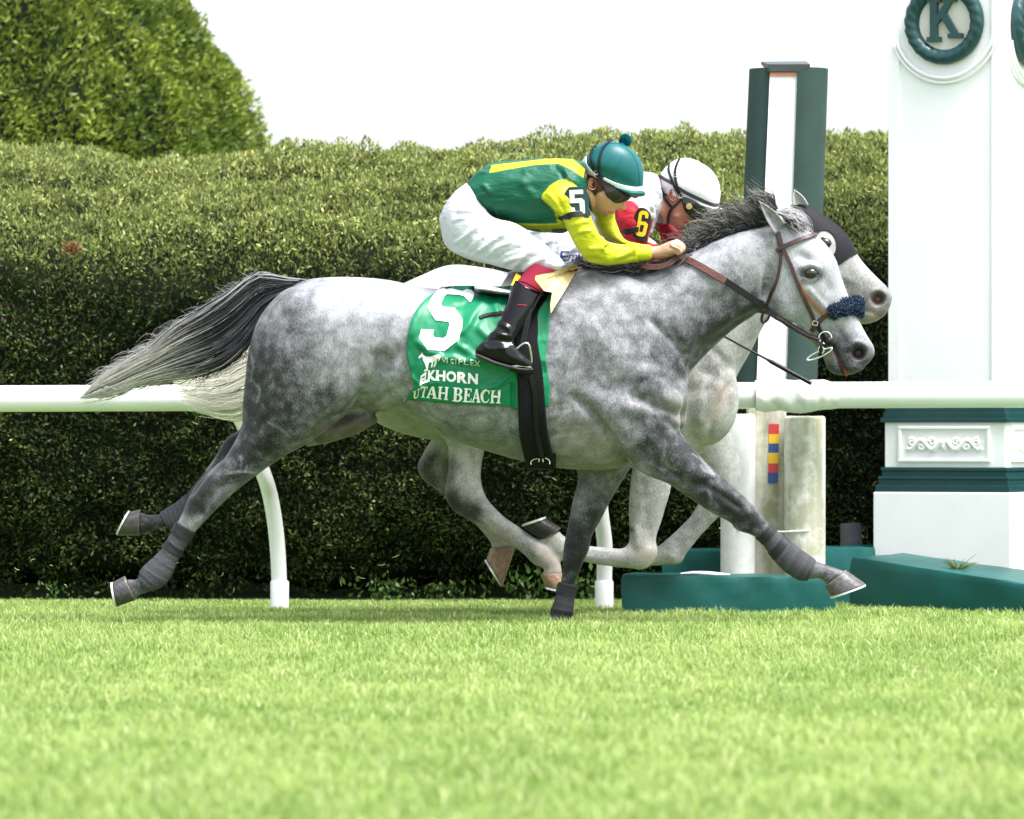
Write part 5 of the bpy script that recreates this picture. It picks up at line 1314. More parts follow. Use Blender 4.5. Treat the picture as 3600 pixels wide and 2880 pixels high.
def glyph_polys(ch, bold=0.0):
    """outline of a letter of the built-in font, as fine triangles in a unit box"""
    cu = bpy.data.curves.new('t', 'FONT'); cu.body = ch; cu.size = 1; cu.offset = bold; cu.resolution_u = 4
    o = bpy.data.objects.new('t', cu); COL.objects.link(o)
    me = bpy.data.meshes.new_from_object(o.evaluated_get(bpy.context.evaluated_depsgraph_get()))
    bm = bmesh.new(); bm.from_mesh(me); bmesh.ops.triangulate(bm, faces=bm.faces)
    for _ in range(4):
        ed = [e for e in bm.edges if e.calc_length() > .12]
        if not ed: break
        bmesh.ops.subdivide_edges(bm, edges=ed, cuts=1); bmesh.ops.triangulate(bm, faces=bm.faces)
    bm.verts.index_update(); v = np.array([tuple(q.co)[:2] for q in bm.verts]); f = [[q.index for q in t.verts] for t in bm.faces]; bm.free()
    bpy.data.objects.remove(o); bpy.data.curves.remove(cu); bpy.data.meshes.remove(me)
    lo, hi = v.min(0), v.max(0)
    return (v - lo) / (hi - lo), f
def warp_letter(v, x0, x1, topc, basec, tilt=0):
    x = x0 + v[:, 0] * (x1 - x0) + tilt * v[:, 1]
    yt = np.interp(x, [p[0] for p in topc], [p[1] for p in topc]); yb = np.interp(x, [p[0] for p in basec], [p[1] for p in basec])
    return np.array(cI(*[(a, b) for a, b in zip(x, yb + (yt - yb) * v[:, 1])]))
def letter_obj(v2, f2, parent, mat, bvh=bvc, off=.0045, fallY=-.3):
    L, N = drape(bvh, v2, off, fallY); return obj('letter', L, f2, mat, parent, True)
tp = [(470, 1080), (520, 1072), (600, 1078), (690, 1084), (760, 1084), (850, 1092), (960, 1104)]; bs = [(470, 1120), (520, 1120), (590, 1145), (660, 1150), (740, 1145), (830, 1155), (960, 1178)]
for ch, x0, x1 in zip('VISIFLEX', (480, 540, 583, 652, 690, 757, 840, 890), (533, 551, 636, 661, 738, 815, 884, 957)):
    v, f = glyph_polys(ch); letter_obj(warp_letter(v, x0, x1, tp, bs, 4), f, cloth1, m_print)
tp = [(205, 1305), (260, 1262), (300, 1232), (350, 1222), (450, 1225), (600, 1240), (800, 1260), (935, 1272)]; bs = [(200, 1436), (250, 1402), (300, 1385), (370, 1363), (520, 1366), (700, 1386), (935, 1408)]
for ch, x0, x1 in zip('ELKHORN', (207, 262, 303, 405, 533, 672, 805), (262, 308, 408, 525, 660, 800, 935)):
    v, f = glyph_polys(ch, .045); letter_obj(warp_letter(v, x0, x1, tp, bs, 6), f, cloth1, m_print)
SER = {
 'T': [[(0, 1), (1, 1), (1, .70), (.93, .70), (.88, .90), (.63, .90), (.63, .09), (.76, .06), (.76, 0), (.24, 0), (.24, .06), (.37, .09), (.37, .90), (.12, .90), (.07, .70), (0, .70)]],
 'H': [[(0, 0), (.40, 0), (.40, .07), (.31, .09), (.31, .45), (.69, .45), (.69, .09), (.60, .07), (.60, 0), (1, 0), (1, .07), (.91, .09), (.91, .91), (1, .93), (1, 1), (.60, 1), (.60, .93), (.69, .91), (.69, .56), (.31, .56), (.31, .91), (.40, .93), (.40, 1), (0, 1), (0, .93), (.09, .91), (.09, .09), (0, .07)]],
 'E': [[(0, 0), (.95, 0), (1, .3), (.92, .3), (.85, .1), (.40, .09), (.40, .46), (.6, .46), (.63, .36), (.71, .36), (.71, .66), (.63, .66), (.6, .56), (.40, .56), (.40, .91), (.8, .91), (.87, .74), (.94, .74), (.92, 1), (0, 1), (0, .93), (.12, .91), (.12, .09), (0, .07)]],
 'A': [[(0, 0), (.34, 0), (.34, .07), (.25, .09), (.31, .28), (.60, .28), (.66, .09), (.57, .07), (.57, 0), (1, 0), (1, .07), (.93, .09), (.62, 1), (.42, 1), (.09, .09), (0, .07)], [(.34, .37), (.57, .37), (.46, .74)]],
 'B': [[(0, 0), (.65, 0), (.88, .08), (1, .26), (.92, .44), (.74, .52), (.88, .62), (.94, .76), (.85, .92), (.62, 1), (0, 1), (0, .93), (.12, .91), (.12, .09), (0, .07)], [(.40, .09), (.58, .1), (.70, .2), (.70, .36), (.58, .46), (.40, .47)], [(.40, .56), (.56, .57), (.65, .66), (.65, .82), (.55, .91), (.40, .91)]],
 'C': [[(1, .3), (.92, .3), (.8, .12), (.58, .08), (.38, .2), (.3, .5), (.38, .8), (.58, .92), (.78, .88), (.88, .68), (.96, .68), (.96, 1), (.88, 1), (.82, .95), (.56, 1.02), (.25, .92), (.03, .7), (.0, .5), (.04, .28), (.25, .07), (.56, -.02), (.86, .05)]],
 'U': [[(0, 1), (0, .93), (.1, .91), (.1, .3), (.2, .08), (.48, -.02), (.78, .08), (.88, .3), (.88, .91), (1, .93), (1, 1), (.65, 1), (.65, .93), (.76, .91), (.76, .32), (.66, .15), (.52, .1), (.40, .16), (.37, .32), (.37, .91), (.47, .93), (.47, 1)]]}
tp = [(100, 1500), (160, 1470), (230, 1432), (330, 1420), (400, 1425), (570, 1440), (640, 1443), (900, 1462), (1215, 1476)]; bs = [(100, 1572), (150, 1580), (220, 1565), (380, 1580), (560, 1600), (650, 1620), (900, 1632), (1222, 1644)]
for ch, x0, x1 in zip('UTAHBEACH', (108, 205, 287, 425, 613, 748, 855, 962, 1087), (196, 292, 420, 560, 738, 855, 965, 1075, 1222)):
    v, f = flat_poly([np.array(p) * 100 for p in SER[ch]], 14); letter_obj(warp_letter(v / 100, x0, x1, tp, bs, 12), f, cloth1, m_print)

# saddle
saddle = thing('saddle', P(1720, 1010, 0), 'white seated racing saddle with black girth on the dapple grey horse', 'saddle')
m_sad = simple('white_saddle_leather', (.9, .9, .89), .3, .45, .04, 12, bump=.06)
seat_st = [(cI(885, 166), cI(892, 200), -.07, .05), (cI(960, 150), cI(950, 250), -.07, .125), (cI(1100, 165), cI(1080, 280), -.07, .142), (cI(1330, 215), cI(1320, 302), -.07, .145), (cI(1550, 215), cI(1540, 310), -.06, .135), (cI(1800, 160), cI(1790, 290), -.02, .10), (cI(1960, 90), cI(1960, 220), -.01, .06)]
v, f = loft(seat_st, 0, 24, 2.4, 5); obj('seat', v, f, m_sad, saddle)
v, f = loft([((a[0], a[1] + 14), (b[0] - 3, b[1] + 5), y, h + .005) for a, b, y, h in seat_st], 0, 24, 2.4, 5); obj('seat_edge', v, f, m_black_leather, saddle)
v, f = strap_on(bv1, cI((1500, 330), (1560, 600), (1545, 900), (1580, 1200), (1600, 1500), (1612, 1725)) + cD((885, 20), (910, 120), (930, 190)), np.concatenate((np.linspace(.075, .10, 20), np.linspace(.10, .118, 20))), .009, .020, 40)
girth = obj('girth', v, f, m_elastic, saddle)
v, f = strap_on(bv1, cI((1590, 1300), (1640, 1500), (1650, 1725)) + cD((905, 20), (925, 90), (938, 140)), .020, .006, .030, 24); obj('girth_strap', v, f, m_black_leather, saddle)
gx_ = [P(*cD(930, 190), y) for y in (-.16,)][0]
under = []
for k in range(22):
    t = k / 21; y = -.17 + .36 * t; x = gx_[0] - .002
    loc, nn, ii, dd = bv1.ray_cast(Vector((x, y, 0.2)), Vector((0, 0, 1)))
    under.append((x, y, (loc.z if loc else gx_[2]) - .012))
v, f = strap_mesh(np.array(under), np.tile((0, 0, -1.0), (22, 1)), .116, .006); obj('girth', v, f, m_elastic, saddle)
for (a, b) in ((cD(880, 148), cD(918, 138)), (cD(940, 140), cD(975, 150))):
    l1, n1 = hit(bv1, a); l2, n2 = hit(bv1, b)
    if l1 is not None and l2 is not None:
        v, f = tube(catmull([l1 + n1 * .034 + (0, 0, -.012), l1 + n1 * .034, (l1 + l2) / 2 + n1 * .034 + (0, 0, .006), l2 + n2 * .034, l2 + n2 * .034 + (0, 0, -.012)], 4), .0028, 7); obj('buckle', v, f, m_steel, saddle)
put('flap', [cI((1380, 300), (1870, 250), (1830, 330), (1700, 520), (1640, 780), (1430, 850), (1330, 600))], saddle, m_black_leather, bv1, .022, 8)
v, f = strap_on(bvc, cI((955, 568), (1060, 535), (1180, 515), (1300, 490)), .0145, .003, .004, 16); obj('billet_strap', v, f, m_black_leather, saddle)
for dx, w in ((0, .010), (34, .010)):
    v, f = strap_free([P(*cI(1590 + dx * .4, 420), -.335), P(*cI(1545 + dx, 620), -.35), P(*cI(1480 + dx, 915), -.365)], w, .003); obj('stirrup_leather', v, f, m_black_leather, saddle)
st_pts = [P(*cI(1415, 985), -.37), P(*cI(1450, 935), -.37), P(*cI(1520, 890), -.37), P(*cI(1575, 905), -.37), P(*cI(1600, 1000), -.365), P(*cI(1612, 1110), -.36), P(*cI(1590, 1190), -.36)]
v, f = tube(catmull(st_pts, 6), .0046, 9); iron = obj('stirrup_iron', v, f, m_steel, saddle)
v, f = loft([(cI(1310, 1190), cI(1330, 1235), 0, .02), (cI(1400, 1183), cI(1420, 1258), 0, .03), (cI(1520, 1182), cI(1540, 1290), 0, .032), (cI(1610, 1195), cI(1635, 1275), 0, .022)], -.355, 16, 3, 4); obj('tread', v, f, m_black_leather, iron)
v, f = strap_free([P(*cI(1305, 1192), -.385), P(*cI(1450, 1172), -.388), P(*cI(1610, 1190), -.385)], .006, .004); obj('tread_rim', v, f, m_steel, iron)

# pale leather cloth folded up in front of the saddle
m_cham = simple('pale_tan_chamois', (.72, .57, .30), .75, .2, .07, 10, bump=.15, bscale=90)
cham_poly = catmull(cA((797, 968), (800, 944), (900, 925), (1000, 888), (1036, 878), (1052, 900), (1010, 968), (985, 1010), (935, 1090), (890, 1165), (887, 1110), (897, 1042), (850, 1033)), 1)
v2, f2 = flat_poly([cham_poly], 5.0); Lh, Nh = drape(bv1, v2, .014, -.12)
xa = (v2[:, 0] - 1400) * 1.65846
w = np.clip((xa - 830) / 190, 0, 1); w = w * w * (3 - 2 * w)
ff = .010 * np.exp(-(seg_dist(v2, cA((1030, 890), (960, 960), (900, 1040))) / 10) ** 2) - .008 * np.exp(-(seg_dist(v2, cA((1000, 900), (900, 990), (860, 1025))) / 9) ** 2) + .006 * np.exp(-(seg_dist(v2, cA((900, 1060), (915, 1110))) / 7) ** 2)
Yv = Lh[:, 1] * w + (-.352) * (1 - w) - ff
cham = np.array([P(p[0], p[1], y) for p, y in zip(v2, Yv)])
q3 = np.array([(t[0], t[1], t[2]) for t in f2])
ch_o = obj('chamois', np.vstack((cham, cham + np.array((0, .003, 0)))), [list(t) for t in q3] + [[i + len(cham) for i in reversed(t)] for t in q3.tolist()], m_cham)
tag(ch_o, 'pale tan leather cloth folded up at the front of the saddle', 'saddle pad')

# bridle
bridle = thing('bridle', P(*cB(1300, 800), -.1), 'dark brown leather bridle with navy fleece noseband on the dapple grey', 'bridle')
BW = 1 / 2.39556 / 900
def bs_(name, pts, wpx, mat, n=26, off=.004, th=.005):
    v, f = strap_on(bv1, cB(*pts), np.asarray(wpx) * BW, th, off, n); return obj(name, v, f, mat, bridle, True)
bs_('throat_strap', [(1030, 430), (1062, 560), (1065, 680), (1040, 820), (990, 950), (945, 1040), (920, 1095)], 27, m_brown_leather)
v, f = tube(catmull([P(*cB(925, 1080), -.075), P(*cB(905, 1150), -.06), P(*cB(915, 1185), -.03), P(*cB(950, 1165), .02), P(*cB(968, 1130), .05)], 5), .0055, 8); obj('throat_loop', v, f, m_brown_leather, bridle)
bs_('cheek_strap', [(1040, 425), (1085, 560), (1150, 700), (1205, 850), (1262, 985), (1325, 1115), (1352, 1190)], 34, m_brown_leather, off=.006)
bs_('brow_band', [(1035, 585), (1100, 545), (1180, 510), (1270, 476), (1370, 452)], 36, m_brown_leather, off=.009)
bs_('nose_strap', [(1200, 830), (1265, 930), (1340, 1025), (1430, 1110)], 26, m_tan)
bs_('nose_strap', [(1325, 1255), (1370, 1195), (1420, 1140), (1480, 1110)], 42, m_brown_leather, 16)
bs_('chin_strap', [(1370, 1190), (1400, 1260), (1440, 1330), (1440, 1380)], 36, m_black_leather, 14)
def ring(name, c, rx, ry, Y, r, ang=0, n=26, par=None):
    pts = []
    for a in np.linspace(0, 2 * math.pi, n):
        x, y = rx * math.cos(a), ry * math.sin(a); pts.append(P(*cB(c[0] + x * math.cos(ang) - y * math.sin(ang), c[1] + x * math.sin(ang) + y * math.cos(ang)), Y))
    v, f = tube(pts, r, 8, cap=False); return obj(name, v, f, m_steel, par or bridle)
l, _n = hit(bv1, cB(1440, 1310)); yb = l[1] - .012
ring('bit_ring', (1440, 1312), 52, 50, yb, .0042)
ring('bit_ring', (1392, 1450), 116, 24, yb - .004, .0038, -.42)
ring('buckle', (1405, 1415), 22, 30, yb - .010, .0035)
v, f = strap_free([P(*cB(1415, 1340), yb - .008), P(*cB(1405, 1400), yb - .012), P(*cB(1400, 1450), yb - .008)], .012, .005); obj('bit_strap', v, f, m_black_leather, bridle)
v, f = ellipsoid(P(*cB(1470, 1345), yb - .006), (.016, .012, .018), 14, 10); obj('bit_guard', v, f, m_black_leather, bridle)
def sq_buckle(c, w, h, ang):
    l, n = hit(bv1, cB(*c)); pts = []
    for a, b in ((-1, -1), (1, -1), (1, 1), (-1, 1), (-1, -1)):
        x, y = a * w, b * h; pts.append(P(*cB(c[0] + x * math.cos(ang) - y * math.sin(ang), c[1] + x * math.sin(ang) + y * math.cos(ang)), l[1] - .016))
    v, f = tube(resample(pts, 21), .0026, 6, cap=False); obj('buckle', v, f, m_steel, bridle)
sq_buckle((1355, 1190), 20, 17, .3); sq_buckle((1172, 1213), 14, 22, .5)
# fleece noseband
core = [(cB(1470, 1070), cB(1500, 1140), -.062, .020), (cB(1510, 1035), cB(1545, 1135), -.052, .030), (cB(1590, 995), cB(1625, 1120), -.035, .036), (cB(1670, 975), cB(1700, 1115), -.010, .036), (cB(1740, 990), cB(1750, 1120), .015, .034), (cB(1755, 1030), cB(1745, 1110), .04, .026)]
v, f = loft(core, 0, 20, 2.1, 5); m_fleece = attr_mat('navy_fleece', rough=.8, spec=.1, var=.3, scale=160)
fl = obj('fleece_band', v, f, m_fleece, bridle, True, {'col': np.tile((.022, .035, .068), (len(v), 1))})
g = np.random.default_rng(3); ii = g.integers(0, len(v), 2600); cen = v.mean(0); pc = np.asarray(v)[ii] + g.normal(0, .004, (2600, 3))
ax0, ax1 = P(*cB(1480, 1105), -.055), P(*cB(1750, 1060), .02); tt = np.clip(((pc - ax0) @ (ax1 - ax0)) / ((ax1 - ax0) @ (ax1 - ax0)), 0, 1)[:, None]
dr = pc - (ax0 + tt * (ax1 - ax0)); dr /= np.linalg.norm(dr, axis=1)[:, None]; dr = dr + g.normal(0, .5, dr.shape)
Lp = np.stack([pc + dr * .006 * s + g.normal(0, .0012, pc.shape) for s in (0, .4, .8, 1.0)], 1)
cc = np.array((.028, .046, .088)) * (.6 + .8 * g.random((2600, 1, 1))) * np.ones((1, 4, 1)); cc = np.where(g.random((2600, 1, 1)) > .93, np.array((.16, .20, .28)), cc)
v, q, c = hair_mesh(Lp, .0017, .0008, cc); obj('fleece_pile', v, q, m_fleece, fl, True, {'col': c})
# reins
reins = thing('reins', P(*cJ(1180, 580), -.12), 'brown rubber grip reins running from bit to fist of the green capped jockey', 'reins')
hl = cB((160, 640), (240, 660), (330, 690), (470, 765), (600, 838))
Lr, Nr = drape(bv1, resample(catmull(hl, 5), 26), .010, -.09); Lr[:4, 1] = np.minimum(Lr[:4, 1], -.10)
for _ in range(6): Lr[1:-1, 1] = .5 * Lr[1:-1, 1] + .25 * (Lr[:-2, 1] + Lr[2:, 1])
v, f = strap_mesh(Lr, np.tile((0, -1, .2), (26, 1)), .0285, .006); obj('rubber_grip', v, f, m_rein, reins)
hl = cB((590, 832), (720, 915), (850, 1000), (1000, 1095), (1130, 1175), (1280, 1270), (1400, 1322))
Lr2, Nr2 = drape(bv1, resample(catmull(hl, 5), 36), .012, -.08)
for _ in range(8): Lr2[1:-1, 1] = .5 * Lr2[1:-1, 1] + .25 * (Lr2[:-2, 1] + Lr2[2:, 1])
v, f = strap_mesh(Lr2, np.tile((0, -1, .2), (36, 1)), np.linspace(.0265, .0195, 36), .006); obj('leather_rein', v, f, m_black_leather, reins)
v, f = strap_mesh(Lr2[20:], np.tile((0, -1, .2), (16, 1)), .008, .010); obj('stitched_strip', v, f, m_brown_leather, reins)
v, f = strap_free([P(*cJ(1145, 625), -.115), P(*cJ(1080, 675), -.125), P(*cJ(960, 712), -.13), P(*cJ(830, 712), -.125), P(*cJ(705, 690), -.10)], .022, .006); obj('rein_loop', v, f, m_rein, reins)
far_r = [P(*cB(1440, 1322), .075), P(*cB(1000, 1090), .13), P(*cB(600, 840), .12), P(*cB(180, 630), .07)]
v, f = strap_free(far_r, .020, .006, 30); obj('leather_rein', v, f, m_black_leather, reins)

# leg bandages
m_band = attr_mat('grey_bandage', rough=.8, spec=.15, var=.12, scale=120, bump=.3, bscale=150)
m_tape = simple('black_tape', (.018, .018, .020), .5, .3, .2, 30)
def bandage(st, Y, lab, turns=9, tapes=()):
    v, f = loft(st, Y, 26, 2.1, 10, True, .004); k = len(v) // 26
    V = v.reshape(k, 26, 3); cen = V.mean(1, keepdims=True); d = V - cen; d /= np.linalg.norm(d, axis=2)[..., None]
    t = np.linspace(0, 1, k)[:, None]; a = np.arange(26)[None] / 26
    ph = (t * turns + a) % 1.0
    V = V + d * (.0016 * ph + .0005 * np.sin(t * 90 + a * 9 + 4 * np.sin(a * 6.28)))[..., None]
    c = np.array((.062, .063, .071)) * (.8 + .35 * ph[..., None]) * np.ones((k, 26, 3))
    t_o = thing('leg_bandage', V[-1].mean(0), lab, 'bandage', 'grey leg bandages')
    obj('wrap', V.reshape(-1, 3), f, m_band, t_o, True, {'col': c.reshape(-1, 3)})
    for (t0, t1) in tapes:
        i0, i1 = int(t0 * (k - 1)), max(int(t1 * (k - 1)), int(t0 * (k - 1)) + 2)
        W_ = V[i0:i1 + 1] + d[i0:i1 + 1] * .0026; W_ = W_.reshape(-1, 3); m_ = i1 - i0 + 1
        obj('tape', W_, [(i * 26 + j, i * 26 + (j + 1) % 26, (i + 1) * 26 + (j + 1) % 26, (i + 1) * 26 + j) for i in range(m_ - 1) for j in range(26)], m_tape, t_o)
bandage([(cG(772, 802), cG(916, 884), -.15, .031), (cG(715, 925), cG(838, 1010), -.15, .029), (cG(640, 1045), cG(772, 1118), -.15, .030), (cG(545, 1140), cG(728, 1228), -.15, .037), (cG(475, 1208), cG(668, 1322), -.15, .041), (cG(452, 1275), cG(560, 1385), -.15, .036)], 0, 'grey bandage with black tape on the lower trailing hind leg of the dapple grey', 8, ((.02, .14), (.27, .36)))
bandage([(cG(845, 580), cG(975, 735), .14, .034), (cG(765, 648), cG(852, 805), .14, .031), (cG(700, 688), cG(765, 855), .14, .036), (cG(632, 732), cG(700, 858), .14, .038)], 0, 'plain grey bandage on the upper trailing hind leg of the dapple grey', 6)
bandage([(cF(545, 1065), cF(462, 1145), -.13, .036), (cF(590, 1112), cF(510, 1188), -.13, .032), (cF(667, 1172), cF(575, 1280), -.13, .031), (cF(747, 1232), cF(645, 1355), -.13, .036), (cF(825, 1288), cF(728, 1410), -.13, .040), (cF(838, 1300), cF(790, 1418), -.13, .037)], 0, 'grey bandage with black tape on the outstretched foreleg of the dapple grey', 7, ((.05, .2), (.32, .42)))
bandage([(cD(1028, 842), cD(1115, 858), .12, .030), (cD(1012, 920), cD(1104, 932), .12, .032), (cD(990, 985), cD(1094, 1002), .12, .037), (cD(983, 1035), cD(1078, 1052), .12, .034), (cD(985, 1062), cD(1068, 1074), .12, .032)], 0, 'grey bandage on the upright foreleg planted in the grass', 6, ((.03, .2), (.5, .6)))

# whip between the two horses
wh = thing('whip', P(*cB(960, 1510), .35), 'black riding whip hanging between the two horses in front of the white board', 'whip')
w0, w1, w2, w3 = P(*cB(300, 1150), .50), P(*cB(610, 1312), .42), P(*cB(960, 1500), .38), P(*cB(1325, 1698), .36)
v, f = tube(resample([w0, w1, w2], 12), .0046, 9); obj('shaft', v, f, m_black_leather, wh)
v, f = tube(resample([w2 - (w3 - w2) * .05, w2 + (w3 - w2) * .12, w3], 10), np.concatenate(([.006], np.full(9, .0125))), 12, flat=.7); obj('padded_end', v, f, m_black_leather, wh)

# ================================================================== JOCKEYS
def skin_mat(name, col, red):
    m, nt, b = new_mat(name)
    tc = nd(nt, 'ShaderNodeTexCoord'); n = nd(nt, 'ShaderNodeTexNoise', Scale=26.0, Detail=6.0, Roughness=.6); nt.links.new(tc.outputs['Object'], n.inputs['Vector'])
    nt.links.new(ramp(nt, n.outputs['Fac'], [(.3, tuple(c * .88 for c in col)), (.55, col), (.75, red)]), b.inputs['Base Color'])
    b.inputs['Roughness'].default_value = .5; b.inputs['Subsurface Weight'].default_value = .12; b.inputs['Subsurface Radius'].default_value = (.006, .003, .0015)
    n2 = nd(nt, 'ShaderNodeTexNoise', Scale=420.0, Detail=2.0); nt.links.new(tc.outputs['Object'], n2.inputs['Vector'])
    bp = nd(nt, 'ShaderNodeBump', Strength=.12, Distance=.002); nt.links.new(n2.outputs['Fac'], bp.inputs['Height']); nt.links.new(bp.outputs[0], b.inputs['Normal'])
    return m
m_skin1 = skin_mat('light_skin', (.52, .30, .20), (.55, .26, .18))
m_skin2 = skin_mat('tanned_skin', (.40, .165, .11), (.44, .13, .09))
m_silk = attr_mat('racing_silk', rough=.48, spec=.28, bump=.6, bscale=3.0, stretch=(7, 7, 16))
m_breech = simple('white_breeches', (.50, .52, .56), .55, .3, .02, 8, bump=.55, bscale=3.0, stretch=(9, 9, 20))
m_boot = simple('black_patent_boot', (.004, .004, .005), .13, .32, .1, 20, bump=.05, bscale=24)
m_sole = simple('boot_sole', (.03, .03, .03), .6, .3, .2, 30)
m_sock = simple('burgundy_sock', (.20, .012, .03), .8, .15, .08, 40, bump=.2, bscale=300)
m_capgreen = simple('teal_cap_silk', (.004, .105, .11), .42, .35, .06, 14, bump=.04, bscale=40)
m_capwhite = simple('white_cap_silk', (.80, .80, .83), .42, .35, .02, 14, bump=.04, bscale=40)
m_strapb = simple('black_webbing', (.012, .012, .014), .55, .3, .2, 60)
m_lens = simple('smoked_lens', (.012, .013, .008), .08, .45, .2, 8)
m_clear = simple('clear_lens', (.30, .32, .32), .05, .7, .2, 8, coat=1.0)
m_brownhair = simple('brown_hair', (.055, .022, .010), .6, .3, .3, 120, stretch=(1, 1, .3))
m_armg = simple('dark_green_plate', (.012, .045, .038), .4, .35, .1, 20)
m_armb = simple('black_plate', (.012, .012, .012), .4, .35, .1, 20)
m_yel = simple('yellow_print', (.80, .48, .01), .5, .3, .04, 20)
m_red_emb = simple('red_embroidery', (.45, .02, .02), .6, .2, .2, 60)
m_navy = simple('navy_print', (.035, .03, .16), .6, .2, .1, 30)

def rail_lip(bvh, pts, r, n=24, off=.001): return tube(drape(bvh, resample(catmull(pts, 5), n), off)[0], r, 8)

def jockey(Y0, cfg):
    o2 = cfg['off']
    def T(p): return (p[0] + o2[0], p[1] + o2[1])
    def st(lst): return [(T(a), T(b), y, h) for a, b, y, h in lst]
    J = thing('person', P(*T((1800, 1000)), Y0), cfg['label'], 'person', 'jockeys')
    # ---- lofts shared by body and clothes
    torso = st([(cM(150, 295), cM(380, 700), 0, .125), (cM(300, 150), cM(620, 780), 0, .14), (cM(520, 40), cM(900, 890), 0, .152), (cM(850, 10), cM(1150, 925), 0, .165), (cM(1150, -5), cM(1390, 930), 0, .18), (cM(1400, -5), cM(1540, 760), 0, .185), (cM(1550, 12), cM(1640, 560), 0, .15), (cM(1635, 62), cM(1680, 420), 0, .085)])
    torso[0] = torso[0]
    thigh = lambda s: st([(cA(330, 468), cA(243, 640), s * .04, .08), (cA(440, 480), cA(280, 770), s * .06, .11), (cA(545, 600), cA(400, 842), s * .10, .093), (cA(680, 640), cA(540, 878), s * .135, .086), (cA(790, 715), cA(650, 905), s * .165, .077), (cA(885, 785), cA(745, 924), s * .195, .066), (cA(950, 850), cA(830, 925), s * .212, .052), (cA(975, 885), cA(900, 925), s * .215, .03)])
    pelvis = st([(cA(402, 402), cA(520, 600), 0, .128), (cA(330, 458), cA(430, 720), 0, .142), (cA(272, 535), cA(330, 790), 0, .13), (cA(236, 615), cA(262, 735), 0, .075)])
    calf = lambda s: st([(cA(775, 868), cA(915, 915), s * .225, .050), (cA(733, 935), cA(872, 985), s * .25, .050), (cA(690, 985), cA(835, 1050), s * .28, .049), (cA(650, 1080), cA(795, 1130), s * .305, .046), (cA(608, 1180), cA(745, 1215), s * .325, .042), (cA(560, 1260), cA(690, 1300), s * .345, .036)])
    armN = cfg['armN']; armF = cfg['armF']
    head = cfg['head']; neck = cfg['neck']
    # ---- one continuous body
    g_in = -.012
    parts = [loft(torso, Y0, 22, 2.2, 4, True, g_in), loft(pelvis, Y0, 22, 2.2, 4, True, g_in), loft(thigh(-1), Y0, 18, 2.1, 4, True, g_in), loft(thigh(1), Y0, 18, 2.1, 4, True, g_in), loft(calf(-1), Y0, 16, 2.1, 4, True, g_in), loft(calf(1), Y0, 16, 2.1, 4, True, g_in),
             loft(armN, Y0, 18, 2.1, 5, True, -.008), loft(armF, Y0, 18, 2.1, 5, True, -.008), loft(head, Y0, 26, 2.25, 5), loft(neck, Y0, 20, 2.1, 4)]
    for c, r, rot in cfg['face_balls']: parts.append(ellipsoid(P(*c[0], Y0 + c[1]), r, 14, 10, rot))
    for w in cfg['hand_lofts']: parts.append(loft(w, Y0, 14, 2.2, 4))
    for pts, rad in cfg['fingers']:
        v, f = tube(catmull([P(*p, Y0 + y) for p, y in pts], 4), rad, 9); parts.append((v, f))
    body = fuse(parts, cfg['vox'], 2, .2)
    body.carve(cfg['face_lines'])
    body.build('body', cfg['skin'], J)
    bvb = body.bvh()
    # ---- jersey
    jparts = [loft(torso, Y0, 30, 2.2, 6), loft(armN, Y0, 22, 2.1, 6, True, .0), loft(armF, Y0, 22, 2.1, 6, True, .0)]
    js = fuse(jparts, .0062, 5, .25)
    js.carve(cfg['folds'], amount=1.7)
    js.v += js.normals() * (.003 * fbm(js.v * np.array((12, 12, 30)), 500, 3))[:, None]
    js.smooth(1)
    px = js.px(); col = cfg['colour'](px, js.v)
    js.build('jersey', m_silk, J, {'col': col}); bvj = js.bvh()
    # ---- breeches
    bp_ = [loft(pelvis, Y0, 26, 2.2, 5, True, .002), loft(thigh(-1), Y0, 24, 2.1, 6, True, .002), loft(thigh(1), Y0, 24, 2.1, 6, True, .002)]
    bs = fuse(bp_, .0066, 4, .25)
    tf = lambda lst: [(T(a), w, d) for a, w, d in lst]
    bs.carve([([T(p) for p in l], w, d) for l, w, d in [
        (cM((0, 1060), (150, 960), (270, 850)), 6, .006), (cM((120, 1140), (250, 1000), (380, 850)), 5, -.004), (cM((180, 1140), (230, 1000)), 5, .005), (cM((300, 1160), (480, 1030), (600, 960)), 6, .006), (cM((260, 1180), (330, 1020), (330, 900)), 5, -.004), (cM((400, 1230), (540, 1110), (700, 1050)), 5, .005), (cM((520, 1260), (640, 1170), (800, 1120)), 5, -.004), (cM((620, 1300), (860, 1230), (1000, 1140)), 6, .006), (cM((300, 1140), (240, 1200)), 5, .004),
        (cM((750, 1350), (950, 1200), (1100, 1150)), 8, .006), (cM((880, 1390), (1000, 1300), (1120, 1260)), 8, .007), (cM((380, 700), (200, 690), (20, 690)), 8, -.006), (cM((0, 770), (150, 720)), 6, .004), (cM((1000, 1080), (1200, 1180), (1290, 1300)), 9, -.004), (cM((600, 960), (900, 900)), 12, .003), (cM((950, 1000), (1100, 1080)), 7, .004), (cM((0, 1150), (400, 1280), (800, 1400)), 6, .003)]], amount=1.8)
    bs.v += bs.normals() * (.0025 * fbm(bs.v * 18, 520, 2))[:, None]; bs.smooth(1)
    bs.build('breeches', m_breech, J); bvp = bs.bvh()
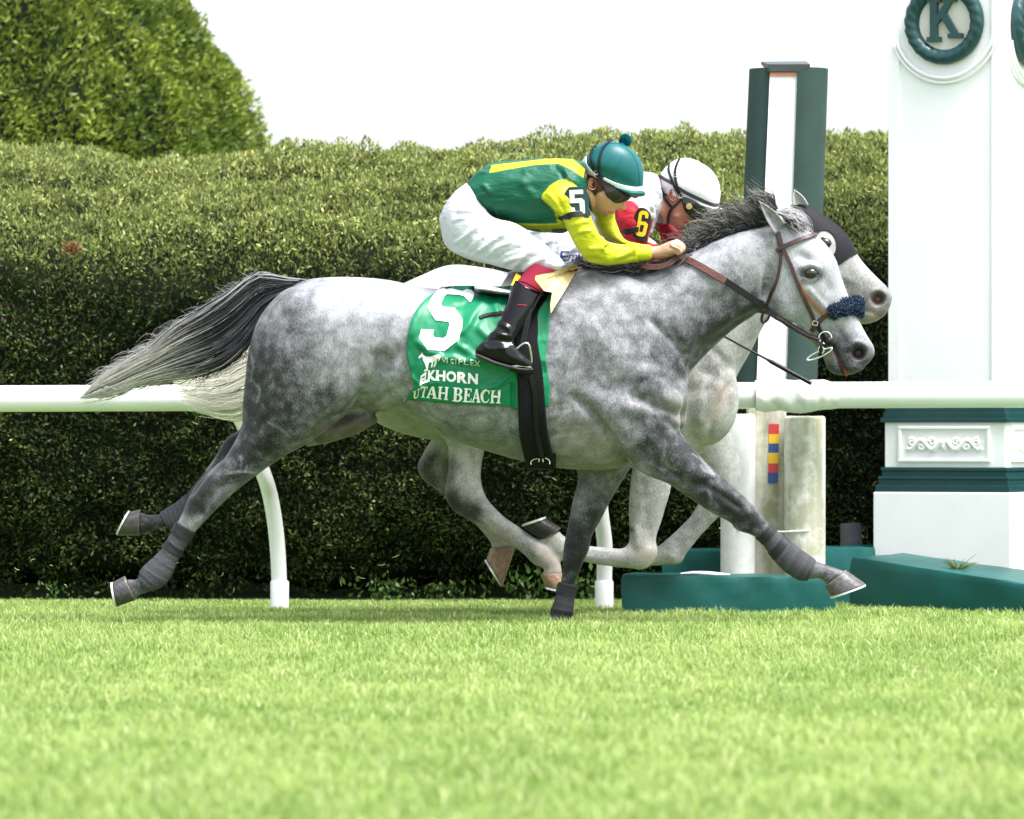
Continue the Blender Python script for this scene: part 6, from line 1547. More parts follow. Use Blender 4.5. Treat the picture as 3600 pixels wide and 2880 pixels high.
    # ---- legs: sock and boot
    for s in (-1, 1):
        cst = calf(s)
        v, f = loft(cst[:3], Y0, 22, 2.1, 5, True, .003); obj('sock', v, f, cfg['sock'], J)
        bst = st([(cA(682, 972), cA(843, 1054), s * .275, .055), (cA(655, 1030), cA(818, 1092), s * .292, .053), (cA(640, 1080), cA(800, 1130), s * .305, .050), (cA(615, 1150), cA(765, 1190), s * .32, .047), (cA(585, 1220), cA(722, 1255), s * .335, .042), (cA(545, 1275), cA(690, 1300), s * .348, .040), (cA(500, 1325), cA(672, 1335), s * .352, .038), (cA(455, 1372), cA(678, 1368), s * .355, .036), (cA(455, 1400), cA(690, 1420), s * .355, .034)])
        foot = st([(cA(448, 1368), cA(452, 1405), s * .355, .026), (cA(495, 1330), cA(490, 1425), s * .356, .036), (cA(570, 1310), cA(560, 1455), s * .358, .038), (cA(660, 1330), cA(640, 1480), s * .360, .039), (cA(715, 1385), cA(700, 1490), s * .36, .038), (cA(760, 1430), cA(750, 1492), s * .36, .034), (cA(785, 1455), cA(778, 1488), s * .36, .022)])
        fz = fuse([loft(bst, Y0, 24, 2.1, 6), loft(foot, Y0, 22, 2.3, 6)], .0055, 3, .2)
        fz.carve([([T(p) for p in l], w, d) for l, w, d in [(cI((1080, 660), (1230, 640), (1330, 700)), 7, .006), (cI((1060, 720), (1200, 690), (1320, 760)), 5, -.005), (cI((1000, 800), (1150, 760), (1320, 800)), 6, .006), (cI((960, 860), (1100, 840), (1280, 860)), 5, -.005), (cI((1230, 450), (1240, 640), (1330, 740)), 8, .005), (cI((1230, 560), (1260, 700)), 6, -.004), (cI((1330, 760), (1380, 900)), 7, .004), (cI((980, 900), (1070, 960), (1290, 950)), 5, .004), (cI((1300, 290), (1260, 400), (1240, 520)), 6, .004), (cI((1250, 960), (1350, 1060), (1480, 1110)), 12, .004)]], side=s)
        b_o = fz.build('boot', m_boot, J)
        so = st([(cA(446, 1392), cA(452, 1418), s * .356, .030), (cA(500, 1412), cA(500, 1440), s * .357, .040), (cA(570, 1442), cA(565, 1468), s * .358, .041), (cA(650, 1466), cA(648, 1486), s * .36, .042), (cA(720, 1482), cA(718, 1500), s * .36, .041), (cA(785, 1484), cA(783, 1500), s * .36, .026)])
        v, f = loft(so, Y0, 20, 3, 5); obj('sole', v, f, m_sole, b_o)
        if s < 0:
            tb = fz.bvh(); l_, n_ = drape(tb, [T(p) for p in cI((1440, 402), (1465, 408), (1490, 400), (1510, 412), (1545, 405))], .002, Y0 - .34)
            v, f = tube(catmull(l_, 3), .0018, 5)
            if cfg['emb']: obj('red_signature', v, f, m_red_emb, b_o)
            tv, tf_ = tube(np.array([P(*T(p), Y0 - .30 - .05 * math.sin(math.pi * k / 11)) for k, p in enumerate(resample(catmull(cA((680, 976), (740, 985), (800, 1020), (845, 1058)), 4), 12))]), .0028, 6); obj('boot_rim', tv, tf_, m_black_leather, b_o)
    # ---- helmet
    hs = fuse([loft(cfg['helmet'], Y0, 32, 2.15, 7)], .0045, 3, .25)
    hel = hs.build('helmet', cfg['cap'], J); bvh_ = hs.bvh()
    pk = cfg['peak']; v, f = loft(pk, Y0, 22, 2.6, 5); obj('peak', v, f, cfg['cap'], hel)
    for pts, w in cfg['bands']:
        v, f = strap_on(bvh_, pts, w, .004, .0015, 40, Y0 - .05); obj('band', v, f, cfg['band_mat'], hel)
    for pts in cfg['seams']:
        v, f = strap_on(bvh_, pts, .003, .0012, .0004, 24, Y0 - .05); obj('seam', v, f, cfg['cap'], hel)
    for pts in cfg['straps']:
        q = resample(catmull(pts, 6), 30); L, N = [], []
        for p in q:
            l, n = hit(bvh_, p); l2, n2 = hit(bvb, p)
            if l is None or (l2 is not None and l2[1] < l[1]): l, n = l2, n2
            if l is None: l, n = P(*p, Y0 - .06), np.array((0, -1., 0))
            L.append(l + n * .004); N.append(n)
        L, N = np.array(L), np.array(N)
        for _ in range(4): L[1:-1] = .5 * L[1:-1] + .25 * (L[:-2] + L[2:]); N[1:-1] = .5 * N[1:-1] + .25 * (N[:-2] + N[2:])
        v, f = strap_mesh(L, N, .0105, .003); obj('strap', v, f, m_strapb, hel)
    for (c, w, h, a) in cfg['strap_buckles']:
        l, n = hit(bvh_, c); 
        if l is None: l, n = hit(bvb, c)
        y = (l[1] if l is not None else Y0 - .07) - .008; pp = []
        for i, j in ((-1, -1), (1, -1), (1, 1), (-1, 1), (-1, -1)): pp.append(P(c[0] + i * w * math.cos(a) - j * h * math.sin(a), c[1] + i * w * math.sin(a) + j * h * math.cos(a), y))
        v, f = tube(resample(pp, 17), .0015, 5, cap=False); obj('buckle', v, f, m_steel, hel)
    if cfg['pompom']:
        c = P(*cfg['pompom'], Y0); g = np.random.default_rng(8); n = 1500
        v, f = ellipsoid(c, (.0205, .0205, .0205), 16, 12); m_p = attr_mat('pompom_wool', rough=.8, spec=.15); po = obj('pompom', v, f, m_p, hel, True, {'col': np.tile((.004, .10, .13), (len(v), 1))})
        d = g.normal(0, 1, (n, 3)); d /= np.linalg.norm(d, axis=1)[:, None]
        L = np.stack([c + d * (.018 + .0075 * s) + g.normal(0, .0006, (n, 3)) for s in (0, .5, 1.0)], 1)
        v, q, cc = hair_mesh(L, .0011, .0006, np.array((.005, .15, .19)) * (.4 + 1.1 * g.random((n, 1, 1))) * np.ones((1, 3, 1))); obj('pompom_wool', v, q, m_p, po, True, {'col': cc})
    # ---- goggles
    gog = None
    for nm, poly, mat, off in cfg['goggles']:
        v2, f2 = flat_poly([catmull(np.vstack((poly, poly[:1])), 4)[:-1]], 5.0); L, N = drape(bvb, v2, .010, Y0 - .05)
        cen = v2.mean(0); rr = np.linalg.norm(v2 - cen, axis=1); L[:, 1] -= .010 * (1 - (rr / rr.max()) ** 2) + off
        L[:, 1] = np.minimum(L[:, 1], np.percentile(L[:, 1], 60) + .02)
        par = gog or J
        oo = obj(nm, L, f2, mat, par)
        if gog is None: gog = oo
        bd = catmull(np.vstack((poly, poly[:1])), 4); Lb, Nb = drape(bvb, bd, .008, Y0 - .05); Lb[:, 1] -= off; Lb[:, 1] = np.minimum(Lb[:, 1], np.percentile(L[:, 1], 70) + .02)
        v, f = tube(Lb, .0034, 6, cap=False); obj('goggle_frame', v, f, m_strapb, gog)
    for c, r, mat in cfg['buttons']:
        l, n = hit(bvb, c); y = l[1] - .022
        pr = [(r, .010), (r, 0), (r * .85, -.0015), (r * .55, -.0005), (r * .3, -.002), (.0003, -.002)]; V = []; n = 22
        for rr, dy in pr:
            for k in range(n): a = 2 * math.pi * k / n; V.append(P(*c, y) + np.array((rr * math.cos(a), dy, rr * math.sin(a))))
        obj('valve', V, [(i * n + k, i * n + (k + 1) % n, (i + 1) * n + (k + 1) % n, (i + 1) * n + k) for i in range(len(pr) - 1) for k in range(n)], mat, gog)
    # ---- ear, hair, eyebrows, lips, collar
    for c, sx, sz, rot in [cfg['ear']]:
        l, n = hit(bvb, c); ce = P(*c, l[1] - .009)
        V = []; F = []; n = 24
        prof = [(0.2, .006), (.45, .003), (.7, .006), (.86, .002), (1.0, -.008), (1.04, -.002), (.95, .010)]
        for rr, dy in prof:
            for k in range(n):
                a = 2 * math.pi * k / n; x = rr * sx * math.cos(a) * (1 - .18 * math.sin(a)); z = rr * sz * math.sin(a)
                V.append(ce + np.array((x * math.cos(rot) - z * math.sin(rot), dy, x * math.sin(rot) + z * math.cos(rot))))
        F = [(i * n + k, i * n + (k + 1) % n, (i + 1) * n + (k + 1) % n, (i + 1) * n + k) for i in range(len(prof) - 1) for k in range(n)]; F.append(tuple(range(n)))
        obj('ear', V, F, cfg['skin'], J)
    for poly, mat, nm in cfg['patches']:
        v2, f2 = flat_poly([poly], 4.0); L, N = drape(bvb, v2, .003, Y0 - .05); obj(nm, L, f2, mat, J)
    for pts, r, mat, nm in cfg['lines']:
        L = drape(bvb, resample(catmull(pts, 4), 12), .0005, Y0 - .03)[0]; v, f = tube(L, r, 6); obj(nm, v, f, mat, J)
    # ---- arm plate with number
    pc = cfg['plate']; l, n = hit(bvj, np.mean(pc['poly'], axis=0)); yp = l[1] - .012
    v, f = shell_poly([pc['poly']], yp, .006, 14); cx = np.array([P(*p, yp) for p in pc['poly']])[:, 0].mean(); v[:, 1] += (v[:, 0] - cx) ** 2 * 4
    pl = obj('number_plate', v, f, pc['mat'], J, False)
    for poly in [pc['digit']]:
        v2, f2 = flat_poly(poly, 6.0); V = np.array([P(*p, yp - .002) for p in v2]); V[:, 1] += (V[:, 0] - cx) ** 2 * 4; obj('numeral', V, f2, pc['dmat'], pl)
    v, f = strap_on(bvj, pc['strap'], .022, .004, .003, 16, Y0 - .2); obj('arm_strap', v, f, m_strapb, pl)
    return J, bvj, bvp, bvb

# ---------------- near jockey
armN1 = [(cM(1160, 300), cM(1560, 290), -.125, .06), (cM(1105, 470), cM(1640, 470), -.165, .066), (cM(1230, 620), cM(1690, 620), -.178, .062), (cM(1350, 750), cM(1725, 740), -.185, .058), (cM(1430, 920), cM(1790, 880), -.19, .055), (cM(1525, 1100), cM(1865, 1000), -.185, .053), (cM(1640, 1270), cM(1980, 1050), -.175, .052), (cJ(170, 690), cJ(290, 380), -.16, .048), (cJ(400, 692), cJ(450, 420), -.14, .044), (cJ(690, 655), cJ(680, 436), -.115, .040), (cJ(872, 630), cJ(872, 440), -.10, .036)]
armF1 = [(cM(1450, 420), cM(1700, 330), .12, .06), (cH(300, 1130), cH(560, 1040), .16, .055), (cH(330, 1250), cH(590, 1200), .175, .05), (cH(420, 1380), cH(640, 1320), .17, .046), (cH(560, 1470), cH(710, 1440), .15, .044), (cH(760, 1560), cH(830, 1490), .12, .040), (cH(1040, 1600), cH(1060, 1520), .085, .034)]
SR = lambda k: P(0, 0, 0)
helmet1 = [(cH(262, 650), cH(850, 935), 0, .068), (cH(215, 560), cH(895, 890), 0, .077), (cH(190, 500), cH(925, 838), 0, .080), (cH(180, 445), cH(940, 735), 0, .092), (cH(225, 375), cH(947, 610), 0, .094), (cH(310, 290), cH(922, 480), 0, .086), (cH(410, 228), cH(850, 360), 0, .068), (cH(500, 203), cH(740, 270), 0, .04), (cH(560, 205), cH(650, 228), 0, .012)]
head1j = [(cH(870, 760), cH(230, 520), 0, .070), (cH(850, 850), cH(222, 620), 0, .074), (cH(770, 930), cH(225, 740), 0, .074), (cH(690, 985), cH(240, 850), 0, .070), (cH(640, 1040), cH(262, 930), 0, .062), (cH(585, 1085), cH(300, 1005), 0, .052), (cH(520, 1125), cH(345, 1070), 0, .038), (cH(455, 1140), cH(390, 1110), 0, .018)]
neck1 = [(cH(150, 620), cH(300, 1080), 0, .062), (cH(230, 640), cH(360, 1050), 0, .058), (cH(330, 650), cH(430, 1000), 0, .054)]
nose_rot = Matrix.Rotation(R(38), 3, 'Y')
faces1 = [((cH(690, 1005), -.0), (.010, .013, .022), Matrix.Rotation(R(-20), 3, 'Y')), ((cH(672, 1050), 0), (.012, .016, .010), None), ((cH(545, 1108), 0), (.012, .02, .008), None), ((cH(470, 1120), 0), (.014, .02, .012), None)]
lines_f1 = [(cJ((1105, 470), (1190, 500), (1225, 520)), 3, -.006), (cJ((1130, 425), (1215, 462), (1250, 500)), 3, -.006), (cJ((1160, 392), (1235, 428), (1265, 465)), 3, -.005), (cJ((1120, 415), (1130, 420)), 6, .004), (cJ((1010, 450), (1090, 420)), 6, .003), (cJ((1050, 560), (1150, 570)), 4, -.004), (cH((640, 1075), (590, 1090), (540, 1105)), 4, -.002), (cH((600, 1015), (570, 1050), (530, 1080)), 5, -.0015), (cH((430, 900), (520, 980)), 14, .003), (cH((620, 1040),), 5, .003)]
hand1 = [[(cJ(860, 455), cJ(865, 605), -.10, .024), (cJ(960, 445), cJ(960, 612), -.10, .030), (cJ(1060, 405), cJ(1070, 595), -.10, .040), (cJ(1150, 372), cJ(1165, 565), -.10, .042), (cJ(1195, 400), cJ(1195, 540), -.10, .036)]]
fing1 = [([(cJ(1110, 440), -.135), (cJ(1185, 480), -.140), (cJ(1235, 525), -.136), (cJ(1180, 553), -.125)], .0085), ([(cJ(1140, 405), -.115), (cJ(1225, 450), -.120), (cJ(1262, 500), -.118), (cJ(1215, 538), -.105)], .0092), ([(cJ(1160, 385), -.094), (cJ(1240, 425), -.098), (cJ(1275, 478), -.096), (cJ(1235, 520), -.085)], .0092), ([(cJ(1165, 380), -.073), (cJ(1232, 415), -.076), (cJ(1268, 465), -.075), (cJ(1230, 510), -.07)], .0088), ([(cJ(1010, 560), -.075), (cJ(1100, 590), -.068), (cJ(1180, 570), -.066), (cJ(1230, 545), -.072)], .0098)]
hand1f = [[(cJ(960, 520), cJ(965, 600), .075, .03), (cJ(1100, 480), cJ(1110, 590), .07, .035), (cJ(1190, 470), cJ(1200, 560), .065, .034)]]
fing1f = [([(cJ(1150, 480), y), (cJ(1215, 500), y), (cJ(1240, 540), y), (cJ(1190, 560), y)], .009) for y in (.035, .055, .075, .095)] + [([(cJ(1050, 560), .04), (cJ(1140, 585), .035), (cJ(1200, 560), .035)], .0095)]
GREEN, YEL = np.array((.003, .088, .048)), np.array((.48, .50, .014))
def col1(px, v):
    c = np.tile(GREEN, (len(px), 1))
    stripe = cM((430, 172), (466, 74), (800, 36), (1100, 2), (1250, -30), (1450, -30), (1560, 60), (1640, 125), (1622, 238), (1480, 135), (1300, 52), (1000, 72), (700, 122))
    belly = cM((735, 806), (1050, 818), (1365, 808), (1500, 700), (1500, 870), (1210, 880), (1235, 925), (1090, 918), (1060, 886), (870, 885))
    slv = cM((1085, 495), (1110, 430), (1200, 330), (1300, 270), (1410, 250), (1470, 290), (1560, 360), (1700, 500), (1800, 700), (2156, 900), (3000, 1000), (3000, 1500), (1500, 1500), (1250, 640))
    def mixin(c, poly, colr, mask, soft=2.0):
        w = np.clip(.5 - poly_sd(px, poly) / soft, 0, 1) * mask; return c * (1 - w[:, None]) + colr * w[:, None]
    ones = np.ones(len(px)); near = (v[:, 1] < -.02).astype(float)
    c = mixin(c, stripe, YEL, ones); c = mixin(c, belly, YEL * .95, ones); c = mixin(c, slv, YEL, (v[:, 1] < -.105).astype(float))
    pxo = px
    far = (v[:, 1] > .06) & (px[:, 0] > cH(290, 0)[0]) & (px[:, 1] > cH(0, 1060)[1]); c[far] = YEL
    fore = (px[:, 0] > cJ(-100, 0)[0]) & (px[:, 1] > cJ(0, 300)[1]) ; c[fore] = YEL
    return c
folds1 = [(cM((250, 470), (430, 495), (720, 480)), 4, -.003), (cM((360, 330), (420, 420), (280, 480)), 7, .007), (cM((180, 280), (300, 180), (380, 170)), 6, .004), (cM((380, 400), (430, 460)), 6, -.005), (cM((880, 160), (1000, 110), (1240, 80)), 8, .005), (cM((1250, 90), (1330, 160), (1380, 240)), 7, -.006), (cM((1380, 130), (1430, 250), (1540, 310)), 8, .006), (cM((1100, 480), (1180, 520), (1290, 640)), 4, .004), (cM((1130, 530), (1240, 640), (1330, 740)), 4, -.004), (cM((1170, 430), (1280, 560), (1360, 690)), 4, .004), (cM((1250, 420), (1370, 640)), 4, -.003),
          (cM((500, 580), (540, 680), (520, 740)), 6, .004), (cM((850, 300), (1000, 480), (1100, 520)), 14, .004), (cM((1560, 930), (1680, 900), (1770, 900)), 6, .005), (cM((1500, 1000), (1600, 960), (1640, 1000)), 6, -.004), (cM((1700, 1130), (1850, 1120), (1900, 1180)), 6, .005), (cM((1440, 830), (1540, 820), (1700, 780)), 5, .004), (cM((1680, 1260), (1850, 1270)), 8, -.003), (cJ((420, 600), (560, 540), (640, 480)), 6, .004), (cJ((480, 640), (640, 570)), 5, -.004), (cJ((640, 480), (670, 540), (660, 620)), 5, .005), (cJ((700, 460), (690, 640)), 5, -.003), (cJ((150, 560), (350, 640)), 12, .003), (cJ((130, 300), (240, 360)), 8, .005),
          (cM((1360, 810), (900, 830), (600, 790)), 6, .003), (cM((600, 300), (900, 260)), 20, .003)]
plate5 = {'poly': catmull(cM((1380, 470), (1385, 425), (1425, 365), (1470, 348), (1600, 352), (1645, 385), (1690, 460), (1692, 640), (1690, 735), (1420, 762), (1400, 735)), 2), 'mat': m_armg, 'dmat': m_print,
          'digit': [cM((1440, 392), (1615, 384), (1617, 438), (1508, 442), (1508, 498), (1600, 494), (1632, 522), (1642, 672), (1612, 710), (1490, 714), (1462, 688), (1458, 612), (1510, 610), (1514, 655), (1580, 652), (1572, 552), (1450, 556), (1444, 400))],
          'strap': cM((1325, 750), (1370, 740), (1420, 715), (1480, 700), (1600, 690), (1690, 680))}
cfg1 = dict(vox=.0044, off=(0, 0), label='jockey in a teal pompom cap and green and yellow silks crouched on horse five', armN=armN1, armF=armF1, head=head1j, neck=neck1, face_balls=faces1, face_lines=lines_f1, hand_lofts=hand1 + hand1f, fingers=fing1 + fing1f, skin=m_skin1, folds=folds1, colour=col1, sock=m_sock, emb=True,
            helmet=helmet1, cap=m_capgreen, peak=[(cH(560, 772), cH(575, 812), 0, .078), (cH(720, 820), cH(730, 885), 0, .080), (cH(860, 835), cH(870, 905), 0, .062), (cH(940, 835), cH(940, 900), 0, .038), (cH(964, 850), cH(962, 888), 0, .015)], band_mat=m_print,
            bands=[(cH((205, 430), (225, 510), (280, 590), (350, 650)), .024), (cH((440, 680), (560, 740), (700, 785), (830, 808), (925, 800)), .0165)],
            seams=[cH((730, 270), (690, 380), (620, 500), (550, 690)), cH((735, 300), (820, 400), (880, 560), (895, 760)), cH((700, 240), (560, 230), (420, 270), (310, 400))],
            straps=[cH((535, 204), (440, 285), (392, 410), (380, 540), (395, 640), (440, 740), (470, 810)), cH((345, 262), (285, 350), (290, 450), (325, 560), (370, 650), (420, 740), (462, 815))],
            strap_buckles=[(cH(345, 602), 6, 6, .5), (cH(490, 855), 8, 5, .3)], pompom=cH(712, 192),
            goggles=[('goggles', np.array(cH((450, 775), (540, 800), (640, 855), (735, 905), (728, 925), (650, 955), (580, 962), (520, 925), (472, 870))), m_lens, 0.0)], buttons=[], ear=(cH(292, 745), .0145, .0225, R(12)),
            patches=[(cH((215, 620), (300, 640), (380, 690), (450, 780), (440, 830), (370, 850), (335, 900), (300, 860), (250, 800), (215, 720)), m_brownhair, 'hair'), (cH((428, 690), (560, 760), (700, 830), (800, 880), (770, 915), (700, 880), (560, 815), (440, 790)), m_strapb, 'brow_pad')],
            lines=[(cH((555, 1100), (520, 1098), (490, 1090)), .0016, m_red_emb, 'lips')], plate=plate5)
J1, bj1, bp1, bb1 = jockey(0.0, cfg1)

# ---------------- far jockey
off2 = (262, 44)
armN2 = [(cH(620, 930), cH(1050, 880), -.13, .065), (cH(580, 1080), cH(1030, 1050), -.175, .064), (cH(600, 1230), cH(1020, 1200), -.19, .060), (cH(660, 1370), cH(1000, 1330), -.195, .056), (cH(720, 1490), cH(1010, 1420), -.19, .053), (cH(850, 1600), cH(1100, 1490), -.18, .050), (cH(1050, 1800), cH(1230, 1680), -.16, .044), (cH(1290, 2080), cH(1430, 1990), -.14, .036), (cH(1420, 2250), cH(1540, 2180), -.13, .032)]
armF2 = [(cH(1050, 1080), cH(1230, 900), .12, .065), (cH(1110, 1300), cH(1300, 1240), .165, .058), (cH(1140, 1400), cH(1390, 1310), .17, .052), (cH(1180, 1500), cH(1450, 1420), .16, .050), (cH(1300, 1700), cH(1520, 1520), .14, .045), (cH(1700, 1800), cH(1760, 1690), .10, .036), (cH(1900, 1830), cH(1930, 1740), .08, .032)]
helmet2 = [(cH(1150, 860), cH(1830, 1110), 0, .076), (cH(1120, 785), cH(1880, 1050), 0, .082), (cH(1122, 705), cH(1908, 950), 0, .094), (cH(1165, 610), cH(1915, 830), 0, .097), (cH(1240, 515), cH(1880, 690), 0, .090), (cH(1330, 450), cH(1790, 560), 0, .072), (cH(1420, 420), cH(1650, 470), 0, .045), (cH(1480, 415), cH(1570, 432), 0, .012)]
head2j = [(cH(1850, 990), cH(1175, 740), 0, .070), (cH(1790, 1060), cH(1168, 850), 0, .075), (cH(1690, 1120), cH(1172, 950), 0, .075), (cH(1605, 1165), cH(1190, 1050), 0, .070), (cH(1555, 1205), cH(1215, 1130), 0, .062), (cH(1500, 1255), cH(1245, 1195), 0, .052), (cH(1450, 1300), cH(1290, 1255), 0, .038), (cH(1400, 1322), cH(1330, 1295), 0, .018)]
neck2 = [(cH(1060, 780), cH(1190, 1260), 0, .064), (cH(1160, 820), cH(1270, 1240), 0, .058), (cH(1260, 850), cH(1350, 1180), 0, .054)]
faces2 = [((cH(1625, 1165), 0), (.011, .013, .022), Matrix.Rotation(R(-25), 3, 'Y')), ((cH(1605, 1215), 0), (.015, .017, .011), None), ((cH(1490, 1240), 0), (.012, .02, .008), None), ((cH(1400, 1295), 0), (.016, .022, .014), None), ((cH(1370, 1140), -.055), (.022, .014, .018), None)]
lines_f2 = [(cH((1560, 1175), (1460, 1195), (1380, 1260), (1330, 1300)), 5, -.004), (cH((1440, 1200), (1470, 1260)), 5, -.003), (cH((1330, 1180), (1420, 1140), (1500, 1150)), 10, .003), (cH((1500, 1240), (1450, 1230)), 4, -.003), (cH((1560, 1195),), 6, .004)]
hand2 = [[(cH(1400, 2230), cH(1520, 2150), -.13, .026), (cH(1480, 2330), cH(1590, 2240), -.125, .036), (cH(1540, 2390), cH(1640, 2300), -.12, .034)], [(cH(1880, 1840), cH(1900, 1740), .08, .03), (cH(1990, 1840), cH(2010, 1740), .075, .036), (cH(2060, 1830), cH(2070, 1750), .07, .034)]]
fing2 = [([(cH(1520, 2350), y), (cH(1600, 2380), y), (cH(1600, 2430), y), (cH(1540, 2430), y)], .009) for y in (-.155, -.135, -.115, -.095)] + [([(cH(1470, 2270), -.09), (cH(1560, 2300), -.085), (cH(1620, 2360), -.09)], .0095)] + [([(cH(2030, 1760), y), (cH(2110, 1790), y), (cH(2110, 1850), y), (cH(2050, 1860), y)], .009) for y in (.04, .06, .08, .10)] + [([(cH(1940, 1800), .04), (cH(2040, 1850), .035), (cH(2090, 1830), .04)], .0095)]
RED, LILAC = np.array((.40, .010, .022)), np.array((.50, .49, .53))
def col2(px, v):
    c = np.tile(LILAC, (len(px), 1)); yy = v[:, 1] - .86
    slv = cH((540, 1000), (680, 950), (800, 955), (870, 1010), (900, 1060), (1060, 1200), (1000, 1480), (1300, 1560), (2000, 2600), (1200, 2600), (600, 1700), (500, 1300))
    w = np.clip(.5 - poly_sd(px, slv) / 2.5, 0, 1) * (yy < -.09); c = c * (1 - w[:, None]) + RED * w[:, None]
    far = (yy > .07) & (px[:, 1] > cH(0, 1240)[1]) & (px[:, 0] > cH(1080, 0)[0]); c[far] = RED
    fw = (px[:, 1] > cH(0, 1500)[1]) & (px[:, 0] > cH(980, 0)[0]); c[fw] = RED
    return c
folds2 = [(cH((850, 980), (900, 1060)), 6, .004), (cH((620, 1030), (640, 1300)), 7, .004), (cH((720, 1400), (900, 1470)), 7, .005), (cH((1000, 1000), (1090, 1080), (1060, 1180)), 8, .006), (cH((1080, 1050), (1150, 1200)), 6, -.005), (cH((1060, 650), (1110, 760), (1180, 950)), 7, .005), (cH((1010, 1350), (1150, 1330)), 7, .006), (cH((1090, 1200), (1120, 1420)), 6, -.006), (cH((1200, 1450), (1340, 1380), (1420, 1340)), 7, .005), (cH((960, 1080), (1020, 1140)), 9, .006)]
plate6 = {'poly': catmull(cH((790, 1370), (815, 1200), (850, 1085), (900, 1045), (960, 1050), (1010, 1090), (1038, 1150), (1025, 1250), (995, 1400), (985, 1478), (880, 1450), (795, 1405)), 2), 'mat': m_armb, 'dmat': m_yel,
          'digit': [cH((888, 1108), (920, 1080), (985, 1090), (1008, 1125), (998, 1180), (962, 1172), (965, 1135), (925, 1130), (912, 1215), (975, 1225), (1000, 1260), (968, 1385), (935, 1412), (865, 1398), (843, 1370)), cH((905, 1258), (952, 1266), (930, 1355), (887, 1346))],
          'strap': cH((655, 1360), (720, 1345), (790, 1330), (880, 1320), (980, 1330))}
cfg2 = dict(vox=.0066, off=off2, label='jockey in a white cap and red sleeves with number six half hidden behind', armN=armN2, armF=armF2, head=head2j, neck=neck2, face_balls=faces2, face_lines=lines_f2, hand_lofts=hand2, fingers=fing2, skin=m_skin2, folds=folds2, colour=col2, sock=m_strapb, emb=False,
            helmet=helmet2, cap=m_capwhite, peak=[(cH(1480, 905), cH(1490, 940), 0, .078), (cH(1660, 985), cH(1660, 1035), 0, .080), (cH(1800, 1030), cH(1800, 1080), 0, .064), (cH(1890, 1040), cH(1890, 1082), 0, .042), (cH(1935, 1056), cH(1930, 1076), 0, .016)], band_mat=simple('grey_band', (.05, .05, .055), .5, .3, .1, 30),
            bands=[(cH((1145, 640), (1220, 690), (1320, 740)), .014), (cH((1380, 790), (1500, 860), (1640, 930), (1770, 990), (1868, 1015)), .015)], seams=[cH((1700, 770), (1640, 860))],
            straps=[cH((1275, 500), (1268, 580), (1300, 680), (1340, 780), (1390, 860), (1415, 900)), cH((1400, 440), (1355, 540), (1345, 660), (1370, 770), (1400, 860), (1430, 920)), cH((1430, 930), (1350, 1010), (1290, 1070), (1255, 1160), (1245, 1240)), cH((1150, 800), (1200, 900), (1260, 990), (1310, 1040))],
            strap_buckles=[(cH(1350, 640), 8, 4, 0), (cH(1415, 895), 6, 6, .4)], pompom=None,
            goggles=[('goggles', np.array(cH((1430, 920), (1500, 935), (1640, 1000), (1720, 1060), (1680, 1130), (1600, 1162), (1520, 1130), (1462, 1050))), m_lens, 0.0), ('goggle_lens', np.array(cH((1690, 1080), (1750, 1095), (1720, 1160), (1655, 1180), (1650, 1140))), m_clear, .002)], buttons=[(cH(1518, 1028), .0125, simple('yellow_valve', (.33, .28, .10), .35, .4, .05, 30))], ear=(cH(1312, 885), .0150, .0240, R(14)),
            patches=[(cH((1150, 790), (1240, 810), (1250, 870), (1200, 940), (1160, 900)), simple('dark_hair', (.02, .015, .012), .6, .3, .2, 80), 'hair')],
            lines=[(cH((1470, 1245), (1468, 1275)), .0035, m_print, 'teeth'), (cH((1490, 1235), (1450, 1225)), .0018, m_red_emb, 'lips')], plate=plate6)
J2, bj2, bp2, bb2 = jockey(H2Y, cfg2)
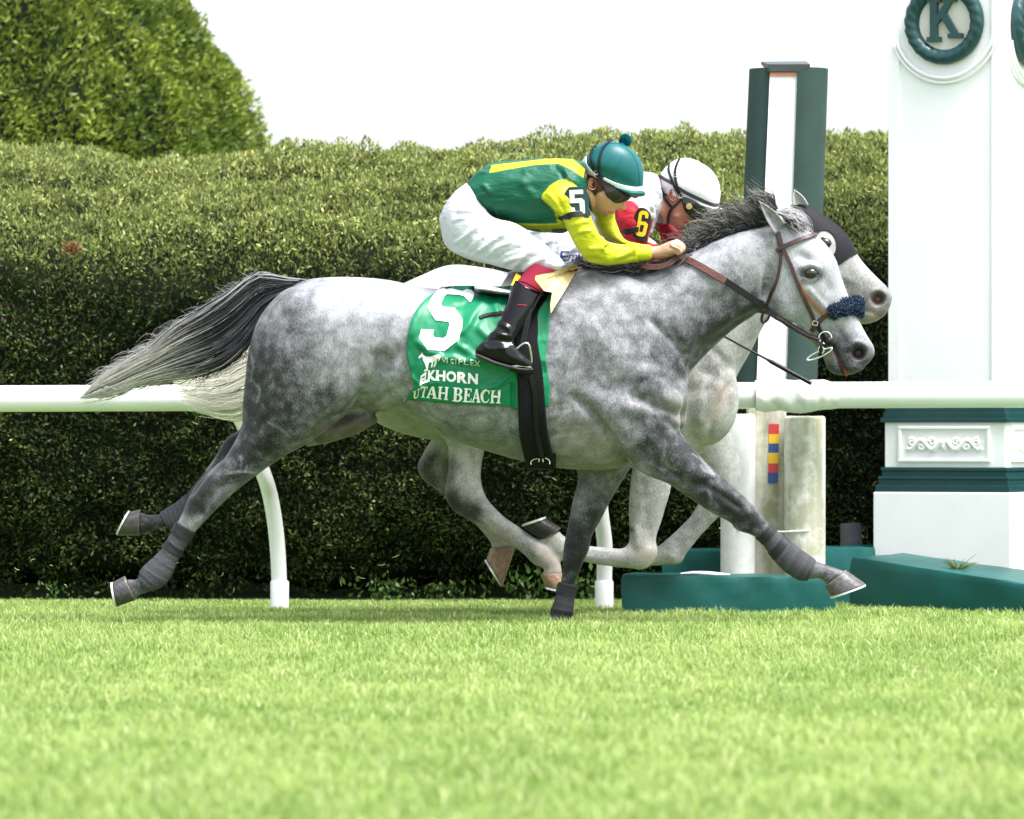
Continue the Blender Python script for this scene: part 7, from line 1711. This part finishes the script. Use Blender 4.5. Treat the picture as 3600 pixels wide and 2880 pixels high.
# navy lettering on the far breeches
for ch, x0, x1 in (('E', 1325, 1430), ('m', 1432, 1540), ('i', 1545, 1580), ('r', 1590, 1640)):
    v, f = glyph_polys(ch); top = {'E': 1165, 'i': 1170}.get(ch, 1205)
    pts = np.array(cM(*[(x0 + a * (x1 - x0) + 12 * b, 1285 + (top - 1285) * b) for a, b in v])); L, N = drape(bp2, pts, .003, H2Y - .2); obj('letter', L, f, m_navy, J2)

# far horse's saddle cloth: black with yellow numerals, mostly hidden
cl2 = thing('saddle_cloth', P(1800, 1100, H2Y - .25), 'black and yellow saddle cloth just visible behind the burgundy sock', 'saddle cloth', 'saddle cloths')
put('cloth', [cI((1215, 195), (1320, 30), (1420, -20), (2000, -20), (2100, 300), (2050, 1500), (1100, 1500), (1150, 600))], cl2, m_armb, bv2, .010, 12, H2Y - .2)
put('numeral', [cI((1335, 218), (1430, 0), (1510, -15), (1480, 60), (1400, 230))], cl2, m_yel, bv2, .013, 10, H2Y - .2)
sd2 = thing('saddle', P(1900, 1000, H2Y), 'small dark saddle under the white capped jockey, mostly hidden', 'saddle')
v, f = loft([(T_[0], T_[1], 0, h) for T_, h in [(((1790, 955), (1795, 985)), .06), (((1850, 948), (1850, 995)), .12), (((1960, 955), (1960, 1005)), .13), (((2060, 930), (2060, 985)), .09)]], H2Y, 20, 2.4, 5); obj('seat', v, f, m_black_leather, sd2)

# bits of turf thrown up behind the hooves
m_clod = attr_mat('flying_turf', rough=.7, spec=.2)
g = np.random.default_rng(55)
turf_spots = [(60, 2000), (115, 1970), (180, 1990), (230, 2060), (150, 2050), (620, 1985), (700, 1960), (1180, 1960), (1240, 1995), (1310, 1950), (1340, 1985), (1365, 2010), (1270, 2030), (1200, 2050), (660, 2060), (780, 2020), (1390, 1955), (820, 2075)]
for k, (a, b) in enumerate(turf_spots):
    c = P(a, b, .1 + .5 * g.random()); d = g.normal(0, 1, 3); d[1] *= .4; d /= np.linalg.norm(d); L = .010 + .026 * g.random(); w = np.cross(d, (0, 1, .2)); w = w / np.linalg.norm(w) * .003
    v, f = tube(catmull([c - d * L / 2, c + w, c + d * L / 2], 3), [.0006, .0014, .002, .0018, .0015, .0011, .0005], 5)
    o = obj('grass_clipping', v, f, m_clod, None, True, {'col': np.tile((.34, .40, .16), (len(v), 1))}); tag(o, 'tiny clipping of torn grass flying in front of the dark hedge', 'grass clipping', 'torn grass flying behind the hooves')
